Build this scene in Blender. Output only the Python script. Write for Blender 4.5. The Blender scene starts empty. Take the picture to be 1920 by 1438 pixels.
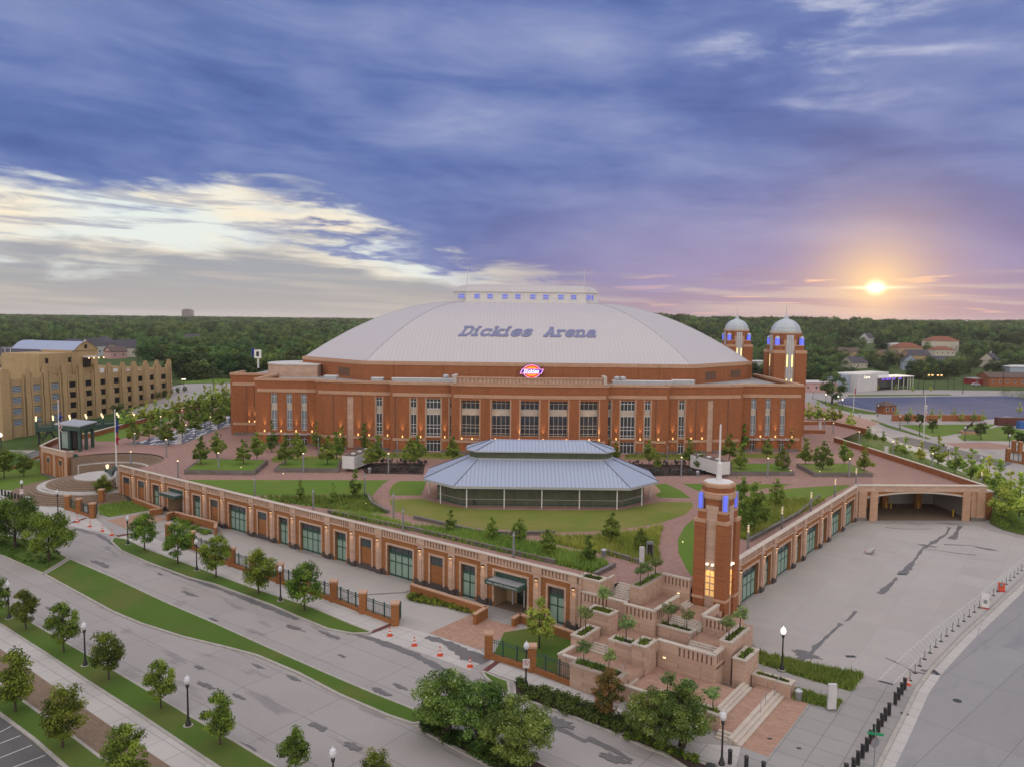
import bpy, bmesh, math, random
import numpy as np
from mathutils import Vector, Matrix
R = math.radians
SC = bpy.context.scene
COL = SC.collection
random.seed(7)

# ------------------------------------------------------------------ camera
CH = 35.0; FPX = 1461.0
_p = math.atan((719 - 600) / FPX); _r = R(0.65)
_f = Vector((0, math.cos(_p), -math.sin(_p))); _x = Vector((1, 0, 0)); _u = _x.cross(_f)
CR = math.cos(_r) * _x + math.sin(_r) * _u
CU = -math.sin(_r) * _x + math.cos(_r) * _u
cam = bpy.data.cameras.new('camera'); camo = bpy.data.objects.new('camera', cam); COL.objects.link(camo)
cam.sensor_width = 36; cam.lens = 36 * FPX / 1920; cam.clip_start = 0.5; cam.clip_end = 20000
M = Matrix((CR, CU, -_f)).transposed().to_4x4(); M.translation = (0, 0, CH)
camo.matrix_world = M; SC.camera = camo

def ray(x, y): return _f + CR * ((x - 960) / FPX) - CU * ((y - 719) / FPX)
def P(x, y, z=0.0):            # the place on level z that the photograph shows at x, y
    d = ray(x, y); t = (z - CH) / d.z
    return Vector((d.x * t, d.y * t, z))
def XY(x, y, Y):               # the same on the upright plane at distance Y
    d = ray(x, y); t = Y / d.y
    return Vector((d.x * t, Y, CH + d.z * t))
def proj(q):
    v = Vector(q) - Vector((0, 0, CH)); d = v.dot(_f)
    return 960 + FPX * v.dot(CR) / d, 719 - FPX * v.dot(CU) / d
def PP(pts, z=0.0): return [P(a, b, z) for a, b in pts]

# ------------------------------------------------------------------ world and sun
SUN_AZ, SUN_EL = 24.8, 2.4
W = bpy.data.worlds.new('World'); SC.world = W; W.use_nodes = True
def world():
    nt = W.node_tree; nt.nodes.clear(); N = nt.nodes.new; L = nt.links.new
    def val(s, v):
        if hasattr(v, 'is_output'): L(v, s)
        else: s.default_value = v
    def m(op, a, b=0.0, c=0.0, clamp=False):
        n = N('ShaderNodeMath'); n.operation = op; n.use_clamp = clamp
        val(n.inputs[0], a); val(n.inputs[1], b); val(n.inputs[2], c); return n.outputs[0]
    def mr(v, a, b, c=0.0, d=1.0):
        n = N('ShaderNodeMapRange'); n.interpolation_type = 'SMOOTHSTEP'
        for i, q in enumerate((v, a, b, c, d)): val(n.inputs[i], q)
        return n.outputs[0]
    def mix(f, a, b):
        n = N('ShaderNodeMix'); n.data_type = 'RGBA'; val(n.inputs[0], f)
        for s, q in ((n.inputs[6], a), (n.inputs[7], b)):
            if hasattr(q, 'is_output'): L(q, s)
            else: s.default_value = (*q, 1)
        return n.outputs[2]
    def ramp(v, stops):
        n = N('ShaderNodeValToRGB'); L(v, n.inputs[0]); e = n.color_ramp.elements
        while len(e) < len(stops): e.new(0.5)
        for i, (p, c) in enumerate(stops):
            e[i].position = p; e[i].color = (*c, 1) if not isinstance(c, float) else (c, c, c, 1)
        return n.outputs[0]
    tc = N('ShaderNodeTexCoord'); sep = N('ShaderNodeSeparateXYZ'); L(tc.outputs['Generated'], sep.inputs[0])
    x, y, z = sep.outputs
    az = m('MULTIPLY', m('ARCTAN2', x, y), 57.2958)
    el = m('MULTIPLY', m('ARCSINE', z), 57.2958)
    def noise(sx, sy, det=6, rough=.55, off=0.0, dist=0.0, slant=0.0):
        cb = N('ShaderNodeCombineXYZ')
        L(m('MULTIPLY', az, sx), cb.inputs[0])
        L(m('MULTIPLY', m('ADD', el, m('MULTIPLY', az, slant)), sy), cb.inputs[1]); cb.inputs[2].default_value = off
        n = N('ShaderNodeTexNoise'); L(cb.outputs[0], n.inputs['Vector']); n.inputs['Scale'].default_value = 1
        n.inputs['Detail'].default_value = det; n.inputs['Roughness'].default_value = rough; n.inputs['Distortion'].default_value = dist
        return n.outputs['Fac']
    big = noise(.055, .16, 4, .5, 1.7, .4, .12)
    mid = noise(.085, .34, 6, .52, 4.1, .5, .06)
    fine = noise(.24, 1.15, 7, .55, 9.3, .4, .03)
    # violet-blue cloud deck
    tone = m('ADD', m('MULTIPLY', big, .55), m('ADD', m('MULTIPLY', mid, .42), m('MULTIPLY', fine, .16)))
    deck = ramp(tone, [(.42, (.078, .128, .36)), (.52, (.112, .172, .435)), (.60, (.160, .222, .485)), (.70, (.23, .285, .545)), (.82, (.39, .44, .64))])
    # the low part of the deck turns lilac toward the right
    vio = m('MULTIPLY', mr(el, 12, 2), mr(az, -12, 12))
    deck = mix(m('MULTIPLY', vio, .75), deck, mix(tone, (.25, .20, .40), (.36, .31, .52)))
    # brighter torn patch high on the right
    hr = m('MULTIPLY', m('MULTIPLY', mr(az, 8, 18), mr(az, 34, 24)), mr(el, 12, 18))
    deck = mix(m('MULTIPLY', hr, mr(m('ADD', mid, m('MULTIPLY', fine, .35)), .70, 1.0)), deck, (.62, .66, .80))
    hl = m('MULTIPLY', mr(az, -8, -26), mr(el, 14, 22))
    deck = mix(m('MULTIPLY', hl, m('MULTIPLY', mid, .55)), deck, (.33, .40, .60))
    # the clear gap in the west
    eln = m('ADD', el, m('ADD', m('MULTIPLY', m('SUBTRACT', mid, .5), 6.5), m('MULTIPLY', m('SUBTRACT', fine, .5), 4.5)))
    t = m('DIVIDE', m('ADD', az, 40), 60)
    up = m('MULTIPLY', ramp(t, [(0.0, .43), (.11, .44), (.32, .475), (.45, .455), (.525, .35), (.61, .22), (.72, .175), (.76, .0)]), 20)
    lo = m('MULTIPLY', ramp(t, [(0.0, .21), (.15, .215), (.42, .19), (.50, .16), (.61, .135), (.72, .145), (.8, .2)]), 20)
    gap = m('MULTIPLY', mr(m('SUBTRACT', up, eln), -.2, 1.9), mr(m('SUBTRACT', eln, lo), -.9, 1.5))
    bump_ = lambda e0, h, a0, a1, a2, a3: m('MULTIPLY', m('EXPONENT', m('MULTIPLY', m('POWER', m('ABSOLUTE', m('DIVIDE', m('SUBTRACT', eln, e0), h)), 2.0), -1)), m('MULTIPLY', mr(az, a0, a1), mr(az, a3, a2)))
    tongue = m('MAXIMUM', bump_(5.3, .55, -21, -13, -2, 2), bump_(7.9, .8, -20, -14, -8, -4))
    gap = m('MULTIPLY', gap, m('SUBTRACT', 1.0, m('MULTIPLY', tongue, .92)))
    gcol = mix(mr(m('ADD', mid, m('MULTIPLY', el, .02)), .45, .75), (.97, .85, .66), (.80, .86, .84))
    streak = noise(.10, 1.1, 7, .6, 21.0, .6, .05)
    gcol = mix(m('MULTIPLY', mr(streak, .50, .62), .72), gcol, (.36, .38, .49))
    # low grey bank
    low = mix(mr(az, -10, 12), mix(mr(el, 0, 4), (.43, .415, .405), (.36, .38, .43)), mix(mr(el, 0, 3), (.33, .26, .36), (.27, .24, .42)))
    low = mix(m('MULTIPLY', mr(noise(.07, 1.6, 6, .55, 51.0, .5, .04), .46, .66), .55), low, (.58, .52, .49))
    lowm = mr(m('SUBTRACT', m('ADD', m('MULTIPLY', lo, mr(az, 8, -2, .45, 1)), 1.0), eln), -1.2, 1.0)
    col = mix(lowm, deck, low)
    col = mix(gap, col, gcol)
    # sun behind the bank
    sd = Vector((math.sin(R(SUN_AZ)) * math.cos(R(SUN_EL)), math.cos(R(SUN_AZ)) * math.cos(R(SUN_EL)), math.sin(R(SUN_EL))))
    dt = N('ShaderNodeVectorMath'); dt.operation = 'DOT_PRODUCT'; L(tc.outputs['Generated'], dt.inputs[0]); dt.inputs[1].default_value = sd
    th = m('MULTIPLY', m('ARCCOSINE', m('MINIMUM', dt.outputs['Value'], 1.0)), 57.2958)
    daz = m('SUBTRACT', az, SUN_AZ); dele = m('SUBTRACT', el, SUN_EL)
    gauss = lambda a, b: m('EXPONENT', m('MULTIPLY', m('ADD', m('POWER', m('ABSOLUTE', m('DIVIDE', daz, a)), 2.0), m('POWER', m('ABSOLUTE', m('DIVIDE', dele, b)), 2.0)), -1))
    g2 = m('EXPONENT', m('DIVIDE', th, -2.7)); g1 = m('ADD', gauss(.42, .32), m('MULTIPLY', gauss(1.7, .10), m('MULTIPLY', fine, .8)), clamp=True)
    up_fan = m('MULTIPLY', mr(el, 0, 3.5, .22, 1), mr(m('ABSOLUTE', daz), 10, 2.5, .12, 1))
    col = mix(m('MULTIPLY', m('MULTIPLY', g2, up_fan), .95, clamp=True), col, (.95, .64, .36))
    col = mix(m('MULTIPLY', m('EXPONENT', m('DIVIDE', th, -1.3)), .9), col, (1.15, .80, .42))
    sst = m('MULTIPLY', mr(noise(.16, 2.6, 5, .5, 33.0, .4), .60, .66), m('MULTIPLY', m('EXPONENT', m('DIVIDE', m('ABSOLUTE', m('SUBTRACT', az, SUN_AZ - 1.5)), -9)), mr(m('ABSOLUTE', m('SUBTRACT', el, 1.9)), 1.9, 1.0)))
    col = mix(sst, col, (1.0, .62, .42))
    ad = N('ShaderNodeMix'); ad.data_type = 'RGBA'; ad.blend_type = 'ADD'; L(g1, ad.inputs[0]); L(col, ad.inputs[6]); ad.inputs[7].default_value = (2.2, 1.9, 1.3, 1)
    col = ad.outputs[2]
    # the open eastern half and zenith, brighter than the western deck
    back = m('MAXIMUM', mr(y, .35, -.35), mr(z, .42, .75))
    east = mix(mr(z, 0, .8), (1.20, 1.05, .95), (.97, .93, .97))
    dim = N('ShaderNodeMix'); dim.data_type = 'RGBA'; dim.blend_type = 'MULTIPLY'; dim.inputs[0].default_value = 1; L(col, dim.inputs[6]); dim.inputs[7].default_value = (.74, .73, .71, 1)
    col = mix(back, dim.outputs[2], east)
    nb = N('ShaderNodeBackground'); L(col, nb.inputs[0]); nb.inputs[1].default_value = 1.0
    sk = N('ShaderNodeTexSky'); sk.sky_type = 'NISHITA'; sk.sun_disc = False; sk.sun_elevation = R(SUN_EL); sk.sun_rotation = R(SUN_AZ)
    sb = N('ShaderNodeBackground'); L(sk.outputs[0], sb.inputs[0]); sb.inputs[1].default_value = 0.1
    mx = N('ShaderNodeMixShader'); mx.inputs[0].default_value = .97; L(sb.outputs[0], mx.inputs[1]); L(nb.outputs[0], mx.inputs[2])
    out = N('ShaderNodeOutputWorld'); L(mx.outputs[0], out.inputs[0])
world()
sl = bpy.data.lights.new('sun', 'SUN'); so = bpy.data.objects.new('sun', sl); COL.objects.link(so)
sl.energy = 2.0; sl.angle = R(6); sl.color = (1, .72, .45)
so.rotation_euler = Vector((-math.sin(R(SUN_AZ)) * math.cos(R(SUN_EL)), -math.cos(R(SUN_AZ)) * math.cos(R(SUN_EL)), -math.sin(R(SUN_EL)))).to_track_quat('-Z', 'Y').to_euler()
SC.view_settings.view_transform = 'Standard'; SC.view_settings.look = 'None'; SC.view_settings.exposure = 0.5; SC.view_settings.gamma = 1
SC.cycles.max_bounces = 6; SC.cycles.transparent_max_bounces = 6

# ------------------------------------------------------------------ materials
MAT = {}
class NT:
    def __init__(s, name, rough=.8, spec=.25, metal=0.0):
        s.m = bpy.data.materials.new(name); s.m.use_nodes = True; s.t = s.m.node_tree
        s.b = s.t.nodes['Principled BSDF']; s.b.inputs['Roughness'].default_value = rough
        s.b.inputs['Specular IOR Level'].default_value = spec; s.b.inputs['Metallic'].default_value = metal
        MAT[name] = s.m
        g = s.t.nodes.new('ShaderNodeNewGeometry'); s.pos = g.outputs['Position']
    def N(s, k): return s.t.nodes.new(k)
    def L(s, a, b): s.t.links.new(a, b)
    def noise(s, sc, det=4, rough=.55, vec=None, stretch=None, rot=0.0, dist=0.0):
        n = s.N('ShaderNodeTexNoise'); n.inputs['Scale'].default_value = sc; n.inputs['Detail'].default_value = det; n.inputs['Roughness'].default_value = rough; n.inputs['Distortion'].default_value = dist
        v = vec or s.pos
        if stretch: v = s.mapp(v, stretch, rot)
        s.L(v, n.inputs['Vector']); return n.outputs['Fac']
    def mapp(s, v, scale=(1, 1, 1), rot=0.0):
        q = s.N('ShaderNodeMapping'); q.inputs['Scale'].default_value = scale; q.inputs['Rotation'].default_value = (0, 0, rot); s.L(v, q.inputs['Vector']); return q.outputs[0]
    def rotz(s, v, a):
        q = s.N('ShaderNodeVectorRotate'); q.rotation_type = 'Z_AXIS'; q.inputs['Angle'].default_value = a; s.L(v, q.inputs['Vector']); return q.outputs[0]
    def rng(s, v, a, b, c=0.0, d=1.0):
        n = s.N('ShaderNodeMapRange'); s.L(v, n.inputs[0])
        for i, q in enumerate((a, b, c, d)): n.inputs[i + 1].default_value = q
        return n.outputs[0]
    def mix(s, f, a, b, mode='MIX'):
        n = s.N('ShaderNodeMix'); n.data_type = 'RGBA'; n.blend_type = mode
        if hasattr(f, 'is_output'): s.L(f, n.inputs[0])
        else: n.inputs[0].default_value = f
        for q, k in ((a, 6), (b, 7)):
            if hasattr(q, 'is_output'): s.L(q, n.inputs[k])
            else: n.inputs[k].default_value = (*q, 1)
        return n.outputs[2]
    def mul(s, a, b):
        n = s.N('ShaderNodeMath'); n.operation = 'MULTIPLY'
        for q, k in ((a, 0), (b, 1)):
            if hasattr(q, 'is_output'): s.L(q, n.inputs[k])
            else: n.inputs[k].default_value = q
        return n.outputs[0]
    def col(s, c):
        if hasattr(c, 'is_output'): s.L(c, s.b.inputs['Base Color'])
        else: s.b.inputs['Base Color'].default_value = (*c, 1)
        return s
    def bump(s, h, st=.3, d=.05):
        n = s.N('ShaderNodeBump'); n.inputs['Strength'].default_value = st; n.inputs['Distance'].default_value = d; s.L(h, n.inputs['Height']); s.L(n.outputs[0], s.b.inputs['Normal'])
    def brick(s, vec, w, h, mortar=.02, c1=(1, 1, 1), c2=(.8, .8, .8), cm=(.5, .5, .5), off=.5):
        n = s.N('ShaderNodeTexBrick'); s.L(vec, n.inputs['Vector']); n.inputs['Scale'].default_value = 1; n.offset = off
        n.inputs['Brick Width'].default_value = w; n.inputs['Row Height'].default_value = h; n.inputs['Mortar Size'].default_value = mortar; n.inputs['Mortar Smooth'].default_value = .3
        for k, c in (('Color1', c1), ('Color2', c2), ('Mortar', cm)): n.inputs[k].default_value = (*c, 1)
        return n.outputs['Color'], n.outputs['Fac']

def plain(name, c, rough=.7, metal=0.0, var=.12, sc=1.2, spec=.3):
    c = tuple(q * .76 for q in c)
    n = NT(name, rough, spec, metal)
    d = tuple(q * (1 - var * 2) for q in c); l = tuple(min(1, q * (1 + var)) for q in c)
    n.col(n.mix(n.noise(sc, 5), d, l)); return n.m
def emis(name, c, st):
    n = NT(name, .5); n.col(c); n.b.inputs['Emission Color'].default_value = (*c, 1); n.b.inputs['Emission Strength'].default_value = st * .70; return n.m
def wallvec(n):        # runs along upright walls: x+y horizontally, z up
    sp = n.N('ShaderNodeSeparateXYZ'); n.L(n.pos, sp.inputs[0])
    a = n.N('ShaderNodeMath'); a.operation = 'ADD'; n.L(sp.outputs[0], a.inputs[0]); n.L(sp.outputs[1], a.inputs[1])
    c = n.N('ShaderNodeCombineXYZ'); n.L(a.outputs[0], c.inputs[0]); n.L(sp.outputs[2], c.inputs[1]); return c.outputs[0]
def brickmat(name, c, dark, var=.35):
    c = tuple(q * .74 for q in c); dark = tuple(q * .74 for q in dark)
    n = NT(name, .9, .15)
    v = wallvec(n)
    bc, bf = n.brick(v, .44, .15, .012, (1, 1, 1), (.72, .70, .68), (.85, .82, .78))
    base = n.mix(n.noise(.35, 6, .6), dark, c)
    base = n.mix(n.rng(n.noise(6, 3, stretch=(1, 1, 3)), .35, .7), base, tuple(q * .72 for q in c))
    n.col(n.mix(.8, base, bc, 'MULTIPLY'))
    st = n.noise(.5, 4, stretch=(1, 1, .12)); n.L(n.mix(n.rng(st, .5, .8, 0, var), n.b.inputs['Base Color'].links[0].from_socket, tuple(q * .5 for q in dark)), n.b.inputs['Base Color'])
    n.bump(bf, .25, .02); return n.m
brickmat('arena_brick', (.475, .185, .085), (.37, .135, .058))
brickmat('yellow_brick', (.62, .46, .26), (.52, .375, .195))
brickmat('podium_brick', (.49, .215, .085), (.37, .15, .055))
def stonemat(name, c, bw=.9, bh=.45, var=.16):
    c = tuple(q * .75 for q in c)
    n = NT(name, .85, .2); v = wallvec(n)
    bc, bf = n.brick(v, bw, bh, .012, (1, 1, 1), (1 - var, 1 - var * 1.15, 1 - var * 1.3), (.62, .56, .52))
    base = n.mix(n.noise(.6, 6, .6), tuple(q * .82 for q in c), tuple(min(1, q * 1.1) for q in c))
    base = n.mix(n.rng(n.noise(1.3, 3, stretch=(1, 1, 2.2)), .5, .75, 0, .5), base, (c[0] * .95, c[1] * .78, c[2] * .66))
    n.col(n.mix(1, base, bc, 'MULTIPLY')); n.bump(bf, .3, .02); return n.m
stonemat('pink_stone', (.63, .445, .345))
stonemat('band_stone', (.58, .37, .25), 1.8, .6, .1)
stonemat('pale_stone', (.62, .55, .47), 1.2, .6, .08)
stonemat('grey_stone', (.23, .21, .20), 1.2, .4, .2)
stonemat('wall_stone', (.64, .45, .345), 1.0, .5, .14)
stonemat('dark_stone', (.115, .10, .095), 1.2, .4, .2)
def concrete(name, c, joint, rot, stain=.5, wet=.5, jc=.55):
    c = (c[0] * .84, c[1] * .815, c[2] * .77)
    n = NT(name, .75, .3)
    v = n.rotz(n.pos, rot)
    bc, bf = n.brick(v, joint[0], joint[1], .035, (1, 1, 1), (.93, .925, .92), (jc, jc, jc), 0.0)
    base = n.mix(n.noise(.12, 8, .65), tuple(q * .82 for q in c), tuple(min(1, q * 1.12) for q in c))
    base = n.mix(n.rng(n.noise(2.5, 6, .7), .3, .75, 0, .35), base, tuple(q * .78 for q in c))
    st = n.noise(.42, 6, .58, vec=v, stretch=(.28, 1.0, 1), dist=.4)
    base = n.mix(n.rng(st, .585, .65, 0, wet * .85), base, tuple(q * .55 for q in (c[0], c[1] * .99, c[2] * .97)))
    rust = n.noise(.09, 5, .6, vec=n.mapp(n.pos, (1, 1, 1), .7)); base = n.mix(n.rng(rust, .55, .75, 0, stain * .4), base, (c[0] * .95, c[1] * .80, c[2] * .68))
    n.col(n.mix(1, base, bc, 'MULTIPLY'))
    rr = n.rng(st, .60, .66, .8, .45); n.L(rr, n.b.inputs['Roughness']); return n.m
A_L = math.pi - R(36.85)
concrete('road_concrete', (.36, .345, .345), (9, 4.2), R(36.85), .5, .75)
concrete('walk_concrete', (.50, .49, .485), (3, 1.8), R(36.85), .3, .25)
concrete('court_concrete', (.42, .405, .40), (4.6, 4.6), R(36.85), .6, .12, .84)
concrete('asphalt_concrete', (.29, .295, .315), (12, 4.5), R(-42), .5, .4, .62)
concrete('lot_asphalt', (.13, .13, .135), (30, 30), R(36.85), .3, .5)
concrete('tile_concrete', (.33, .325, .325), (2.4, 2.4), R(36.85), .3, .25)
def blue_lot():
    n = NT('blue_asphalt', .8, .2)
    v = n.rotz(n.pos, R(6)); bc, bf = n.brick(v, 60, 5.4, .3, (1, 1, 1), (.9, .9, .95), (2.4, 2.3, 2.0), 0)
    base = n.mix(n.noise(.08, 6), (.046, .056, .115), (.064, .078, .15))
    n.col(n.mix(1, base, bc, 'MULTIPLY'))
blue_lot()
def paver(name, c, dark, w=.6, h=.3):
    c = tuple(q * .80 for q in c); dark = tuple(q * .80 for q in dark)
    n = NT(name, .88, .15); v = n.rotz(n.pos, R(36.85))
    bc, bf = n.brick(v, w, h, .015, (1, 1, 1), (.80, .78, .78), (.7, .66, .64))
    base = n.mix(n.noise(.09, 7, .6), dark, c)
    base = n.mix(n.rng(n.noise(1.5, 4), .4, .7, 0, .5), base, tuple(q * .8 for q in c))
    n.col(n.mix(1, base, bc, 'MULTIPLY'))
paver('brick_paving', (.42, .265, .22), (.335, .20, .165))
paver('pink_paving', (.50, .32, .235), (.40, .25, .18), .5, .25)
paver('tan_paving', (.29, .215, .155), (.23, .165, .115), .4, .2)
paver('red_paving', (.20, .08, .075), (.15, .055, .055), .4, .2)
def grass(name, c, dark, dry, amt=.3):
    c, dark, dry = (tuple(q * 1.45 for q in k) for k in (c, dark, dry))
    n = NT(name, .95, .1)
    base = n.mix(n.noise(.16, 7, .65), dark, c)
    base = n.mix(n.rng(n.noise(.11, 6, .65), .45, .72, 0, min(.9, amt * 1.8)), base, dry)
    base = n.mix(n.rng(n.noise(9, 4, .7), .35, .7, 0, .6), base, tuple(q * .55 for q in c))
    n.col(base); n.bump(n.noise(14, 3), .6, .06)
grass('lawn', (.085, .140, .022), (.055, .100, .014), (.13, .125, .035))
grass('lawn_dry', (.115, .135, .026), (.08, .105, .018), (.17, .135, .05), .6)
grass('verge', (.060, .105, .017), (.038, .070, .012), (.10, .085, .03), .45)
grass('far_ground', (.045, .075, .020), (.03, .05, .013), (.10, .085, .05), .3)
plain('mulch', (.060, .036, .028), .95, var=.3, sc=4)
plain('soil', (.045, .033, .026), .95, var=.3, sc=4)
def leaf(name, lo, hi, trans=.42):
    lo = tuple(q * 1.5 for q in lo); hi = tuple(q * 1.45 for q in hi)
    n = NT(name, .65, .2)
    at = n.N('ShaderNodeAttribute'); at.attribute_name = 'tone'
    oi = n.N('ShaderNodeObjectInfo')
    c = n.mix(at.outputs['Fac'], lo, hi)
    wide = name == 'leaf_wood'; hs = n.N('ShaderNodeHueSaturation'); n.L(c, hs.inputs['Color'])
    n.L(n.rng(oi.outputs['Random'], 0, 1, .46 if wide else .475, .53 if wide else .525), hs.inputs['Hue']); sq = n.N('ShaderNodeMath'); sq.operation = 'FRACT'; n.L(n.mul(oi.outputs['Random'], 7.3), sq.inputs[0]); n.L(n.rng(sq.outputs[0], 0, 1, .5 if wide else .75, 1.7 if wide else 1.25), hs.inputs['Value'])
    n.col(hs.outputs[0])
    tr = n.N('ShaderNodeBsdfTranslucent'); n.L(hs.outputs[0], tr.inputs['Color'])
    mx = n.N('ShaderNodeMixShader'); mx.inputs[0].default_value = trans; n.L(n.b.outputs[0], mx.inputs[1]); n.L(tr.outputs[0], mx.inputs[2])
    n.L(mx.outputs[0], n.t.nodes['Material Output'].inputs[0])
leaf('leaf_oak', (.034, .062, .010), (.165, .225, .030))
leaf('leaf_young', (.050, .085, .014), (.18, .235, .040))
leaf('leaf_lime', (.13, .19, .03), (.34, .39, .075))
leaf('leaf_dark', (.020, .038, .009), (.085, .120, .022))
leaf('leaf_red', (.06, .075, .016), (.25, .095, .045))
leaf('leaf_myrtle', (.030, .060, .012), (.16, .215, .045))
leaf('leaf_wood', (.013, .034, .012), (.075, .12, .030))
leaf('leaf_silver', (.085, .125, .040), (.22, .28, .10))
leaf('grass_blade', (.09, .14, .024), (.26, .28, .06))
leaf('blossom', (.26, .30, .16), (.42, .45, .30))
plain('bark', (.085, .062, .048), .95, var=.3, sc=5)
plain('black_metal', (.018, .019, .022), .45, .0, spec=.5)
plain('dark_iron', (.035, .045, .043), .5)
plain('green_metal', (.045, .095, .075), .5)
plain('green_paint', (.055, .125, .100), .55)
plain('green_panel', (.30, .43, .35), .45)
plain('grey_metal', (.30, .31, .33), .45, .3)
plain('light_metal', (.55, .57, .60), .4, .4)
plain('white_paint', (.74, .73, .72), .6)
plain('road_paint', (.62, .62, .60), .8, var=.25, sc=3)
plain('faded_paint', (.22, .23, .26), .8, var=.3, sc=.3)
plain('yellow_paint', (.62, .42, .04), .6)
plain('orange_plastic', (.72, .09, .03), .5)
plain('white_plastic', (.80, .80, .78), .5)
plain('cream_wall', (.60, .56, .46), .85)
plain('white_wall', (.62, .62, .62), .85)
plain('blue_wall', (.38, .46, .56), .85)
plain('tan_wall', (.50, .36, .22), .85)
plain('pink_wall', (.58, .36, .34), .85)
plain('brown_wall', (.16, .09, .06), .85)
plain('concrete_wall', (.42, .40, .38), .85)
plain('dark_roof', (.085, .08, .10), .9, var=.25, sc=2)
plain('red_roof', (.27, .10, .06), .9, var=.25, sc=2)
plain('brown_roof', (.14, .10, .085), .9, var=.25, sc=2)
plain('white_roof', (.62, .61, .60), .8, var=.15, sc=.4)
plain('grey_roof', (.38, .365, .36), .85, var=.2, sc=.3)
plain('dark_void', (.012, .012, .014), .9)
plain('kerb_stone', (.46, .43, .38), .85, var=.2)
plain('bronze', (.05, .04, .03), .4, .6)
plain('wood_deck', (.30, .22, .15), .8)
plain('sign_red', (.55, .05, .03), .6)
plain('street_green', (.02, .33, .14), .5)
plain('flag_blue', (.03, .05, .30), .8); plain('flag_red', (.45, .03, .05), .8); plain('flag_white', (.75, .74, .72), .8)
plain('car_silver', (.55, .57, .60), .25, .4, var=.02)
plain('car_red', (.35, .03, .03), .3, .2, var=.02)
plain('rubber', (.02, .02, .02), .9)
plain('letter_blue', (.17, .18, .33), .5, var=.05)
plain('cor_ten', (.14, .045, .035), .8)
plain('tarp_blue', (.04, .14, .42), .6)
def glassmat(name, c, rough=.12, metal=.0, spec=.8):
    n = NT(name, rough, spec, metal); n.col(n.mix(n.noise(.7, 3), tuple(q * .5 for q in c), c))
glassmat('window_glass', (.055, .062, .075))
glassmat('pale_glass', (.20, .235, .27), .3)
glassmat('green_glass', (.30, .40, .36), .25)
glassmat('dark_glass', (.02, .025, .025))
glassmat('pavilion_glass', (.105, .125, .085), .35, spec=.3)
def seam(name, c, step, strong=.6):
    c = tuple(q * .75 for q in c)
    n = NT(name, .5, .3, .1)
    uv = n.N('ShaderNodeUVMap'); uv.uv_map = 'run'
    w = n.N('ShaderNodeTexWave'); w.wave_type = 'BANDS'; w.bands_direction = 'X'; w.wave_profile = 'SIN'; w.inputs['Scale'].default_value = .314 / step; w.inputs['Distortion'].default_value = 0
    n.L(uv.outputs[0], w.inputs['Vector'])
    f = n.rng(w.outputs['Fac'], .86, 1.0)
    base = n.mix(n.noise(.12, 5, .6), tuple(q * .92 for q in c), c)
    base = n.mix(n.rng(n.noise(1.4, 4, .7, stretch=(1, .1, 1)), .45, .8, 0, .12), base, tuple(q * .8 for q in c))
    n.col(n.mix(n.mul(f, strong), base, tuple(q * .6 for q in c)))
    n.bump(f, .6, .06)
seam('dome_metal', (.555, .525, .535), .95, .2)
seam('pavilion_metal', (.39, .45, .59), .62, .65)
seam('copper_metal', (.50, .56, .60), .9, .5)
seam('blue_metal', (.38, .45, .62), .6, .4)
emis('lamp_warm', (1, .74, .42), 1.25); emis('lamp_white', (1, .90, .72), 1.3); emis('lamp_glow', (1, .55, .2), 1.4)
emis('lamp_blue', (.14, .18, 1.0), .45); emis('lamp_window_blue', (.12, .15, .55), .40); emis('lamp_amber', (1, .62, .22), .19)
emis('lamp_purple', (.25, .10, .85), .5); emis('lamp_yellowgreen', (.95, .82, .35), .9)
emis('logo_red', (.62, .01, .015), .8); emis('logo_orange', (1, .28, .02), .8); emis('logo_blue', (.05, .015, .32), .6); emis('logo_white', (1, .93, .96), .9); emis('logo_pink', (1, .42, .52), .9)
plain('globe_white', (.70, .71, .74), .3)

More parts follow.
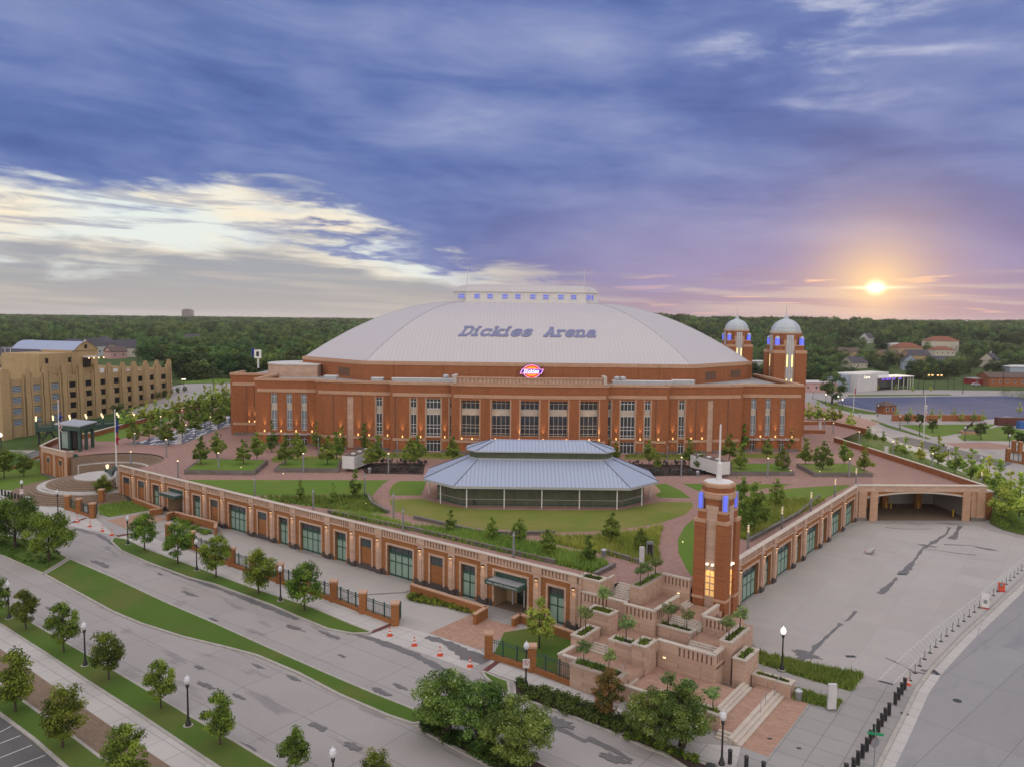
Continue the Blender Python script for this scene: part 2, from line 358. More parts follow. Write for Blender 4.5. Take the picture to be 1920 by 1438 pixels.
# ------------------------------------------------------------------ mesh helpers
class MB:
    def __init__(s): s.v = []; s.f = []; s.mi = []; s.mats = []; s.uv = {}
    def _m(s, mat):
        if mat not in s.mats: s.mats.append(mat)
        return s.mats.index(mat)
    def poly(s, pts, mat, uv=None):
        b = len(s.v); s.v += [tuple(p) for p in pts]; s.f.append(tuple(range(b, b + len(pts)))); s.mi.append(s._m(mat))
        if uv: s.uv[len(s.f) - 1] = uv
        return s
    def prism(s, pts, z0, z1, mat, top=None, bottom=True):
        pts = [(p[0], p[1]) for p in pts]; a = sum(pts[i][0] * pts[(i + 1) % len(pts)][1] - pts[(i + 1) % len(pts)][0] * pts[i][1] for i in range(len(pts)))
        if a < 0: pts = pts[::-1]
        n = len(pts); b = len(s.v); s.v += [(x, y, z0) for x, y in pts] + [(x, y, z1) for x, y in pts]
        k = s._m(mat)
        for i in range(n):
            j = (i + 1) % n; s.f.append((b + i, b + j, b + n + j, b + n + i)); s.mi.append(k)
        s.f.append(tuple(range(b + n, b + 2 * n))); s.mi.append(s._m(top or mat))
        if bottom: s.f.append(tuple(range(b + n - 1, b - 1, -1))); s.mi.append(k)
        return s
    def box(s, x0, x1, y0, y1, z0, z1, mat, fr=None):
        c = [(x0, y0), (x1, y0), (x1, y1), (x0, y1)]
        if fr: c = [tuple((fr[0] + fr[1] * a + fr[2] * b))[:2] for a, b in c]
        return s.prism(c, z0, z1, mat)
    def tube(s, pts, rad, mat, n=8, cap=True):
        pts = [Vector(p) for p in pts]; rad = rad if isinstance(rad, (list, tuple)) else [rad] * len(pts); b = len(s.v); k = s._m(mat)
        for i, p in enumerate(pts):
            d = (pts[min(i + 1, len(pts) - 1)] - pts[max(i - 1, 0)]).normalized()
            u = d.cross(Vector((0, 0, 1)) if abs(d.z) < .95 else Vector((1, 0, 0))).normalized(); w = d.cross(u)
            for j in range(n):
                a = 2 * math.pi * j / n; s.v.append(tuple(p + u * (math.cos(a) * rad[i]) + w * (math.sin(a) * rad[i])))
        for i in range(len(pts) - 1):
            for j in range(n):
                j2 = (j + 1) % n; s.f.append((b + i * n + j, b + i * n + j2, b + (i + 1) * n + j2, b + (i + 1) * n + j)); s.mi.append(k)
        if cap:
            s.f.append(tuple(b + j for j in range(n))); s.mi.append(k); e = b + (len(pts) - 1) * n
            s.f.append(tuple(e + j for j in range(n - 1, -1, -1))); s.mi.append(k)
        return s
    def lathe(s, prof, mat, n=12, c=(0, 0, 0), rot=0.0):   # prof: (r, z)
        b = len(s.v); k = s._m(mat)
        for r, z in prof:
            for j in range(n):
                a = 2 * math.pi * (j + .0) / n + rot; s.v.append((c[0] + r * math.cos(a), c[1] + r * math.sin(a), c[2] + z))
        for i in range(len(prof) - 1):
            for j in range(n):
                j2 = (j + 1) % n; s.f.append((b + i * n + j, b + i * n + j2, b + (i + 1) * n + j2, b + (i + 1) * n + j)); s.mi.append(k)
        e = b + (len(prof) - 1) * n
        s.f.append(tuple(e + j for j in range(n))); s.mi.append(k); s.f.append(tuple(b + j for j in range(n - 1, -1, -1))); s.mi.append(k)
        return s
    def build(s, name, parent=None, smooth=False):
        me = bpy.data.meshes.new(name); me.from_pydata(s.v, [], s.f)
        for mn in s.mats: me.materials.append(MAT[mn])
        me.polygons.foreach_set('material_index', s.mi)
        if smooth: me.polygons.foreach_set('use_smooth', [True] * len(s.f))
        if s.uv:
            ul = me.uv_layers.new(name='run')
            for fi, uvs in s.uv.items():
                for li, q in zip(me.polygons[fi].loop_indices, uvs): ul.data[li].uv = q
        me.update()
        o = bpy.data.objects.new(name, me); COL.objects.link(o)
        if parent is not None:
            o.parent = parent; o.matrix_parent_inverse = Matrix.Translation(-Vector(parent.location)) if parent.location.length else Matrix()
        return o
def tag(o, label=None, cat=None, group=None, kind=None):
    if label: o['label'] = label
    if cat: o['category'] = cat
    if group: o['group'] = group
    if kind: o['kind'] = kind
    return o
def thing(name, label, cat, loc=(0, 0, 0), group=None):
    o = bpy.data.objects.new(name, None); COL.objects.link(o); o.location = loc; o.empty_display_size = .2
    return tag(o, label, cat, group)
def struct(mb, name): return tag(mb.build(name), kind='structure')
def dup(root, loc, rz=0.0, sc=1.0, label=None, group=None):
    c = root.copy(); COL.objects.link(c); c.location = loc; c.rotation_euler = (0, 0, rz); c.scale = (sc, sc, sc) if not isinstance(sc, tuple) else sc
    if label: c['label'] = label
    if group: c['group'] = group
    for ch in root.children:
        d = ch.copy(); COL.objects.link(d); d.parent = c
        for g in ch.children: e = g.copy(); COL.objects.link(e); e.parent = d
    return c
def inset(pts, d):
    pts = [Vector((p[0], p[1])) for p in pts]; n = len(pts)
    a = sum(pts[i].x * pts[(i + 1) % n].y - pts[(i + 1) % n].x * pts[i].y for i in range(n)); sg = 1 if a > 0 else -1
    out = []
    for i in range(n):
        e1 = (pts[i] - pts[i - 1]).normalized(); e2 = (pts[(i + 1) % n] - pts[i]).normalized()
        n1 = Vector((-e1.y, e1.x)) * sg; n2 = Vector((-e2.y, e2.x)) * sg; b = n1 + n2
        k = d / max(.35, 1 + n1.dot(n2)); out.append(pts[i] + b * k)
    return out
def smooth_pts(pts, closed=True, it=1):
    for _ in range(it):
        o = []
        n = len(pts)
        for i in range(n if closed else n - 1):
            a = Vector(pts[i]); b = Vector(pts[(i + 1) % n]); o += [a * .75 + b * .25, a * .25 + b * .75]
        pts = o
    return pts
def ss(a, b, x):
    t = min(1, max(0, (x - a) / (b - a))); return t * t * (3 - 2 * t)
def sheet(name, pts, z, mat, px=True, thick=None):
    q = PP(pts, z) if px else pts
    m = MB()
    if thick: m.prism(q, z - thick, z, mat)
    else:
        a = sum(q[i][0] * q[(i + 1) % len(q)][1] - q[(i + 1) % len(q)][0] * q[i][1] for i in range(len(q)))
        m.poly([(p[0], p[1], z) for p in (q if a > 0 else q[::-1])], mat)
    return struct(m, name)
def island(name, kname, pts, mat, z=.13, w=.28, px=True, z0=-.02):   # a kerb with ground inside it
    q = PP(pts, z) if px else pts
    struct(MB().prism(q, z0, z, 'kerb_stone'), kname)
    q2 = inset(q, w)
    return sheet(name, [(p.x, p.y) for p in q2], z + .012, mat, px=False), q2
ORD = 'first second third fourth fifth sixth seventh eighth ninth tenth eleventh twelfth thirteenth fourteenth fifteenth sixteenth seventeenth eighteenth nineteenth twentieth'.split()
TENS = {20: 'twenty', 30: 'thirty', 40: 'forty'}
def nth(i):
    return ORD[i] if i < 20 else TENS[(i + 1) // 10 * 10] + ('-' + ORD[(i + 1) % 10 - 1] if (i + 1) % 10 else '') if (i + 1) % 10 else 'thirtieth'

# ------------------------------------------------------------------ terrain
def TZ(x, y):
    w = ss(-150, 150, x)
    l = 8.2 * ss(205, 285, y) * ss(-40, -75, x) * (1 - ss(285, 330, y)) + 8.2 * ss(285, 330, y) + 12 * ss(450, 2000, y)
    r = 30 * ss(400, 1150, y) + (4 * math.sin(x * .0055 + 1) + 2.2 * math.sin(x * .016)) * ss(600, 1000, y)
    z = l * (1 - w) + r * w
    if y < 330 and x > -40: z = 0
    return z
def PT(px, py, dz=0.0):      # onto the terrain
    z = 0
    for _ in range(25):
        q = P(px, py, z + dz); z2 = TZ(q.x, min(q.y, 6000)); z = z * .5 + z2 * .5
        if z > 33: z = 33
    q = P(px, py, z + dz); return Vector((q.x, q.y, z + dz))
m = MB()
xs = [-6000, -3500, -2000, -1200, -800, -600, -450] + list(range(-350, 351, 25)) + [450, 600, 800, 1200, 2000, 3500, 6000]
ys = [-300, 0] + list(range(25, 351, 25)) + [400, 450, 500, 600, 700, 800, 950, 1100, 1300, 1600, 2000, 3000, 5000, 9000]
for y in ys:
    for x in xs: m.v.append((x, y, TZ(x, y) - .15))
nx = len(xs)
for j in range(len(ys) - 1):
    for i in range(nx - 1):
        a = j * nx + i; m.f.append((a, a + 1, a + nx + 1, a + nx)); m.mi.append(m._m('far_ground'))
struct(m, 'ground')

# ------------------------------------------------------------------ the ground: roads, walks, verges
sheet('street_pavement', [(-230, 22), (150, 22), (150, 200), (-230, 200)], 0.0, 'road_concrete', px=False)
sheet('far_road_pavement', [(151, 40), (151, 200), (24, 201), (24, 330), (60, 470), (420, 500), (420, 60)], 0.0, 'road_concrete', px=False)
# right-hand street, darker
kerbR = [(1652, 1436), (1687, 1367), (1722, 1294), (1749, 1256), (1806, 1196), (1858, 1148), (1919, 1091)]
q = PP(kerbR); far = q[-1] + (q[-1] - q[-2]).normalized() * 45
q0 = q[0] + (q[0] - q[1]).normalized() * 12
edge = [q0] + q + [far]
sheet('right_street', [(p.x, p.y) for p in edge] + [(far.x + 60, far.y - 40), (120, 40), (q0.x + 40, q0.y - 10)], .004, 'asphalt_concrete', px=False)
m = MB()
for a, b in zip(edge[:-1], edge[1:]):
    d = (b - a).normalized(); n = Vector((-d.y, d.x, 0))
    m.prism([a, b, b + n * .32, a + n * .32], 0, .12, 'kerb_stone'); 
struct(m, 'kerb')
gut = MB()
for a, b in zip(edge[:-1], edge[1:]):
    d = (b - a).normalized(); n = Vector((d.y, -d.x, 0)); gut.poly([(a.x, a.y, .008), (a.x + n.x * .9, a.y + n.y * .9, .008), (b.x + n.x * .9, b.y + n.y * .9, .008), (b.x, b.y, .008)], 'walk_concrete')
struct(gut, 'gutter')
# loading court
sheet('court_pavement', [(1398, 1128), (1500, 1054), (1590, 992), (1622, 981), (1825, 984), (1860, 996), (1919, 1010), (1990, 1010), (1919, 1075), (1858, 1135), (1806, 1182), (1749, 1242), (1718, 1282), (1650, 1275), (1618, 1264), (1423, 1221), (1390, 1165)], .005, 'court_concrete')
# corner plaza by the bollards
sheet('corner_plaza', [(1596, 1295), (1650, 1277), (1720, 1288), (1684, 1366), (1650, 1436), (1640, 1470), (1380, 1470), (1389, 1396), (1451, 1355), (1500, 1290)], .006, 'tile_concrete')
sheet('entry_paving', [(1389, 1399), (1441, 1418), (1521, 1312), (1474, 1300)], .010, 'pink_paving')
for pts in ([(1423, 1221), (1481, 1237), (1573, 1257), (1618, 1264), (1596, 1295), (1489, 1264), (1423, 1242)], [(1489, 1290), (1579, 1314), (1566, 1329), (1489, 1310)]):
    sheet('verge', pts, .05, 'verge', thick=.06)
# upper road islands
V1 = [(207, 1014), (211, 1008), (217, 1006), (240, 1010), (275, 1027), (400, 1073), (479, 1102), (587, 1137), (660, 1168), (699, 1183), (690, 1186), (660, 1187), (613, 1178), (561, 1157), (509, 1134), (452, 1113), (400, 1094), (350, 1081), (275, 1053), (225, 1031)]
island('kerb_verge_lawn', 'kerb', V1, 'verge')
MED = [(132, 1046), (212, 1080), (312, 1127), (406, 1167), (499, 1209), (608, 1257), (700, 1296), (778, 1327), (806, 1343), (811, 1352), (773, 1356), (725, 1340), (634, 1301), (556, 1260), (478, 1227), (417, 1211), (338, 1192), (260, 1167), (208, 1145), (146, 1111), (82, 1076)]
island('median_lawn', 'kerb', MED, 'verge')
BED1 = [(-60, 1008), (0, 1000), (60, 1012), (107, 1032), (130, 1044), (80, 1075), (0, 1040), (-60, 1014)]
island('shrub_bed', 'kerb', BED1, 'verge')
BED2 = [(774, 1358), (813, 1354), (870, 1372), (940, 1396), (1010, 1425), (1060, 1450), (960, 1462), (899, 1426), (840, 1396)]
island('median_bed', 'kerb', BED2, 'mulch')
V2 = [(-40, 1110), (0, 1129), (91, 1182), (182, 1234), (273, 1288), (365, 1343), (443, 1387), (499, 1421), (560, 1458), (440, 1462), (406, 1438), (365, 1411), (260, 1340), (156, 1273), (78, 1221), (0, 1171), (-40, 1150)]
island('lower_verge_lawn', 'kerb', V2, 'verge')
sheet('lower_walk', [(-40, 1150), (0, 1171), (78, 1221), (156, 1273), (260, 1340), (365, 1411), (406, 1438), (440, 1464), (370, 1470), (323, 1438), (224, 1372), (115, 1296), (0, 1215), (-40, 1190)], .06, 'walk_concrete', thick=.06)
sheet('paver_strip', [(-40, 1190), (0, 1215), (115, 1296), (224, 1372), (323, 1438), (370, 1470), (280, 1475), (193, 1418), (128, 1369), (83, 1338), (36, 1304), (0, 1276), (-40, 1248)], .055, 'tan_paving', thick=.06)
V3 = [(-40, 1248), (0, 1276), (36, 1304), (83, 1338), (128, 1369), (193, 1418), (250, 1460), (150, 1466), (120, 1438), (60, 1385), (0, 1340), (-40, 1310)]
island('tree_strip_lawn', 'kerb', V3, 'verge')
sheet('parking_lot', [(-60, 1300), (-40, 1310), (0, 1340), (60, 1385), (120, 1438), (150, 1466), (0, 1500), (-80, 1480)], .007, 'lot_asphalt')
m = MB()
for a, b in (((0, 1372), (22, 1360)), ((0, 1393), (39, 1378)), ((-20, 1428), (60, 1396)), ((24, 1438), (85, 1415)), ((60, 1460), (112, 1436))):
    p, r = P(*a, .012), P(*b, .012); d = (r - p).normalized(); n = Vector((-d.y, d.x, 0)) * .06
    m.poly([p - n, r - n, r + n, p + n], 'road_paint')
struct(m, 'parking_lines')
# front walk and yard
sheet('front_walk', [(217, 1004), (262, 1000), (330, 1022), (434, 1062), (520, 1092), (621, 1127), (681, 1149), (741, 1171), (700, 1184), (660, 1169), (587, 1138), (479, 1103), (400, 1074), (275, 1028)], .05, 'walk_concrete', thick=.05)
sheet('yard_pavement', [(300, 1000), (330, 990), (400, 990), (434, 998), (531, 1026), (651, 1062), (768, 1095), (890, 1150), (805, 1187), (745, 1172), (621, 1127), (434, 1061)], .006, 'court_concrete')
sheet('drive_apron', [(699, 1186), (745, 1172), (805, 1187), (900, 1218), (915, 1232), (880, 1256), (840, 1240), (760, 1213), (690, 1195)], .008, 'walk_concrete')
sheet('entrance_paving', [(805, 1186), (881, 1152), (973, 1175), (900, 1217)], .012, 'pink_paving')
sheet('entrance_paving', [(200, 975), (272, 961), (317, 972), (250, 990), (240, 992)], .012, 'pink_paving')
for pts in ([(691, 1184), (699, 1186), (738, 1171), (731, 1168)], [(904, 1256), (914, 1259), (938, 1241), (929, 1238)], [(133, 978), (160, 970), (164, 971), (137, 980)], [(222, 1006), (248, 1001), (244, 999), (216, 1003)]):
    sheet('warning_strip', pts, .056, 'red_paving')
G1 = [(901, 1257), (908, 1256), (930, 1266), (955, 1275), (957, 1302), (926, 1284), (908, 1268)]
island('corner_lawn', 'kerb', G1, 'verge')
sheet('corner_walk', [(919, 1236), (997, 1262), (1075, 1290), (1200, 1345), (1300, 1392), (1389, 1399), (1380, 1440), (1300, 1420), (1209, 1375), (1100, 1318), (1000, 1284), (960, 1274), (915, 1258)], .05, 'walk_concrete', thick=.05)
HB = [(962, 1276), (1000, 1284), (1100, 1318), (1200, 1360), (1204, 1375), (1155, 1376), (1065, 1340), (992, 1314), (962, 1303)]
island('hedge_bed', 'kerb', HB, 'mulch')
island('tree_bed', 'kerb', [(1160, 1378), (1206, 1378), (1290, 1415), (1345, 1440), (1320, 1462), (1243, 1412), (1209, 1400)], 'mulch')
sheet('garden_lawn', [(945, 1185), (985, 1178), (1020, 1175), (1072, 1185), (1075, 1282), (1000, 1252), (925, 1228)], .045, 'verge', thick=.05)
# left corner
sheet('corner_lawn', [(-60, 850), (20, 845), (78, 868), (100, 893), (60, 915), (20, 918), (-60, 912)], .06, 'lawn', thick=.08)
sheet('lawn', [(95, 941), (120, 932), (140, 938), (150, 945), (140, 958), (124, 953)], .06, 'verge', thick=.08)
sheet('planting_bed', [(183, 952), (190, 943), (248, 934), (282, 955), (225, 965), (204, 968), (186, 963)], .06, 'lawn', thick=.08)
sheet('bollard_walk', [(-40, 918), (20, 920), (60, 935), (180, 972), (215, 1004), (130, 985), (60, 958), (-40, 925)], .05, 'walk_concrete', thick=.05)
# grass bank beside the slanted retaining wall
bank_in = [(1565, 819), (1590, 830), (1640, 848), (1700, 869), (1760, 888), (1845, 912)]
m = MB()
bo = [(1600, 803), (1626, 807), (1691, 841), (1748, 863), (1804, 884), (1868, 912)]
bi = [P(a, b, 5.6) for a, b in bank_in]
for i, w in enumerate(bi): bi[i] = Vector((w.x, w.y, 3.6 + .3 * math.sin(i)))
bo = [P(*k, .1) for k in bo]
bm_ = [(a + b) * .5 + Vector((0, 0, .35)) for a, b in zip(bi, bo)]
for r0, r1 in ((bi, bm_), (bm_, bo)):
    for i in range(5): m.poly([r0[i], r1[i], r1[i + 1], r0[i + 1]], 'verge')
m.poly([bo[5], P(1920, 940, .1), P(1985, 985, .1), P(1925, 1003, .1), P(1880, 992, .1), P(1856, 980, .15), P(1862, 950, 2.2)], 'verge')
struct(m, 'grass_bank')
sheet('bank_walk', [(1790, 872), (1830, 890), (1900, 922), (1990, 968), (1990, 990), (1920, 950), (1868, 918), (1800, 884), (1748, 862), (1640, 812), (1650, 812)], .03, 'walk_concrete', thick=.03)
# park across the far road
sheet('park_lawn', [(1684, 796), (1868, 795), (1853, 803), (1763, 818), (1748, 818), (1716, 806)], .03, 'lawn', thick=.03)
sheet('park_lawn', [(1795, 817), (1870, 800), (1885, 798), (1920, 807), (1990, 820), (1990, 828), (1804, 825)], .03, 'lawn', thick=.03)
sheet('road_verge', [(1633, 785), (1671, 798), (1688, 803), (1746, 822), (1740, 823), (1665, 801), (1635, 789)], .03, 'verge', thick=.03)
sheet('road_verge', [(1525, 747), (1568, 757), (1600, 765), (1645, 773), (1642, 777), (1600, 774), (1560, 764)], .03, 'verge', thick=.03)
sheet('blue_parking_lot', [(1568, 755), (1588, 745), (1888, 742), (1990, 752), (1990, 790), (1885, 780), (1860, 786), (1840, 786), (1838, 777), (1676, 778), (1646, 772)], .012, 'blue_asphalt')
m = MB(); lotp = [tuple(q)[:2] for q in PP([(1590, 746), (1888, 743), (1990, 753), (1990, 788), (1885, 778), (1840, 784), (1838, 776), (1676, 777), (1646, 771), (1572, 756)])]
def inpoly(p, poly):
    c = False
    for i in range(len(poly)):
        a, b = poly[i], poly[i - 1]
        if (a[1] > p[1]) != (b[1] > p[1]) and p[0] < (b[0] - a[0]) * (p[1] - a[1]) / (b[1] - a[1]) + a[0]: c = not c
    return c
for k in range(22):
    for j in range(60):
        p0, p1 = P(1560 + j * 7.2, 738 + k * 2.3 + j * .13, .03), P(1560 + j * 7.2 + 6.3, 738 + k * 2.3 + j * .13 + .11, .03)
        if inpoly(p0, lotp) and inpoly(p1, lotp): m.poly([p0, p1, p1 + Vector((0, .45, 0)), p0 + Vector((0, .45, 0))], 'faded_paint')
struct(m, 'parking_lines')
sheet('lot_verge', [(1590, 740), (1780, 739), (1785, 741), (1590, 743)], .03, 'verge', thick=.03)
sheet('clinic_lawn', [(1693, 721), (1728, 722), (1732, 726), (1712, 728)], .03, 'lawn', thick=.03)
sheet('road_crossing', [(1660, 822), (1700, 818), (1830, 850), (1900, 868), (1880, 876), (1800, 857)], .014, 'lot_asphalt')
sheet('plaza_ring', [(1770, 830), (1850, 829), (1900, 835), (1880, 842), (1800, 840)], .014, 'brick_paving')
# left background lot and meadow, draped on the rise
def drape(name, pts, mat, dz=.12):
    q = [PT(a, b) for a, b in pts]; m = MB(); m.poly([(p.x, p.y, TZ(p.x, p.y) + dz) for p in q][::-1], mat); struct(m, name)
drape('back_lot', [(318, 728), (345, 722), (440, 720), (450, 745), (380, 752), (330, 757)], 'road_concrete', .5)
drape('meadow', [(330, 718), (400, 712), (440, 711), (440, 719), (345, 721)], 'lawn', .4)
drape('garage_road', [(240, 775), (325, 742), (400, 738), (440, 738), (330, 764), (262, 786)], 'road_concrete', .5)

# ------------------------------------------------------------------ the podium deck
DK = 5.2; ZT = 6.4
L0, L1 = P(222.5, 871, ZT), P(1092, 1080, ZT)
R0, R1 = P(1400, 1033, ZT), P(1608.5, 909, ZT)
A1 = P(1850, 910, ZT)
C0 = Vector((16.64, 79.17, 0)); _t = R(37.2)
EA = Vector((-math.cos(_t), math.sin(_t), 0)); EB = Vector((math.sin(_t), math.cos(_t), 0))
FR = (C0, EA, EB)
def ab(a, b, z=0): v = C0 + EA * a + EB * b; return Vector((v.x, v.y, z))
K0 = P(78, 836, ZT); K1 = P(136, 845, ZT)
wl = (L0 - L1).normalized(); wl.z = 0; wn = Vector((wl.y, -wl.x, 0))
if wn.y < 0: wn = -wn         # into the deck
SCc = (Vector((K1.x, K1.y, 0)) + Vector((L0.x, L0.y, 0))) * .5 + wn * 1.5
rS = (Vector((L0.x, L0.y, 0)) - SCc).length
a0 = math.atan2(L0.y - SCc.y, L0.x - SCc.x); a1 = math.atan2(K1.y - SCc.y, K1.x - SCc.x)
if a1 < a0: a1 += 2 * math.pi
arc = [(SCc.x + rS * math.cos(a0 + (a1 - a0) * i / 20), SCc.y + rS * math.sin(a0 + (a1 - a0) * i / 20)) for i in range(21)]
rw = [P(76, 835, ZT), P(108, 820, ZT), P(172, 810, ZT), P(262, 786, ZT), P(410, 746, ZT)]
sw = [P(1843, 908, ZT), P(1760, 880, ZT), P(1640, 842, ZT), P(1565, 819, ZT)]
deck = [(p.x, p.y) for p in [A1, R1, R0, ab(-.6, 11.3)]] + [tuple(ab(a, b))[:2] for a, b in ((.9, 7.3), (4.3, 7.1), (4.3, 7.9), (5.6, 7.9), (5.7, 4.2), (8.2, 4.2), (8.3, .3))] + [(L1.x, L1.y)] + arc + [(p.x, p.y) for p in [K0] + rw[1:]] + [(-85, 335), (110, 335), (112, 235), (sw[3].x, sw[3].y), (sw[2].x, sw[2].y), (sw[1].x, sw[1].y)]
def fill(pts, z, mat, name):
    m = MB(); a = sum(pts[i][0] * pts[(i + 1) % len(pts)][1] - pts[(i + 1) % len(pts)][0] * pts[i][1] for i in range(len(pts)))
    m.poly([(p[0], p[1], z) for p in (pts if a > 0 else pts[::-1])], mat); return struct(m, name)
fill(deck, DK, 'brick_paving', 'plaza_paving')
z = DK + .012
LAWNS = [('lawn', [(350, 899), (729, 899.5), (716, 908), (708, 917), (699, 928), (475, 928), (440, 921), (395, 909)]),
 ('lawn', [(735, 910), (742, 904), (750, 901), (800, 901), (789, 928), (729, 928), (731, 918)]),
 ('lawn_dry', [(729, 936), (789, 934), (856, 950), (900, 954), (1040, 956), (1165, 955), (1238, 940), (1298, 941), (1299, 950), (1286, 963), (1238, 980), (1144, 994.6), (1040, 997), (900, 990), (777, 970), (738, 956)]),
 ('lawn', [(1217, 909), (1248, 906), (1275, 918), (1295, 933), (1234, 932)]),
 ('lawn', [(1280, 906), (1490, 907), (1440, 914), (1402, 922), (1330, 926), (1305, 918)]),
 ('lawn', [(1403, 933), (1440, 924), (1480, 915), (1540, 911), (1597, 908), (1548, 934)]),
 ('lawn', [(1300, 972), (1284, 986), (1271, 1010), (1272, 1035), (1285, 1062), (1296, 1079), (1300, 1078), (1302, 1000)])]
for mt, pts in LAWNS: sheet('lawn', pts, z, mt)
BEDS = {'west': [(488, 931), (692, 929), (705, 944), (728, 962), (690, 962), (600, 951), (520, 940)],
 'parapet': [(616, 963), (690, 966), (780, 989), (902, 999), (999, 1019), (1050, 1034), (1103, 1042), (1142, 1058), (1113, 1073), (1030, 1055), (884, 1021), (780, 996)],
 'middle': [(1010, 1004), (1050, 1008), (1150, 1005), (1243, 988), (1236, 1005), (1232, 1030), (1238, 1052), (1197, 1055), (1137, 1040), (1085, 1028), (1040, 1019)],
 'tower': [(1400, 938), (1546, 937), (1530, 946), (1495, 966), (1440, 995), (1400, 1012), (1386, 1008), (1385, 945)],
 'corner': [(1120, 1056), (1144, 1058), (1118, 1076), (1100, 1070)]}
for k, pts in BEDS.items(): sheet('planting_bed', pts, z + .01, 'lawn' if k != 'corner' else 'lawn')
# raised lawns with low stone fronts
RB = [('raised lawn at the west end of the plaza row', [(345, 881), (375, 859), (503, 862), (478, 882.5)]), ('raised lawn left of the white trailer', [(514, 877), (538, 860), (641, 860), (636, 878)]),
      ('raised lawn right of the second trailer', [(1368, 884), (1368, 868), (1467, 868), (1490, 884)]), ('easternmost raised lawn by the slanted wall', [(1527, 886), (1493, 868), (1593, 868), (1637, 886)])]
for lb, pts in RB:
    q = PP(pts, 6.0)
    t = thing('raised_bed', 'grey stone edged ' + lb, 'raised bed', tuple(sum((p for p in q), Vector()) / 4 - Vector((0, 0, .8))), 'raised lawns along the plaza')
    MB().prism(q, DK, 6.0, 'grey_stone').build('retaining_wall', t)
    q2 = inset(q, .5); MB().prism(q2, 5.9, 6.02, 'lawn').build('turf', t)
for pts in ([(676, 867), (797, 868), (794, 889), (684, 887)], [(1180, 869), (1290, 871), (1325, 890), (1195, 893)]):
    sheet('mulch_court', pts, z, 'mulch')
sheet('pavilion_apron', [(795, 925), (800, 903), (1225, 905), (1240, 921), (1165, 951), (1040, 951), (900, 949), (860, 946)], z + .004, 'pink_paving')
sheet('garden_lawn', [(172, 811), (262, 787), (330, 770), (345, 776), (300, 797), (215, 827), (180, 827)], z, 'lawn')
def skate():
    n = NT('speckled_paving', .6, .4)
    a = n.noise(.55, 3, .5, stretch=(1.6, .5, 1), rot=.5)
    n.col(n.mix(n.rng(a, .52, .58), (.075, .085, .12), (.55, .53, .52)))
skate()
sheet('speckled_court', [(233, 832), (262, 828), (300, 815), (350, 800), (400, 787), (438, 777), (440, 794), (400, 808), (345, 831), (300, 834)], z, 'speckled_paving')
for pts in ([(510, 866), (640, 867), (640, 857), (515, 855)], [(690, 858), (870, 860), (870, 849), (700, 848)], [(1170, 860), (1330, 862), (1325, 852), (1175, 851)], [(1395, 858), (1470, 858), (1470, 850), (1395, 850)]):
    sheet('foundation_bed', pts, DK + .02, 'lawn_dry')

# ------------------------------------------------------------------ podium walls
class Frame:           # s along the wall, d outward, z up
    def __init__(s, p0, p1, cam=Vector((0, 0, 0))):
        s.o = Vector((p0.x, p0.y)); e = Vector((p1.x, p1.y)) - s.o; s.len = e.length; s.e = e.normalized(); s.n = Vector((s.e.y, -s.e.x))
        if s.n.dot(Vector((cam.x, cam.y)) - s.o) < 0: s.n = -s.n
    def xy(s, a, d): v = s.o + s.e * a + s.n * d; return (v.x, v.y)
    def at(s, a, d, z): v = s.o + s.e * a + s.n * d; return Vector((v.x, v.y, z))
    def box(s, m, s0, s1, d0, d1, z0, z1, mat): m.prism([s.xy(s0, d0), s.xy(s1, d0), s.xy(s1, d1), s.xy(s0, d1)], z0, z1, mat); return m
    def sof(s, px, py, z):  # s of the pixel ray met with the wall plane
        d = ray(px, py); o2 = s.o
        t = (o2.dot(s.n)) / (d.x * s.n.x + d.y * s.n.y); return (Vector((d.x * t, d.y * t)) - o2).dot(s.e)
LIGHTS = []
def spot(parent, loc, dirv, power, col=(1, .62, .25), ang=70):
    l = bpy.data.lights.new('lamp_light', 'SPOT'); l.energy = power * .7; l.color = col; l.spot_size = R(ang); l.spot_blend = .8; l.shadow_soft_size = .06
    o = bpy.data.objects.new('lamp_light', l); COL.objects.link(o); o.location = loc; o.rotation_euler = Vector(dirv).to_track_quat('-Z', 'Y').to_euler()
    if parent: o.parent = parent; o.matrix_parent_inverse = parent.matrix_world.inverted() if False else (Matrix.Translation(-Vector(parent.location)) if parent.location.length else Matrix())
    return o

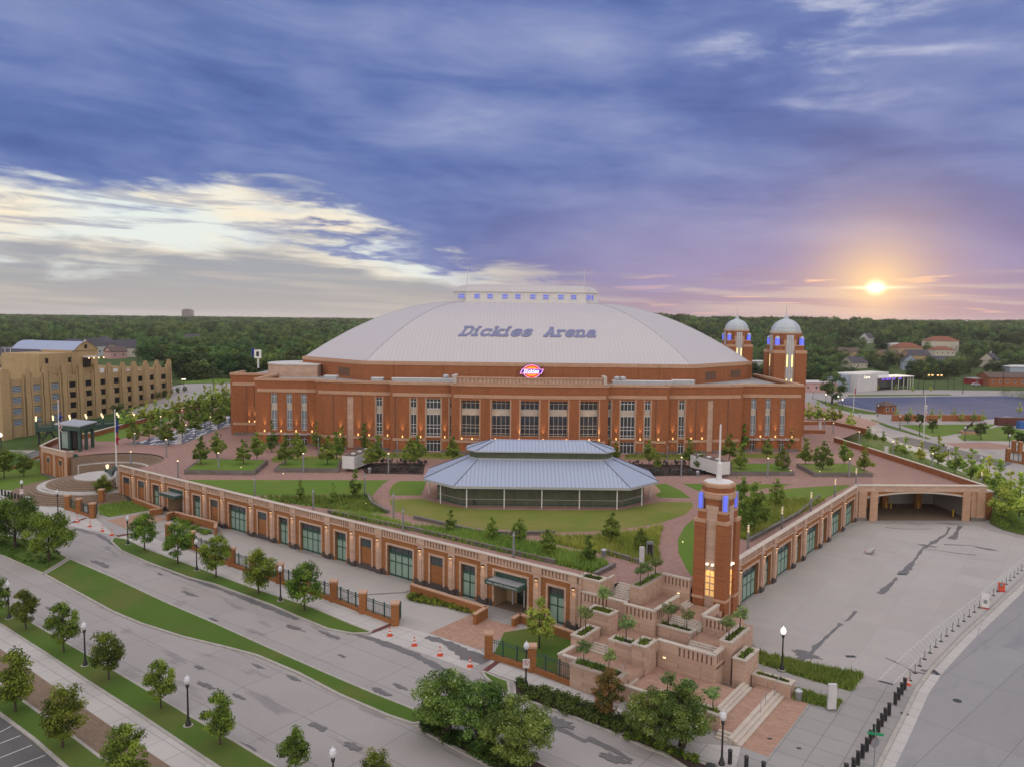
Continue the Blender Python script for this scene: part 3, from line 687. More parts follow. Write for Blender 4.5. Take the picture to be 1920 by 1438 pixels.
def podium_wall(name, label, fr, edges, kinds, flip=False):
    t = thing(name, label, 'retaining wall', fr.at(fr.len / 2, 0, 0))
    base, par, pil, coping, plinth = MB(), MB(), MB(), MB(), MB()
    TH = .9; zc = 5.25
    S = [fr.sof(*e, ZT) for e in edges]
    if flip: S = [0] + S; kinds = ['P'] + kinds
    S[0] = 0; S[-1] = min(S[-1], fr.len)
    for i, k in enumerate(kinds):
        a, b = S[i], S[i + 1]; c = (a + b) / 2; w = b - a
        hw = {'W': w * .21, 'N': w * .22, 'D': min(w * (.30 if not flip else .34), 2.9), 'E': min(w * .31, 3.0), 'P': 0}[k]
        top = 4.35 if k != 'E' else 4.5
        if k == 'P':
            fr.box(base, a, b, -TH, 0, 0, zc, 'podium_brick'); continue
        fr.box(base, a, c - hw, -TH, 0, 0, zc, 'podium_brick'); fr.box(base, c + hw, b, -TH, 0, 0, zc, 'podium_brick'); fr.box(base, c - hw, c + hw, -TH, 0, top, zc, 'podium_brick')
        j = MB()       # stone surround
        for u0, u1 in ((c - hw - .28, c - hw), (c + hw, c + hw + .28)): fr.box(j, u0, u1, -.1, .07, .6, top, 'wall_stone')
        fr.box(j, c - hw - .28, c + hw + .28, -.1, .07, top, top + .28, 'wall_stone'); 
        nm = {'W': 'blind_window', 'N': 'door', 'D': 'garage_door', 'E': 'entrance'}[k]
        if k == 'W':
            fr.box(base, c - hw, c + hw, -TH, -.14, 0, top - 1.25, 'podium_brick')
            wp = MB(); fr.box(wp, c - hw, c + hw, -.3, -.16, top - 1.25, top, 'green_metal')
            n = 3
            w_ = wp.build('window', t); g = MB()
            for q in range(n):
                u = c - hw + (2 * hw) * (q + .12) / n; fr.box(g, u, u + 2 * hw / n * .76, -.17, -.13, top - 1.12, top - .12, 'window_glass')
            g.build('pane', w_); j.build('surround', w_)
        elif k in 'ND':
            dp = MB(); n = 2 if k == 'N' else 4; d0 = -.42
            fr.box(dp, c - hw, c + hw, d0 - .15, d0, .02, top, 'green_paint')
            pn = MB()
            fr.box(dp, c - hw, c + hw, d0, d0 + .16, top - 1.15, top - 1.0, 'green_paint')
            for q in range(n):
                u0 = c - hw + 2 * hw * q / n + .10; u1 = c - hw + 2 * hw * (q + 1) / n - .10
                fr.box(pn, u0, u1, d0, d0 + .03, .3, 1.95, 'green_panel'); fr.box(pn, u0, u1, d0, d0 + .03, 2.15, top - 1.3, 'green_panel')
            for q in range(n + 1):
                u = c - hw + 2 * hw * q / n; fr.box(dp, max(c - hw, u - .05), min(c + hw, u + .05), d0, d0 + .07, .05, top, 'green_metal')
            tr = MB()
            for q in range(n):
                u0 = c - hw + 2 * hw * q / n + .08; u1 = c - hw + 2 * hw * (q + 1) / n - .08; fr.box(tr, u0, u1, d0, d0 + .04, top - .9, top - .12, 'window_glass')
            d_ = dp.build(nm, t); pn.build('panel', d_); tr.build('transom', d_); j.build('surround', d_)
        else:
            d0 = -2.6
            en = MB(); fr.box(en, c - hw, c + hw, d0 - .2, d0, 0, top, 'dark_glass'); fr.box(en, c - hw, c + hw, -.5, -.35, top - 1.0, top, 'green_metal')
            fr.box(en, c - hw, c - hw + .02, d0, -.05, 0, top, 'tan_wall'); fr.box(en, c - hw + .03, c + hw, d0, -.5, top - .05, top - .02, 'tan_wall'); fr.box(en, c - hw, c + hw, d0, 0, -.02, .03, 'tan_paving')
            fr.box(en, c - hw + .05, c - hw * .35, d0, d0 + .1, 0, 3.3, 'tan_wall')
            e_ = en.build('entrance', t); j.build('surround', e_)
            po = MB()
            for u in (-.45, .25, .55): fr.box(po, c + hw * u - .07, c + hw * u + .07, d0 + .5, d0 + .64, 0, 3.4, 'white_paint')
            po.build('post', e_)
            cn = MB(); fr.box(cn, c - hw * 1.12, c + hw * .98, -.4, 1.55, 3.25, 3.75, 'green_metal'); fr.box(cn, c - hw * .98, c + hw * .84, -.2, 1.4, 3.75, 3.78, 'light_metal')
            c_ = cn.build('canopy', t)
            if c < 30 or True: CANOPY.append((fr, c, hw, c_))
    # pilasters, cornice, balustrade parapet
    for i, s0 in enumerate(S):
        w = .52
        pil = MB(); fr.box(pil, max(0, s0 - w), min(fr.len, s0 + w), 0, .22, 0.62, zc, 'wall_stone'); fr.box(pil, max(0, s0 - w + .25), min(fr.len, s0 + w - .25), .22, .30, .62, zc - .3, 'wall_stone'); pil.build('pilaster', t)
        fr.box(plinth, max(0, s0 - w - .04), min(fr.len, s0 + w + .04), 0, .27, 0, .82, 'dark_stone')
    fr.box(base, 0, fr.len, -TH, .12, zc, zc + .24, 'wall_stone')
    for i, k in enumerate(kinds):
        a, b = S[i], S[i + 1]; c = (a + b) / 2
        hw = {'W': 0, 'N': (b - a) * .22 + .28, 'D': min((b - a) * (.30 if not flip else .34), 2.9) + .28, 'E': min((b - a) * .31, 3.0) + .28, 'P': 0}[k]
        if hw:
            fr.box(plinth, a + .66, c - hw, 0, .06, 0, .8, 'dark_stone'); fr.box(plinth, c + hw, b - .66, 0, .06, 0, .8, 'dark_stone')
        else: fr.box(plinth, a + .66, b - .66, 0, .06, 0, .8, 'dark_stone')
    z0 = zc + .24
    for i, s0 in enumerate(S): fr.box(par, max(0, s0 - .62), min(fr.len, s0 + .62), -.42, .2, z0, ZT - .12, 'wall_stone')
    for i in range(len(kinds)):
        a, b = S[i] + .62, S[i + 1] - .62
        fr.box(par, a, b, -.38, -.14, z0, ZT - .12, 'wall_stone')
        n = max(2, int((b - a) / .46))
        for q in range(n):
            u = a + (b - a) * (q + .22) / n; fr.box(par, u, u + (b - a) / n * .58, -.14, .04, z0, ZT - .12, 'wall_stone')
    fr.box(coping, 0, fr.len, -.46, .26, ZT - .12, ZT, 'pale_stone')
    base.build('brickwork', t); plinth.build('plinth', t); par.build('parapet', t); coping.build('coping', t)
    for i, s0 in enumerate(S[1:-1]):
        l = MB(); fr.box(l, s0 - .10, s0 + .10, .32, .48, 4.74, 4.86, 'lamp_glow'); fr.box(l, s0 - .18, s0 + .18, .30, .54, 4.87, 5.0, 'dark_iron'); lo = l.build('wall_lamp', t)
        spot(lo, fr.at(s0, .55, 4.68), (0, 0, -1), 26, ang=100)
    return t, S
CANOPY = []
FL = Frame(L0, L1)
le = [222.5, 250.8, 277.5, 306, 352, 384.5, 418, 472, 511, 550.5, 615, 662, 711, 790.5, 848, 909, 1009, 1079, 1092]
ly = lambda x: 871 + (x - 222.5) * (1080 - 871) / (1092 - 222.5)
left_wall, SL = podium_wall('podium_wall', 'long brick and stone podium wall with green doors along the street yard', FL, [(x, ly(x)) for x in le], list('WWNENWDWNDNWDWNEN') + ['P'])
FRt = Frame(Vector((C0.x, C0.y, 0)) + EB * 11.25 + EA * -.55, R1, Vector((80, 60, 0)))
re_ = [1385, 1430, 1453, 1490, 1509, 1540, 1556.5, 1583, 1606]
ry = lambda x: 1033 + (x - 1400) * (909 - 1033) / 208.5
right_wall, SR = podium_wall('podium_wall', 'brick and stone podium wall with green doors facing the loading court', FRt, [(x, ry(x)) for x in re_], list('DNDNDNDD'), True)
# lettering on the near canopy
def text_mesh(txt, size, shear=0.0, offset=0.0, extr=.01, spacing=1.0):
    cu = bpy.data.curves.new('txt', 'FONT'); cu.body = txt; cu.size = size; cu.shear = shear; cu.offset = offset; cu.extrude = extr; cu.align_x = 'CENTER'; cu.align_y = 'CENTER'; cu.space_character = spacing
    o = bpy.data.objects.new('txt', cu); me = bpy.data.meshes.new_from_object(o); bpy.data.objects.remove(o); bpy.data.curves.remove(cu); return me
def put_text(name, txt, size, mat, origin, xdir, zdir, parent, **kw):
    me = text_mesh(txt, size, **kw); xd = Vector(xdir).normalized(); zd = Vector(zdir).normalized(); yd = xd.cross(zd)   # faces -yd
    Mx = Matrix((xd, zd, xd.cross(zd))).transposed().to_4x4(); Mx.translation = origin; me.transform(Mx)
    me.materials.clear(); me.materials.append(MAT[mat]); o = bpy.data.objects.new(name, me); COL.objects.link(o)
    if parent is not None: o.parent = parent; o.matrix_parent_inverse = Matrix.Translation(-Vector(parent.location)) if parent.location.length else Matrix()
    return o
fr, c, hw, c_ = CANOPY[1]
put_text('lettering', 'HALL CENTER ENTRANCE', .34, 'white_paint', fr.at(c - hw * .07, 1.57, 3.5), (fr.e.x, fr.e.y, 0), (0, 0, 1), c_, spacing=1.15)
# the arched wall of the loading dock
FA = Frame(R1, A1); t = thing('dock_wall', 'low brick wall with one broad shallow arch over a dark loading dock', 'loading dock', FA.at(FA.len / 2, 0, 0))
o0, o1 = FA.sof(1625, 943, 3), FA.sof(1821, 944, 3); spr, crown, zc = 4.05, 5.0, 5.25
archz = lambda u: spr + (crown - spr) * (1 - ((u - (o0 + o1) / 2) / ((o1 - o0) / 2)) ** 2)
m = MB(); FA.box(m, 0, o0, -.8, 0, 0, zc, 'band_stone'); FA.box(m, o1, FA.len, -.8, 0, 0, zc, 'band_stone')
vous = MB(); n = 24
for i in range(n):
    u0, u1 = o0 + (o1 - o0) * i / n, o0 + (o1 - o0) * (i + 1) / n; z0, z1 = archz(u0), archz(u1)
    for mm, d0, d1, lo0, lo1, hi0, hi1, mt in ((m, -.8, 0, z0, z1, zc, zc, 'podium_brick'), (vous, -.82, .06, z0 - .02, z1 - .02, z0 + .28, z1 + .28, 'pale_stone')):
        hi0 = min(hi0, zc); hi1 = min(hi1, zc)
        A = [FA.at(u0, d0, lo0), FA.at(u1, d0, lo1), FA.at(u1, d0, hi1), FA.at(u0, d0, hi0)]; B = [FA.at(u0, d1, lo0), FA.at(u1, d1, lo1), FA.at(u1, d1, hi1), FA.at(u0, d1, hi0)]
        mm.poly(B, mt); mm.poly(A[::-1], mt); mm.poly([A[0], A[1], B[1], B[0]], mt); mm.poly([A[3], B[3], B[2], A[2]], mt)
m.build('brickwork', t); vous.build('arch', t)
for s0 in (.9, 3.0, FA.len - 3.6, FA.len - 1.0): m = MB(); FA.box(m, s0 - .7, s0 + .7, 0, .25, 0, zc, 'band_stone'); m.build('pilaster', t)
m = MB(); FA.box(m, -.2, FA.len, -.8, .15, zc, ZT - .12, 'pink_stone'); FA.box(m, -.3, FA.len + .2, -.9, .3, ZT - .12, ZT, 'pale_stone'); m.build('parapet', t)
m = MB(); FA.box(m, o0 - 1, o1 + 1, -13.2, -13, 0, 4.9, 'concrete_wall'); FA.box(m, o0 - 1, o0 - .7, -13, -.8, 0, 4.9, 'concrete_wall'); FA.box(m, o1 + .7, o1 + 1, -13, -.8, 0, 4.9, 'concrete_wall'); FA.box(m, o0 - 1, o1 + 1, -13.2, -.8, 4.92, 5.1, 'concrete_wall'); m.build('dock_interior', t)
for u in (.24, .44, .78):
    s0 = o0 + (o1 - o0) * u; m = MB(); FA.box(m, s0 - .55, s0 + .55, -10.5, -9.4, 0, 4.9, 'podium_brick'); m.build('brick_pier', t)
m = MB(); FA.box(m, -.2, FA.len + .2, 0, .3, 0, .55, 'grey_stone')
b = MB(); FA.box(b, -.1, o0, 0, .29, 0, .6, 'grey_stone'); FA.box(b, o1, FA.len, 0, .29, 0, .6, 'grey_stone'); b.build('plinth', t)
fill([FA.xy(o0 - 1, 0), FA.xy(o1 + 1, 0), FA.xy(o1 + 1, -13), FA.xy(o0 - 1, -13)], .02, 'tan_paving', 'dock_paving')
m = MB(); m.prism([FA.xy(FA.len + .02, -.6), FA.xy(FA.len + 1.9, -.9), FA.xy(FA.len + 2.1, -9), FA.xy(FA.len + .02, -9)], 0, zc - .2, 'podium_brick'); m.prism([FA.xy(FA.len + .0, -.5), FA.xy(FA.len + 2.0, -.8), FA.xy(FA.len + 2.2, -9), FA.xy(FA.len + .0, -9)], zc - .2, zc, 'pale_stone'); m.build('return_wall', t)
i = 0
for u, off in ((.235, -9), (.285, -9), (.435, -9), (.485, -9), (.765, -9), (.93, -3)):
    s0 = o0 + (o1 - o0) * u; m = MB(); v = FA.at(s0, off, 0); m.lathe([(.14, 0), (.14, 1.25), (.09, 1.36), (0.01, 1.38)], 'yellow_paint', 8, v); o = m.build('guard_post')
    tag(o, f'{nth(i)} yellow guard post from the left inside the dock arch', 'guard post', 'yellow guard posts in the loading dock'); i += 1
# slanted brick retaining wall with bright coping and its outer neighbour
def low_wall(name, pts, z0, z1, th, mat, cop, label, cat='retaining wall', px=True):
    q = pts; t = thing(name, label, cat, (q[0].x, q[0].y, z0)); m, c = MB(), MB()
    for a, b in zip(q[:-1], q[1:]):
        f = Frame(a, b); f.box(m, -.02, f.len + .02, -th / 2, th / 2, z0, z1, mat); f.box(c, -.08, f.len + .08, -th / 2 - .06, th / 2 + .06, z1, z1 + .14, cop)
    m.build('brickwork', t); c.build('coping', t); return t
low_wall('brick_wall', sw, 0, 6.3, .5, 'arena_brick', 'pale_stone', 'long slanting brick retaining wall with light coping east of the plaza')
low_wall('brick_wall', rw, 0, 6.3, .5, 'arena_brick', 'pale_stone', 'brick retaining wall with light coping behind the western lawn and trees')
wq = [P(1547, 807, 6), P(1500, 806, 6), P(1496, 790, 6.2), P(1560, 789, 6.2), P(1600, 800, 5.8), P(1624, 808, 5.4)]
low_wall('brick_wall', wq, 4.6, 6.1, .5, 'arena_brick', 'band_stone', 'low curved brick wall around the pit behind the east plaza trees')

V3_ = lambda p: Vector((p[0], p[1], 0))
# kiosk block with the elevator pavilion at the left end
FK = Frame(K0, P(125, 847, ZT)); t = thing('stair_block', 'small brick and stone block with two windows beside the round stairs', 'building', FK.at(2, 0, 0))
m = MB(); kv = FK.at(FK.len, -9, 0) - FK.at(FK.len, 0, 0); kx = [FK.xy(0, 0), FK.xy(FK.len, 0), (K1.x, K1.y), (K1.x + kv.x, K1.y + kv.y), FK.xy(0, -9)]
m.prism(kx, 0, DK - .03, 'podium_brick', top='brick_paving'); m.build('brickwork', t)
m = MB()
for p0, p1 in ((kx[0], kx[1]), (kx[1], kx[2])):
    f = Frame(V3_(p0), V3_(p1)); f.box(m, -.1, f.len + .1, -.3, .15, DK, ZT - .12, 'pink_stone'); f.box(m, -.15, f.len + .15, -.38, .24, ZT - .12, ZT, 'pale_stone')
m.build('parapet', t)
m = MB()
for s0 in (.35, FK.len * .52, FK.len - .4): m = MB(); FK.box(m, s0 - .5, s0 + .5, 0, .2, .5, DK, 'band_stone'); m.build('pilaster', t)
m = MB(); FK.box(m, -.05, FK.len + .05, 0, .22, 0, .5, 'grey_stone'); m.build('plinth', t)
for s0 in (FK.len * .27, FK.len * .76):
    m = MB(); FK.box(m, s0 - .8, s0 + .8, 0, .08, .9, 4.6, 'band_stone'); FK.box(m, s0 - .5, s0 + .5, .08, .1, .9, 3.1, 'podium_brick'); w_ = m.build('window', t)
    m = MB(); FK.box(m, s0 - .55, s0 + .55, .1, .13, 3.2, 4.3, 'window_glass'); m.build('pane', w_)
# round stair: convex fan below, bowl above
ax = math.atan2(wn.y, wn.x)
def ringsec(m, r0, r1, b0, b1, z, mat, zb, n=22):
    pts = [(SCc.x + r1 * math.cos(b0 + (b1 - b0) * i / n), SCc.y + r1 * math.sin(b0 + (b1 - b0) * i / n)) for i in range(n + 1)]
    if r0 > .1: pts += [(SCc.x + r0 * math.cos(b1 - (b1 - b0) * i / n), SCc.y + r0 * math.sin(b1 - (b1 - b0) * i / n)) for i in range(n + 1)]
    m.prism(pts, zb, z, mat, top=mat)
m = MB(); NS = 13; zl = 2.6; ri = rS * .45
for i in range(NS):
    r = rS - (rS - ri) * i / NS; zz = DK - (DK - zl) * (i + 1) / NS
    ringsec(m, 0, r, ax - R(100), ax + R(100), zz, 'tan_paving' if i not in (5, 6) else 'walk_concrete', -.0) if False else ringsec(m, r - (rS - ri) / NS, r, ax - R(97), ax + R(97), zz, 'tan_paving' if i not in (6,) else 'walk_concrete', 0)
ringsec(m, 0, ri, ax - math.pi, ax + math.pi * .999, zl, 'walk_concrete', 0, 40)
NF = 14
for i in range(NF):
    r = ri + (rS * 1.42 - ri) * (i + 1) / NF; zz = zl * (1 - (i + 1) / (NF + 1)); ringsec(m, r - (rS * 1.42 - ri) / NF, r, ax + math.pi - R(92), ax + math.pi + R(80), zz, 'tan_paving' if i not in (6, 7) else 'walk_concrete', 0)
tag(m.build('round_stair'), 'fan shaped round stair climbing between the block and the long wall', 'stairs')
sheet('stair_paving', [(36, 923), (60, 905), (100, 893), (220, 925), (225, 945), (180, 950), (120, 938), (60, 935)], .055, 'tan_paving', thick=.03)
# green pavilion
q = [P(a, b, DK) for a, b in ((113, 842), (150, 846), (174, 838), (140, 834))]
t = thing('elevator_pavilion', 'dark green metal elevator pavilion with glass front above the round stair', 'pavilion', tuple(q[0]))
m = MB()
for p in q + [(q[1] + q[2]) * .5, (q[0] + q[1]) * .5]: MB().lathe([(.38, 0), (.38, 5.0)], 'green_metal', 4, p, R(45)).build('column', t)
m = MB(); m.prism(inset(q, -.7), DK + 4.6, DK + 5.6, 'green_metal'); m.prism(inset(q, -.9), DK + 5.6, DK + 5.85, 'light_metal'); m.build('roof', t)
m = MB(); f = Frame(q[0], q[1]); f.box(m, .6, f.len * .5, -.2, 0, DK + .4, DK + 4.2, 'green_glass'); m.build('glass_front', t)
m = MB(); f.box(m, .4, f.len * .6, -2.6, -.3, DK, DK + 4.5, 'dark_glass'); m.build('elevator_shaft', t)
# lamp piers with green scroll brackets at the stair foot
for px, py, side, lb in ((164, 888, -1, 'green lamp pier with scroll rail at the left of the round stair'), (202, 898, 1, 'green lamp pier with scroll rail at the right of the round stair')):
    b = P(px, py, 1.0); t = thing('lamp_pier', lb, 'lamp', tuple(b), 'lamp piers of the round stair'); m = MB()
    m.box(b.x - .38, b.x + .38, b.y - .38, b.y + .38, 0, 3.1, 'green_metal'); m.box(b.x - .46, b.x + .46, b.y - .46, b.y + .46, 3.1, 3.25, 'green_metal'); m.build('pier', t)
    MB().lathe([(.2, 0), (.34, .75), (.1, .85)], 'lamp_warm', 8, (b.x, b.y, 3.25)).build('lantern', t)
    e = Vector((K1.x, K1.y, 6.3)) if side < 0 else Vector((L0.x, L0.y, 6.3)); s0 = Vector((b.x, b.y, 2.6)); rail = MB()
    pts = [s0.lerp(e, i / 8) + Vector((0, 0, .45 * math.sin(i * math.pi / 2.2))) for i in range(9)]
    for p0, p1 in zip(pts[:-1], pts[1:]):
        d = (p1 - p0); nn = Vector((-d.y, d.x, 0)).normalized() * .18
        rail.poly([p0 - nn, p1 - nn, p1 - nn - Vector((0, 0, .9)), p0 - nn - Vector((0, 0, .9))], 'green_metal'); rail.poly([p0 + nn, p0 + nn - Vector((0, 0, .9)), p1 + nn - Vector((0, 0, .9)), p1 + nn], 'green_metal'); rail.poly([p0 - nn, p0 + nn, p1 + nn, p1 - nn], 'green_metal')
    rail.build('scroll_rail', t)

# ------------------------------------------------------------------ corner terraces
T = thing('terrace_stair', 'stepped pink stone terrace stairs climbing from the corner walk to the plaza', 'terrace', tuple(C0))
fl = MB()
def fbox(m, a0, a1, b0, b1, z0, z1, mat, top=None): m.prism([tuple(ab(a0, b0))[:2], tuple(ab(a1, b0))[:2], tuple(ab(a1, b1))[:2], tuple(ab(a0, b1))[:2]], z0, z1, mat, top=top)
def floor_(a0, a1, b0, b1, z): fbox(fl, a0, a1, b0, b1, 0, z, 'pink_stone', 'pink_paving')
floor_(-11.45, -9.92, -11.2, -1.25, .45); floor_(-9.0, -1.1, -10.4, -4.4, .95); floor_(-.9, 6.4, -10.1, -6.6, 1.55); floor_(2.9, 5.6, -5.75, -3.6, 2.15); floor_(-6.6, 4.9, -3.95, -.75, 2.148)
floor_(-6.4, -2.75, -.55, 2.5, 2.75); floor_(-2.9, 1.0, 2.9, 7.2, 3.5); floor_(1.0, 9.9, -.35, 2.9, 3.85); floor_(1.2, 4.28, 2.9, 7.05, 3.848); floor_(-5.4, -3.4, 2.0, 7.3, 3.2); floor_(-6.4, -2.9, 2.5, 7.2, 2.7)
fl.build('landing', T)
def steps(a0, a1, b0, b1, z0, z1, n, axis, rev=False):      # climbing along axis, upward in + unless rev
    m = MB()
    for i in range(n):
        k = i if not rev else n - 1 - i; zz = z0 + (z1 - z0) * (k + 1) / n
        if axis == 'a': fbox(m, a0 + (a1 - a0) * i / n, a0 + (a1 - a0) * (i + 1) / n, b0, b1, 0, zz - .004, 'pale_stone')
        else: fbox(m, a0, a1, b0 + (b1 - b0) * i / n, b0 + (b1 - b0) * (i + 1) / n, 0, zz - .004, 'pale_stone')
    m.build('steps', T)
steps(-12.6, -11.45, -12.2, -1.2, 0, .45, 3, 'a'); steps(-9.92, -9.0, -9.6, -2.4, .45, .95, 3, 'a'); steps(-11.45, -10.3, -12.2, -11.2, 0, .44, 3, 'b')
steps(-1.1, .3, -10.05, -8.4, .95, 1.548, 4, 'a'); steps(3.35, 5.5, -7.0, -5.75, 1.55, 2.146, 4, 'b'); steps(-6.3, -2.8, -1.6, -.55, 2.15, 2.746, 4, 'b'); steps(-2.75, .9, 1.7, 2.9, 2.75, 3.496, 5, 'b'); steps(.3, 1.2, 5.2, 7.0, 3.5, 3.846, 3, 'a'); steps(5.75, 8.2, 1.2, 4.2, 3.85, 5.196, 9, 'b')
PLANT_SPOTS = []
def block(label, a0, a1, b0, b1, z1, z0=0.0, plants=0, rim=.32, tuft=True):
    m = MB(); fbox(m, a0, a1, b0, b1, z0, z1 - .16, 'pink_stone')
    p = m.build('planter', T); c = MB()
    for q in ((a0 - .06, a1 + .06, b0 - .06, b0 + rim), (a0 - .06, a1 + .06, b1 - rim, b1 + .06), (a0 - .06, a0 + rim, b0 + rim, b1 - rim), (a1 - rim, a1 + .06, b0 + rim, b1 - rim)): fbox(c, *q, z1 - .16, z1, 'pale_stone')
    c.build('coping', p); s = MB(); fbox(s, a0 + rim, a1 - rim, b0 + rim, b1 - rim, z1 - .16, z1 - .08, 'soil'); s.build('soil', p)
    PLANT_SPOTS.append((a0 + rim, a1 - rim, b0 + rim, b1 - rim, z1 - .08))
block('', -.9, 4.35, -12.1, -10.3, 2.4); block('', 5.6, 7.0, -7.9, -4.5, 3.2); block('', 4.9, 7.75, -3.75, -2.0, 4.45); block('', .45, 3.3, -6.7, -5.3, 3.3); block('', -1.1, .42, -7.15, -4.85, 3.75)
block('', -2.7, 1.3, -.35, .95, 3.4, 0); block('', -7.65, -6.42, -2.1, 2.7, 4.25); block('', -9.3, -8.0, -2.6, .85, 3.1); block('', -13.1, -9.4, -1.15, .05, 1.35); block('', -10.25, -4.0, -10.95, -9.75, 1.45)
block('', 4.28, 5.65, 1.95, 7.95, 6.0); block('', 8.35, 11.3, -.05, 1.65, 6.3)
def wall(a0, a1, b0, b1, z0, z1, bal=None):
    m = MB(); fbox(m, a0, a1, b0, b1, z0, z1 - .16, 'pink_stone'); w = m.build('parapet', T); c = MB(); fbox(c, a0 - .06, a1 + .06, b0 - .06, b1 + .06, z1 - .16, z1, 'pale_stone'); c.build('coping', w)
    if bal:
        s = MB(); ax_, side, u0, u1 = bal; n = int((u1 - u0) / .42)
        for i in range(n):
            u = u0 + (u1 - u0) * (i + .3) / n; w_ = .14
            if ax_ == 'a': fbox(s, u, u + w_, *((b0 - .02, b0 - .001) if side < 0 else (b1 + .001, b1 + .02)), z1 - 1.05, z1 - .22, 'brown_wall')
            else: fbox(s, *((a0 - .02, a0 - .001) if side < 0 else (a1 + .001, a1 + .02)), u, u + w_, z1 - 1.05, z1 - .22, 'brown_wall')
        s.build('baluster_slots', w)
wall(-7.0, -1.1, -4.6, -4.2, 0, 3.7, ('a', -1, -6.9, -3.2)); wall(-7.0, -6.62, -4.2, -2.1, 0, 3.7, ('b', -1, -4.1, -2.4))
wall(6.3, 6.65, -10.75, -7.9, 0, 2.25); wall(4.35, 6.3, -10.75, -10.4, 0, 2.25); wall(-4.0, -.9, -11.2, -10.9, 0, 1.5)
wall(1.2, 4.85, -.85, -.5, 0, 4.9, ('a', -1, 1.4, 4.7)); wall(1.2, 1.55, -.5, 5.2, 0, 4.9, ('b', -1, -.3, 1.8)); wall(4.85, 10.4, -.45, -.1, 0, 4.9, ('a', -1, 7.0, 10.2)); wall(10.05, 10.4, -.1, 0.05, 3, 4.9)
wall(.92, 4.28, 7.05, 7.4, 0, 6.3, ('a', -1, 1.0, 4.1)); wall(-2.9, -2.6, 2.45, 6.4, 0, 4.5, ('b', 1, 2.6, 6.0)); wall(-5.8, -2.9, 2.1, 2.45, 0, 4.5, ('a', -1, -5.7, -3.1)); wall(8.25, 8.36, 1.65, 3.0, 3, 6.3)
wall(-6.42, -5.8, 2.1, 2.4, 0, 4.2)
m = MB()
for a_, b_, z_ in ((6.0, 1.3, 3.9), (7.9, 1.3, 3.9), (-6.2, -1.5, 2.2), (-2.9, -1.5, 2.2), (.2, -10, 1.0), (3.5, -6.9, 1.6), (-1.0, 1.8, 2.8), (-11.9, -2, .3), (-12.0, -6, .3)):
    p0, p1 = ab(a_, b_, z_), ab(a_, b_ + 1.2, z_ + .5); m = MB(); m.tube([p0, p0 + Vector((0, 0, .95)), p1 + Vector((0, 0, .95)), p1], .03, 'grey_metal', 5); m.build('handrail', T)
put_text('lettering', 'Dickies Arena', .38, 'brown_wall', ab(-7.02, -3.15, 2.2), tuple(EB), (0, 0, 1), T)
for a_, b_, z_ in ((-2.0, -4.63, 2.0), (-5.0, -9.7, 1.0), (2.0, 6.9, 4.4)):
    m = MB(); fbox(m, a_, a_ + .28, b_ - .06, b_, z_, z_ + .12, 'lamp_warm'); m.build('step_light', T)

# clock-less corner tower
ta, tb = -1.2, 9.3; TW = thing('corner_tower', 'square brick tower with octagonal crown and blue lanterns at the terrace corner', 'tower', tuple(ab(ta, tb)))
def tbox(m, a0, a1, b0, b1, z0, z1, mat): fbox(m, ta + a0, ta + a1, tb + b0, tb + b1, z0, z1, mat)
m = MB(); h = 1.92
for sa in (-1, 1):
    for sb in (-1, 1):
        A = sorted((sa * .62, sa * h)); B = sorted((sb * .62, sb * h)); tbox(m, *A, *B, 0, 12.95, 'arena_brick'); A2 = sorted((sa * .62, sa * (h - .28))); B2 = sorted((sb * .62, sb * (h - .28))); tbox(m, *A2, *B2, 13.3, 14.1, 'arena_brick')
m.build('brick_pier', TW)
m = MB()
for sa in (-1, 1):
    for sb in (-1, 1):
        A = sorted((sa * .58, sa * (h + .06))); B = sorted((sb * .58, sb * (h + .06))); tbox(m, *A, *B, 12.95, 13.3, 'band_stone'); A = sorted((sa * .58, sa * (h - .22))); B = sorted((sb * .58, sb * (h - .22))); tbox(m, *A, *B, 14.1, 14.4, 'band_stone'); A = sorted((sa * .6, sa * (h + .07))); B = sorted((sb * .6, sb * (h + .07))); tbox(m, *A, *B, 4.3, 4.6, 'band_stone')
tbox(m, -h - .05, h + .05, -h - .05, h + .05, 0, .8, 'grey_stone'); m.build('stone_band', TW)
m = MB()
for i, (x0, x1, y0, y1) in enumerate(((-.72, .72, -1.62, -1.3), (-1.62, -1.3, -.72, .72), (-.72, .72, 1.3, 1.62), (1.3, 1.62, -.72, .72))): tbox(m, x0, x1, y0, y1, 0, 14.9, 'pink_stone')
m.build('stone_panel', TW)
w, w2 = MB(), MB()
for i in range(4):
    for u in (-.5, .08):
        tbox(w, u, u + .42, -1.66, -1.63, 4.7 + i * .75, 5.3 + i * .75, 'lamp_amber')
        tbox(w2, -1.66, -1.63, u, u + .42, 4.7 + i * .75, 5.3 + i * .75, 'lamp_amber')
w.build('lit_window', TW); w2.build('lit_window', TW)
m = MB(); 
for u in (-.42, .2): tbox(m, u, u + .22, -1.95, -1.66, 8.2, 8.4, 'lamp_white'); tbox(m, -1.95, -1.66, u, u + .22, 8.2, 8.4, 'lamp_white')
fx = m.build('flood_light', TW)
spot(fx, ab(ta, tb - 2.2, 8.1), tuple(EB * .35 + Vector((0, 0, -1))), 60, ang=80); spot(fx, ab(ta - 2.2, tb, 8.1), tuple(EA * .35 + Vector((0, 0, -1))), 60, ang=80)
ctr = ab(ta, tb)
m = MB(); rot = _t * -1 + R(22.5) 
m.lathe([(1.75, 12.9), (1.75, 15.6)], 'arena_brick', 8, ctr, rot); m.lathe([(1.78, 16.35), (1.78, 16.9)], 'arena_brick', 8, ctr, rot); m.build('octagon_drum', TW)
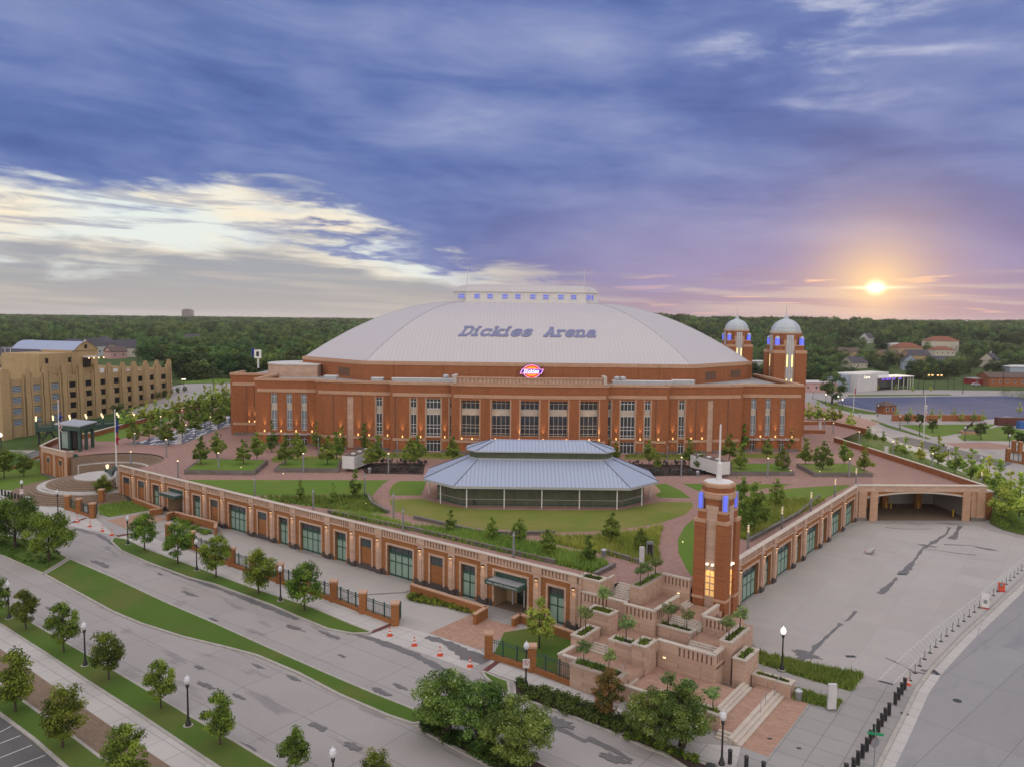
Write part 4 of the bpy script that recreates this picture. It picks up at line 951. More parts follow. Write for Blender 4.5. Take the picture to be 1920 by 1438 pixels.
m = MB(); m.lathe([(1.9, 15.6), (1.98, 15.8), (1.98, 16.25), (1.88, 16.35)], 'band_stone', 8, ctr, rot); m.lathe([(1.85, 16.9), (1.85, 17.2), (1.72, 17.35)], 'band_stone', 8, ctr, rot); m.build('crown_band', TW)
MB().lathe([(1.66, 17.3), (1.6, 17.4), (.1, 17.55)], 'white_paint', 8, ctr, rot).build('roof', TW)
MB().lathe([(.32, 17.4), (.30, 19.4), (.12, 19.6), (.10, 23.6), (.02, 23.8)], 'white_paint', 8, ctr).build('mast', TW)
for sa in (-1, 1):
    for sb in (-1, 1):
        p = ab(ta + sa * 1.42, tb + sb * 1.42, 14.4); l = MB().lathe([(.22, 0), (.27, .9), (.22, 1.7), (.05, 1.8)], 'lamp_blue', 8, p).build('blue_lantern', TW)
        fm = MB()
        for k in range(4): a = k * math.pi / 2 + .4; fm.tube([p + Vector((math.cos(a) * .38, math.sin(a) * .38, 0)), p + Vector((math.cos(a) * .38, math.sin(a) * .38, 1.8))], .045, 'light_metal', 4)
        fm.build('lantern_cage', l)

# ------------------------------------------------------------------ the domed arena
X0 = 4.0
AR = thing('arena', 'huge red brick arena with a pale ribbed dome roof and glazed portico', 'arena', (X0, 240, DK))
half = [(-55, 196), (-63, 180), (-48.3, 179.7), (-48.3, 177.7), (-46.5, 176.9), (-42, 176.4), (-35.2, 174.9), (-30.6, 174.8), (-30.6, 173.3), (-16.8, 173.25)]
WZ = 20.35
left = [(X0 - 74.5, 205), (X0 - 74.5, 196), (X0 - 63, 196)] + [(X0 + a, b) for a, b in half[1:]]
right = [(X0 - a, b) for a, b in half[1:]][::-1] + [(X0 + 63, 216)]
bow = lambda x: 171.7 - 1.0 * (1 - ((x - X0) / 16.8) ** 2)
pe = [X0 - 16.8, X0 - 9.6, X0 - 3.2, X0 + 3.2, X0 + 9.6, X0 + 16.8]
port = [(x, bow(x)) for x in pe]
line = left + port + right
# mass behind the facade
back = [(X0 + 63, 300), (X0 + 40, 318), (X0 - 45, 318), (X0 - 74.5, 290)]
def shift(pts, d): return inset([Vector(p) for p in pts + back], d)[:]
core = [Vector(p) for p in (left + [(p_[0], 176.2) for p_ in port] + right)]; core = inset(core + [Vector(p) for p in back], .62)
m = MB(); m.prism([(p.x, p.y) for p in core], DK - .5, WZ - .5, 'arena_brick', top='grey_roof'); m.build('core', AR)
SEG = []
def V3(p, z=0): return Vector((p[0], p[1], z))
segs = [Frame(V3(line[i]), V3(line[i + 1])) for i in range(len(line) - 1)]
OPEN = {i: [] for i in range(len(segs))}
def hit(px, py):
    best = None
    for i, f in enumerate(segs):
        s = f.sof(px, py, 0)
        if -.01 <= s <= f.len + .01 and f.n.y < -.3:
            v = f.at(s, 0, 0)
            if best is None or v.y < best[2]: best = (i, s, v.y)
    return best
WINS = []
def col(px0, px1, kind, ncol=2):
    c = (px0 + px1) / 2; i, s, y = hit(c, 770); f = segs[i]; a, b = f.sof(px0, 770, 0), f.sof(px1, 770, 0)
    OPEN[i].append((a, b, kind, ncol))
for a, b in ((508, 520), (537, 548), (564, 575.5), (1408, 1418.5), (1435, 1445), (1463, 1473)): col(a, b, 'wing')
for a, b in ((705, 716.5), (769.6, 781), (843, 855), (1134, 1146), (1209, 1220), (1273, 1284)): col(a, b, 'mid')
for a, b in ((799, 826.5), (1163.5, 1191)): col(a, b, 'big', 4)
for a, b in ((650, 662.5), (1327, 1341)): col(a, b, 'blind')
for i, f in enumerate(segs):
    if f.n.y < -.5 and abs((f.at(f.len / 2, 0, 0).x) - X0) < 16.7 and f.len > 5: OPEN[i].append((f.len / 2 - 2.05, f.len / 2 + 2.05, 'port', 4))
KIND = {'wing': [(15.0, 17.5), (8.9, 13.7), (DK, 7.4)], 'mid': [(15.2, 17.3), (8.9, 13.8), (DK, 7.6)], 'big': [(15.0, 17.3), (8.8, 13.8), (DK + .1, 8.0)], 'blind': [(5.6, 17.3)], 'port': [(15.2, 17.2), (9.3, 13.9)]}
bw, bands, base_, cop = MB(), MB(), MB(), MB()
spand = MB()
def window(fr, a, b, z0, z1, nc, rows, dep, parent, fm='white_paint', glass='window_glass'):
    w = MB(); t_ = .11
    for u0, u1, q0, q1 in ((a, a + t_, z0, z1), (b - t_, b, z0, z1), (a + t_, b - t_, z1 - t_, z1), (a + t_, b - t_, z0, z0 + t_)): fr.box(w, u0, u1, -dep, -dep + .16, q0, q1, fm)
    for i in range(1, nc):
        u = a + (b - a) * i / nc; fr.box(w, u - .05, u + .05, -dep, -dep + .12, z0 + t_, z1 - t_, fm)
    for r in rows: zz = z0 + (z1 - z0) * r; fr.box(w, a + t_, b - t_, -dep, -dep + .10, zz - .06, zz + .06, fm)
    o = w.build('window', parent); g = MB(); fr.box(g, a + .02, b - .02, -dep - .05, -dep + .02, z0 + .02, z1 - .02, glass); g.build('pane', o); return o
for i, f in enumerate(segs):
    ops = sorted(OPEN[i]); u = 0; port_ = any(o[2] == 'port' for o in ops); TH = .6 if not port_ else 1.5
    for a, b, k, nc in ops:
        f.box(bw, u, a, -TH, 0, DK - .5, WZ, 'arena_brick'); z = DK - .5
        for z0, z1 in sorted(KIND[k]):
            if z0 > z + .01:
                mt = 'arena_brick'
                if k in ('wing', 'mid', 'big', 'port') and z > 13: f.box(spand, a, b, -TH + .1, -.3 if not port_ else -.9, z, z0, 'pale_stone')
                else: f.box(bw, a, b, -TH, -.02, z, z0, mt)
            dep = .42 if not port_ else 1.2
            if k == 'blind': f.box(spand, a, b, -.5, -.18, z0, z1, 'pink_stone')
            else:
                rows = [.68] if z1 - z0 < 3 else [.37, .52, .12]
                if z0 < DK + .2: rows = [.72]
                window(f, a, b, z0, z1, nc, rows, dep, AR, 'white_paint' if not port_ else 'pale_stone', 'pale_glass' if (k == 'wing' and z1 > 9) else 'window_glass')
            z = z1
        f.box(bw, a, b, -TH, 0, z, WZ, 'arena_brick'); u = b
        if k == 'wing' : 
            cm = MB(); f.box(cm, a - .5, b + .5, -.1, 1.3, 8.0, 8.2, 'light_metal'); cm.build('canopy', AR)
        fs = MB()
        if k != 'blind':
            for u0, u1 in ((a - .28, a), (b, b + .28)): f.box(fs, u0, u1, -.1, .05, KIND[k][-1][0] if k != 'port' else 9.0, 17.6, 'band_stone' if k != 'wing' else 'arena_brick')
            if k in ('big', 'port', 'mid'): f.box(bands, a - .35, b + .35, 0, .14, 8.55, 8.85, 'band_stone')
            fs.build('window_jamb', AR)
    f.box(bw, u, f.len, -TH, 0, DK - .5, WZ, 'arena_brick')
    e = .06
    f.box(bands, -e, f.len + e, -.02, .13, 17.75, 18.5, 'band_stone'); 
    blk = [(0, f.len)]
    for a, b, k, nc in ops:
        if k != 'port': blk = [q for p in blk for q in (((p[0], a - .05), (b + .05, p[1])) if p[0] < a < p[1] else (p,))]
    for p in blk: f.box(bands, p[0] - e, p[1] + e, -.02, .12, 7.75, 8.4, 'band_stone')
    for p in blk: f.box(base_, p[0] - .02, p[1] + .02, 0, .14, DK - .4, DK + .65, 'grey_stone')
    f.box(cop, -.14, f.len + .14, -.75, .18, WZ, WZ + .55, 'band_stone')
    if port_:
        f.box(cop, -.1, f.len + .1, -.8, .22, WZ + .55, WZ + .75, 'band_stone')
        n = 8
        for q in range(n): f.box(cop, f.len * (q + .18) / n, f.len * (q + .82) / n, -.4, .12, WZ + .75, WZ + 1.75, 'pink_stone')
        f.box(cop, 0, f.len, -.5, 0, WZ + .75, WZ + 1.75, 'band_stone'); f.box(cop, -.1, f.len + .1, -.7, .24, WZ + 1.75, WZ + 2.05, 'band_stone')
for sx in (-1, 1):
    x = X0 + sx * 16.6; bands.prism([(x - .35, 171.2), (x + .35, 171.2), (x + .35, 176), (x - .35, 176)], WZ + .55, WZ + 2.35, 'pale_stone')
bw.build('brickwork', AR); bands.build('stone_band', AR); base_.build('plinth', AR); cop.build('parapet', AR); spand.build('spandrel', AR)
# corner pilaster lines on plain stretches
m = MB()
for px in (625, 679, 741, 1230, 1254, 1305, 1365, 463, 477):
    h = hit(px, 770)
    if h: f = segs[h[0]]; m = MB(); f.box(m, h[1] - .10, h[1] + .10, 0, .03, DK + .7, 17.7, 'brown_wall'); m.build('expansion_joint', AR)
for px, py in ((468, 783), (478, 783)) + tuple((p, 818) for p in (497, 528, 556, 586, 639, 672.5, 693, 727, 755, 789, 834, 866, 1123, 1155, 1200, 1234, 1261, 1295, 1315.5, 1425, 1453, 1484)) + tuple((p, 820) for p in (885.5, 929, 973, 1018, 1062, 1104)):
    h = hit(px, py)
    if not h: continue
    f, s = segs[h[0]], h[1]; l = MB(); f.box(l, s - .12, s + .12, .16, .36, 8.5, 8.95, 'lamp_glow'); f.box(l, s - .17, s + .17, .14, .45, 8.42, 8.5, 'dark_iron'); lo = l.build('wall_lamp', AR)
    spot(lo, f.at(s, .40, 9.0), (f.n.x * -.12, f.n.y * -.12, 1), 800, (1, .72, .36), ang=30); spot(lo, f.at(s, .45, 8.38), (f.n.x * -.1, f.n.y * -.1, -1), 70, (1, .6, .25), ang=60)
# upper drum
oct_ = lambda hx, y0, y1, c: [(X0 - hx + c, y0), (X0 + hx - c, y0), (X0 + hx, y0 + c), (X0 + hx, y1 - c), (X0 + hx - c, y1), (X0 - hx + c, y1), (X0 - hx, y1 - c), (X0 - hx, y0 + c)]
ZE = 24.6; D0 = oct_(60.5, 190, 312, 20)
MB().prism(D0, WZ - 1, ZE - .9, 'arena_brick').build('upper_drum', AR)
m = MB(); m.prism(inset(D0, -.12), ZE - .9, ZE, 'band_stone', top='band_stone'); m.build('drum_band', AR)
m = MB()
for x in (-34, -22, -15.5, -9, -4, 4.5, 9.5, 16, 28, 33): f = Frame(V3(D0[0]), V3(D0[1])); s = x + 40.5; m = MB(); f.box(m, s - 1.0, s + 1.0, 0, .16, WZ - 1, ZE - .9, 'arena_brick'); f.box(m, s - 1.03, s + 1.03, .02, .30, ZE - .9, ZE - .1, 'band_stone'); m.build('drum_pilaster', AR)
m = MB()
for f in (Frame(V3(D0[7]), V3(D0[0])), Frame(V3(D0[1]), V3(D0[2]))):
    for u in (.18, .62): m = MB(); f.box(m, f.len * u, f.len * u + 5.0, 0, .05, 20.6, 22.6, 'brown_wall'); m.build('louvre', AR)
m = MB()      # west end: curved stone parapet terrace
ec = Vector((-56.5, 209)); ar = [(ec.x + 8.6 * math.cos(R(a)), ec.y + 9.5 * math.sin(R(a))) for a in range(90, 271, 12)]
m.prism(ar + [(-50, ec.y - 9.5), (-50, ec.y + 9.5)], WZ - .6, 22.7, 'pink_stone', top='white_roof'); m.prism(inset([Vector(p) for p in ar + [(-50, ec.y - 9.5), (-50, ec.y + 9.5)]], -.15), 22.7, 23.0, 'pale_stone', top='white_roof')
m.build('end_terrace', AR)
# dome
prof = lambda t: 1 - (1 - t) ** 1.85
ZM = 40.35; B0 = oct_(59.9, 190.6, 311.4, 20); B1 = oct_(23.2, 243, 259, 4.0)
NL = 18; m = MB()
for i in range(8):
    j = (i + 1) % 8; d = Vector((B0[j][0] - B0[i][0], B0[j][1] - B0[i][1])).normalized()
    pt = lambda k, t: (B0[k][0] + (B1[k][0] - B0[k][0]) * t, B0[k][1] + (B1[k][1] - B0[k][1]) * t, ZE - .05 + (ZM - ZE) * prof(t))
    for l in range(NL):
        t0, t1 = l / NL, (l + 1) / NL; q = [pt(i, t0), pt(j, t0), pt(j, t1), pt(i, t1)]
        m.poly(q, 'dome_metal', [(d.x * p[0] + d.y * p[1], p[2]) for p in q])
m.build('dome_roof', AR)
m = MB()
for i in range(8):
    pts = [Vector((B0[i][0] + (B1[i][0] - B0[i][0]) * l / NL, B0[i][1] + (B1[i][1] - B0[i][1]) * l / NL, ZE + (ZM - ZE) * prof(l / NL))) for l in range(NL + 1)]; m = MB(); m.tube(pts, .10, 'light_metal', 5); m.build('dome_ridge', AR)
# lettering that lies on the front slope
GL = {'D': (1.12, [[(0, 1), (.62, 1), (.92, .76), (.92, .24), (.62, 0), (0, 0)], [(.2, 0), (.2, 1)]]), 'i': (.58, [[(.2, 0), (.2, .66)], [(0, .02), (.46, .02)], [(.02, .66), (.2, .66)], [(.1, .98), (.32, .98)]]),
 'c': (.98, [[(.84, .5), (.8, .66), (.32, .68), (.12, .5), (.12, .18), (.32, .02), (.62, .02), (.84, .14)]]), 'k': (1.06, [[(.18, 0), (.18, 1)], [(0, .02), (.4, .02)], [(0, .98), (.18, .98)], [(.2, .3), (.76, .66)], [(.42, .44), (.78, .02)], [(.58, .66), (.95, .66)], [(.6, .02), (1.02, .02)]]),
 'e': (.98, [[(.12, .34), (.86, .34), (.82, .58), (.62, .68), (.32, .68), (.12, .5), (.12, .18), (.32, .02), (.62, .02), (.84, .12)]]), 's': (.92, [[(.78, .54), (.62, .68), (.26, .68), (.12, .54), (.26, .4), (.62, .31), (.78, .17), (.62, .02), (.26, .02), (.06, .14)]]),
 'A': (1.12, [[(.12, 0), (.52, 1), (.95, 0)], [(.26, .3), (.8, .3)], [(0, .02), (.36, .02)], [(.68, .02), (1.12, .02)], [(.3, .98), (.6, .98)]]), 'r': (.86, [[(.2, 0), (.2, .66)], [(0, .66), (.2, .66)], [(0, .02), (.5, .02)], [(.2, .46), (.46, .66), (.78, .62)]]),
 'n': (1.06, [[(.2, 0), (.2, .66)], [(0, .66), (.2, .66)], [(0, .02), (.42, .02)], [(.2, .48), (.42, .67), (.66, .67), (.8, .5), (.8, 0)], [(.6, .02), (1.0, .02)]]),
 'a': (1.0, [[(.16, .56), (.36, .67), (.64, .67), (.78, .52), (.78, .02), (.98, .02)], [(.78, .38), (.3, .38), (.1, .26), (.1, .12), (.28, .02), (.56, .02), (.78, .16)]]), ' ': (.75, [])}
def lettering(m, txt, width, place, mat, th=.13, shear=.45, wsc=1.0):
    tot = sum(GL[c][0] + .10 for c in txt); k = width / tot; x = 0; n = 0
    for ch in txt:
        for st in GL[ch][1]:
            for (x0, y0), (x1, y1) in zip(st[:-1], st[1:]):
                d = Vector((x1 - x0, (y1 - y0))); L = d.length; d /= L; nn = Vector((-d.y, d.x)) * th; e = d * th * .55; n += 1
                q = [Vector((x0, y0)) - e - nn, Vector((x1, y1)) + e - nn, Vector((x1, y1)) + e + nn, Vector((x0, y0)) - e + nn]
                m.poly([place((x + v.x + shear * v.y) * k, v.y, n) for v in q], mat)
        x += GL[ch][0] + .10
def tsolve(px, py):
    lo, hi = 0.0, 1.0
    for _ in range(40):
        t = (lo + hi) / 2; yy = proj((X0, 190.6 + 52.4 * t, ZE + (ZM - ZE) * prof(t)))[1]
        if yy > py: lo = t
        else: hi = t
    return lo
tb_, tt_ = tsolve(995, 630.0), tsolve(995, 614.5)
Yb = 190.6 + 52.4 * tb_; xl = XY(861, 629, Yb).x; xr = XY(1004, 629, Yb).x; xa = XY(1020, 629, Yb).x; xe = XY(1123, 629, Yb).x
def onroof(xs):
    def f(x, y, n):
        t = tb_ + (tt_ - tb_) * y; return (xs + x, 190.6 + 52.4 * t - .06, ZE + (ZM - ZE) * prof(t) + .03 + .0006 * n)
    return f
m = MB(); lettering(m, 'Dickies', (xr - xl) * .955, onroof(xl), 'letter_blue'); lettering(m, 'Arena', (xe - xa) * .955, onroof(xa), 'letter_blue'); m.build('roof_lettering', AR)
# roof monitor
mo = oct_(22.6, 243.5, 258.5, 4.0)
m = MB(); m.prism(inset(mo, -.5), ZM - .6, ZM + .5, 'white_paint'); m.prism(mo, ZM + .5, 43.6, 'white_paint'); m.prism(inset(mo, -.45), 43.6, 44.0, 'white_paint'); m.build('monitor', AR)
m = MB(); r0 = [Vector((p.x, p.y, 44.0)) for p in inset(mo, -.3)]; r1 = [Vector((p.x, p.y, 45.4)) for p in inset(mo, 1.4)]; r2 = [Vector((p.x, p.y, 45.9)) for p in inset(mo, 4.0)]
for A, B in ((r0, r1), (r1, r2)):
    for i in range(8):
        j = (i + 1) % 8; q = [A[i], A[j], B[j], B[i]]; m.poly(q, 'dome_metal', [(p.x, p.z) for p in q])
m.poly(r2, 'dome_metal', [(p.x, p.y) for p in r2]); m.build('monitor_roof', AR)
f = Frame(V3(mo[0]), V3(mo[1]))
for px in (866, 894.5, 918.7, 946.7, 971, 999, 1023.4, 1051.6, 1075.7, 1104):
    s = f.sof(px, 557, 0); w = MB(); f.box(w, s - .95, s + .95, 0, .12, 41.35, 42.95, 'white_paint'); o = w.build('monitor_window', AR); g = MB()
    for u in (-.8, -.25, .3):
        for zz in (41.5, 42.25): f.box(g, s + u, s + u + .5, .12, .15, zz, zz + .6, 'lamp_window_blue')
    g.build('pane', o)
for f in (Frame(V3(mo[7]), V3(mo[0])), Frame(V3(mo[1]), V3(mo[2]))):
    w = MB(); f.box(w, f.len / 2 - .8, f.len / 2 + .8, 0, .1, 41.4, 42.9, 'lamp_window_blue'); w.build('monitor_window', AR)
for x in (X0 - 18.5, X0 + 18.5): MB().tube([(x, 249, 45.7), (x, 249, 47.5), (x, 249, 51.5)], [.22, .14, .05], 'light_metal', 6).build('spire', AR)
# lit oval sign in front of the drum
c = XY(997, 696.5, 189.0); LG = MB()
def ell(rx, rz, y, mat, z0=-9, z1=9, n=48, hole=None):
    for i in range(n):
        a0, a1 = 2 * math.pi * i / n, 2 * math.pi * (i + 1) / n; am = (a0 + a1) / 2
        if not (z0 < math.sin(am) * rz < z1): continue
        o = [(c.x + math.cos(a) * rx, y, c.z + math.sin(a) * rz) for a in (a0, a1)]
        if hole: k = [(c.x + math.cos(a) * rx * hole, y, c.z + math.sin(a) * rz * hole) for a in (a1, a0)]; LG.poly(o + k, mat)
        else: LG.poly([(c.x, y, c.z)] + o, mat)
LG.v = []; 
ell(2.32, 1.75, 188.9, 'logo_blue'); ell(2.18, 1.6, 188.88, 'logo_pink'); ell(2.04, 1.46, 188.86, 'logo_red'); ell(1.72, 1.15, 188.84, 'logo_orange', hole=.66)
def para(w, h, y, mat, k=.45): LG.poly([(c.x - w - h * k, y, c.z - h), (c.x + w - h * k, y, c.z - h), (c.x + w + h * k, y, c.z + h), (c.x - w + h * k, y, c.z + h)], mat)
para(2.75, .66, 188.82, 'logo_blue'); para(2.64, .58, 188.80, 'logo_pink'); para(2.45, .47, 188.78, 'logo_blue')
lettering(LG, 'Dickies', 3.7, lambda x, y, n: (c.x - 2.0 + x, 188.76 - .002 * n, c.z - .34 + y * .7), 'logo_white', th=.12, shear=.4)
LG.box(c.x - 1.4, c.x + 1.4, 188.92, 189.3, c.z - 1.3, c.z + 1.3, 'dark_iron'); LG.tube([(c.x - .8, 189.5, 20), (c.x - .8, 189.2, c.z - 1)], .1, 'dark_iron', 6); LG.tube([(c.x + .8, 189.5, 20), (c.x + .8, 189.2, c.z - 1)], .1, 'dark_iron', 6)
sg = LG.build('oval_sign', AR)
# rooftop plant
def unit(label, px, py, w, d, h, parts, Y, name='rooftop_unit'):
    p = XY(px, py, Y); z = WZ - .48; t = thing(name, label, 'roof machine', (p.x, Y, z), 'machines on the low arena roof'); m = MB(); m.box(p.x - w / 2, p.x + w / 2, Y - d / 2, Y + d / 2, z, z + h, 'light_metal'); m.build('casing', t)
    m = MB(); m.box(p.x - w / 2 - .1, p.x + w / 2 + .1, Y - d / 2 - .1, Y + d / 2 + .1, z + h, z + h + .12, 'white_paint'); m.build('lid', t)
    for u in parts: MB().lathe([(.5, 0), (.5, 1.5), (.75, 1.7), (.75, 2.1), (.3, 2.3)], 'light_metal', 8, (p.x + u, Y, z)).build('vent_fan', t)
unit('long grey duct with two round fans on the low roof left of the portico', 800, 700, 16, 1.6, 1.3, (4.5, 6.5), 181); unit('long grey duct with two round fans on the low roof right of the portico', 1205, 705, 14, 1.6, 1.3, (-6, -4.6), 181)
unit('flat pale roof box above the left brick bay', 708, 703, 2.6, 2, 1.3, (), 181); unit('flat grey roof box above the right brick bay', 1281, 706, 5, 2.4, 1.4, (), 183); unit('small pale roof box at the left wing', 621, 700, 3, 2, 1.3, (), 186)

# ------------------------------------------------------------------ corner towers behind the arena
def side_tower(label, cx, cy, zb=0):
    t = thing('domed_tower', label, 'tower', (cx, cy, zb), 'domed brick towers at the arena'); h = 4.3
    m = MB(); st = MB()
    for sx in (-1, 1):
        for sy in (-1, 1):
            m.box(*sorted((cx + sx * 1.4, cx + sx * h)), *sorted((cy + sy * 1.4, cy + sy * h)), zb, 27.0, 'arena_brick')
            st.box(*sorted((cx + sx * 1.3, cx + sx * h * 1.01)), *sorted((cy + sy * 1.3, cy + sy * h * 1.01)), 27.0, 27.8, 'band_stone'); m.box(*sorted((cx + sx * 1.4, cx + sx * 3.7)), *sorted((cy + sy * 1.4, cy + sy * 3.7)), 27.8, 28.9, 'arena_brick'); st.box(*sorted((cx + sx * 1.35, cx + sx * 3.8)), *sorted((cy + sy * 1.35, cy + sy * 3.8)), 28.9, 29.2, 'band_stone')
    m.build('brick_pier', t)
    p = MB(); p.box(cx - 1.6, cx + 1.6, cy - 3.7, cy + 3.7, zb, 30.5, 'band_stone'); p.box(cx - 3.7, cx + 3.7, cy - 1.6, cy + 1.6, zb, 30.5, 'band_stone'); p.build('stone_panel', t)
    w, g = MB(), MB()
    for u in (-.95, -.3, .35):
        w.box(cx + u, cx + u + .55, cy - 3.78, cy - 3.72, 17, 31.8, 'light_metal'); w.box(cx - 3.78, cx - 3.72, cy + u, cy + u + .55, 17, 31.8, 'light_metal')
        if u != -.3:
            for z0, z1 in ((17.5, 20.3), (23.4, 26.6)): g.box(cx + u + .1, cx + u + .45, cy - 3.84, cy - 3.79, z0, z1, 'lamp_yellowgreen'); g.box(cx - 3.84, cx - 3.79, cy + u + .1, cy + u + .45, z0, z1, 'lamp_yellowgreen')
    o = w.build('window', t); g.build('lit_pane', o)
    m = MB(); m.lathe([(4.0, 27), (4.0, 32.2)], 'arena_brick', 8, (cx, cy, 0), R(22.5)); m.build('octagon_drum', t); st.build('stone_cap', t); MB().lathe([(4.08, 32.2), (4.08, 32.8)], 'pale_stone', 8, (cx, cy, 0), R(22.5)).build('stone_band', t)
    MB().lathe([(3.85, 32.8), (3.6, 33.9), (2.9, 34.9), (1.9, 35.6), (.7, 36.1), (.55, 36.7), (.1, 37.0)], 'copper_metal', 8, (cx, cy, 0), R(22.5)).build('dome', t)
    MB().tube([(cx, cy, 36.8), (cx, cy, 38), (cx, cy, 40.6)], [.16, .1, .03], 'light_metal', 6).build('spire', t)
    for sx in (-1, 1):
        for sy in (-1, 1): q = (cx + sx * 3.2, cy + sy * 3.2, 29.2); l = MB().lathe([(.62, 0), (.62, 1.7)], 'lamp_blue', 6, q).build('blue_lantern', t); MB().lathe([(.75, 1.7), (.5, 2.1), (.1, 2.35)], 'light_metal', 6, q).build('lantern_cap', l)
side_tower('nearer domed brick tower with blue lanterns at the right end of the arena', 73.2, 209.3); side_tower('farther domed brick tower with blue lanterns behind the dome roof edge', 74.6, 260.2)

# ------------------------------------------------------------------ garden pavilion
PV = thing('garden_pavilion', 'low elongated octagonal pavilion with blue-grey metal roof and clerestory', 'pavilion', tuple(P(1018, 925, DK)))
e0 = P(852, 911, DK + 3.6); e1 = P(1183, 914, DK + 3.6); eR = P(1235, 902, DK + 3.6); eL = P(794, 896, DK + 3.6)
_eb = P(801.5, 877.5, DK + 3.6); yc = (eL.y + eR.y) / 4 + _eb.y / 2; xc = (e0.x + e1.x) / 2; HX = (e1.x - e0.x) / 2; XX = (eR.x - eL.x) / 2; xm = (eR.x + eL.x) / 2; fy = (e0.y + e1.y) / 2; sy_ = (eR.y + eL.y) / 2
def octp(hx, hX, y0, y1, z, xo=0): mid = (y1 + y0) / 2; return [Vector((xm - hx, y0, z)), Vector((xm + hx, y0, z)), Vector((xm + hX, y1, z)), Vector((xm + hX, 2 * yc - y1, z)), Vector((xm + hx, 2 * yc - y0, z)), Vector((xm - hx, 2 * yc - y0, z)), Vector((xm - hX, 2 * yc - y1, z)), Vector((xm - hX, y1, z))]
c0 = P(893, 859, 0)
Y2 = yc - 3.6; zl = DK + 7.0
u0 = XY(895, 861, Y2); zl = u0.z; u1 = XY(1132, 862, Y2)
O0 = octp(HX, XX, fy, sy_, DK + 3.6); O1 = octp((u1.x - u0.x) / 2, (u1.x - u0.x) / 2 + 1.6, Y2, Y2 + 1.8, zl)
m = MB()
for i in range(8):
    j = (i + 1) % 8; q = [O0[i], O0[j], O1[j], O1[i]]; d = (O0[j] - O0[i]).normalized(); m.poly(q, 'pavilion_metal', [(d.x * p.x + d.y * p.y, p.z) for p in q]); m.poly([O0[i] - Vector((0, 0, .4)), O0[j] - Vector((0, 0, .4)), O0[j], O0[i]], 'light_metal')
m.poly([p - Vector((0, 0, .4)) for p in O0[::-1]], 'white_paint'); m.build('lower_roof', PV)
zu = zl + 1.5
cl = MB(); cl.prism([(p.x, p.y) for p in O1], zl - .3, zl + .25, 'light_metal'); cl.prism(inset(O1, .15), zl + .25, zu, 'pavilion_glass'); cl.build('clerestory', PV)
m = MB(); hh = (u1.x - u0.x) / 2; E0 = octp(hh + .35, hh + 2.1, Y2 - .55, Y2 + 1.7, zu); E1 = octp(hh - 2.6, hh - 1.9, yc - .9, yc - .5, zu + 1.25)
for i in range(8):
    j = (i + 1) % 8; q = [E0[i], E0[j], E1[j], E1[i]]; d = (E0[j] - E0[i]).normalized(); m.poly(q, 'pavilion_metal', [(d.x * p.x + d.y * p.y, p.z) for p in q]); m.poly([E0[i] - Vector((0, 0, .18)), E0[j] - Vector((0, 0, .18)), E0[j], E0[i]], 'light_metal')
m.poly(E1, 'pavilion_metal', [(p.x, p.y) for p in E1]); m.poly([p - Vector((0, 0, .18)) for p in E0[::-1]], 'light_metal'); m.build('upper_roof', PV)
m = MB()
for A, B in ((O0, O1), (E0, E1)):
    for i in range(8): m.tube([A[i] + Vector((0, 0, .05)), B[i] + Vector((0, 0, .05))], .045, 'dark_iron', 4)
m.build('roof_hip', PV)
GW = inset(O0, 2.3); MB().prism(GW, DK, DK + 3.5, 'pavilion_glass').build('glass_wall', PV)
m = MB()
for i in range(8):
    f = Frame(V3(GW[i]), V3(GW[(i + 1) % 8])); n = max(2, int(f.len / 1.5))
    for k in range(n + 1): f.box(m, f.len * k / n - .05, f.len * k / n + .05, 0 if f.n.y < 0 else -.05, .07, DK, DK + 3.3, 'grey_stone')
    f.box(m, 0, f.len, .0, .05, DK + .95, DK + 1.05, 'concrete_wall'); f.box(m, 0, f.len, .0, .05, DK, DK + .25, 'green_metal')
m.build('mullion', PV)
m = MB(); f = Frame(V3(GW[0]), V3(GW[1]))
for k in range(9): u = f.len * (k + .6) / 9.2; f.box(m, u - .45, u + .45, .08, .12, DK + 2.75, DK + 2.95, 'light_metal')
m.build('sign_plate', PV)
IN = inset(O0, .5)
for i in range(8):
    a, b = IN[i], IN[(i + 1) % 8]; n = 5 if (b - a).length > 12 else 1
    for k in range(n):
        p = a.lerp(b, (k + .5) / n) if n == 1 else a.lerp(b, (k + .3) / (n - .4)); MB().tube([(p.x, p.y, DK), (p.x, p.y, DK + 3.3)], .10, 'white_paint', 8).build('column', PV)

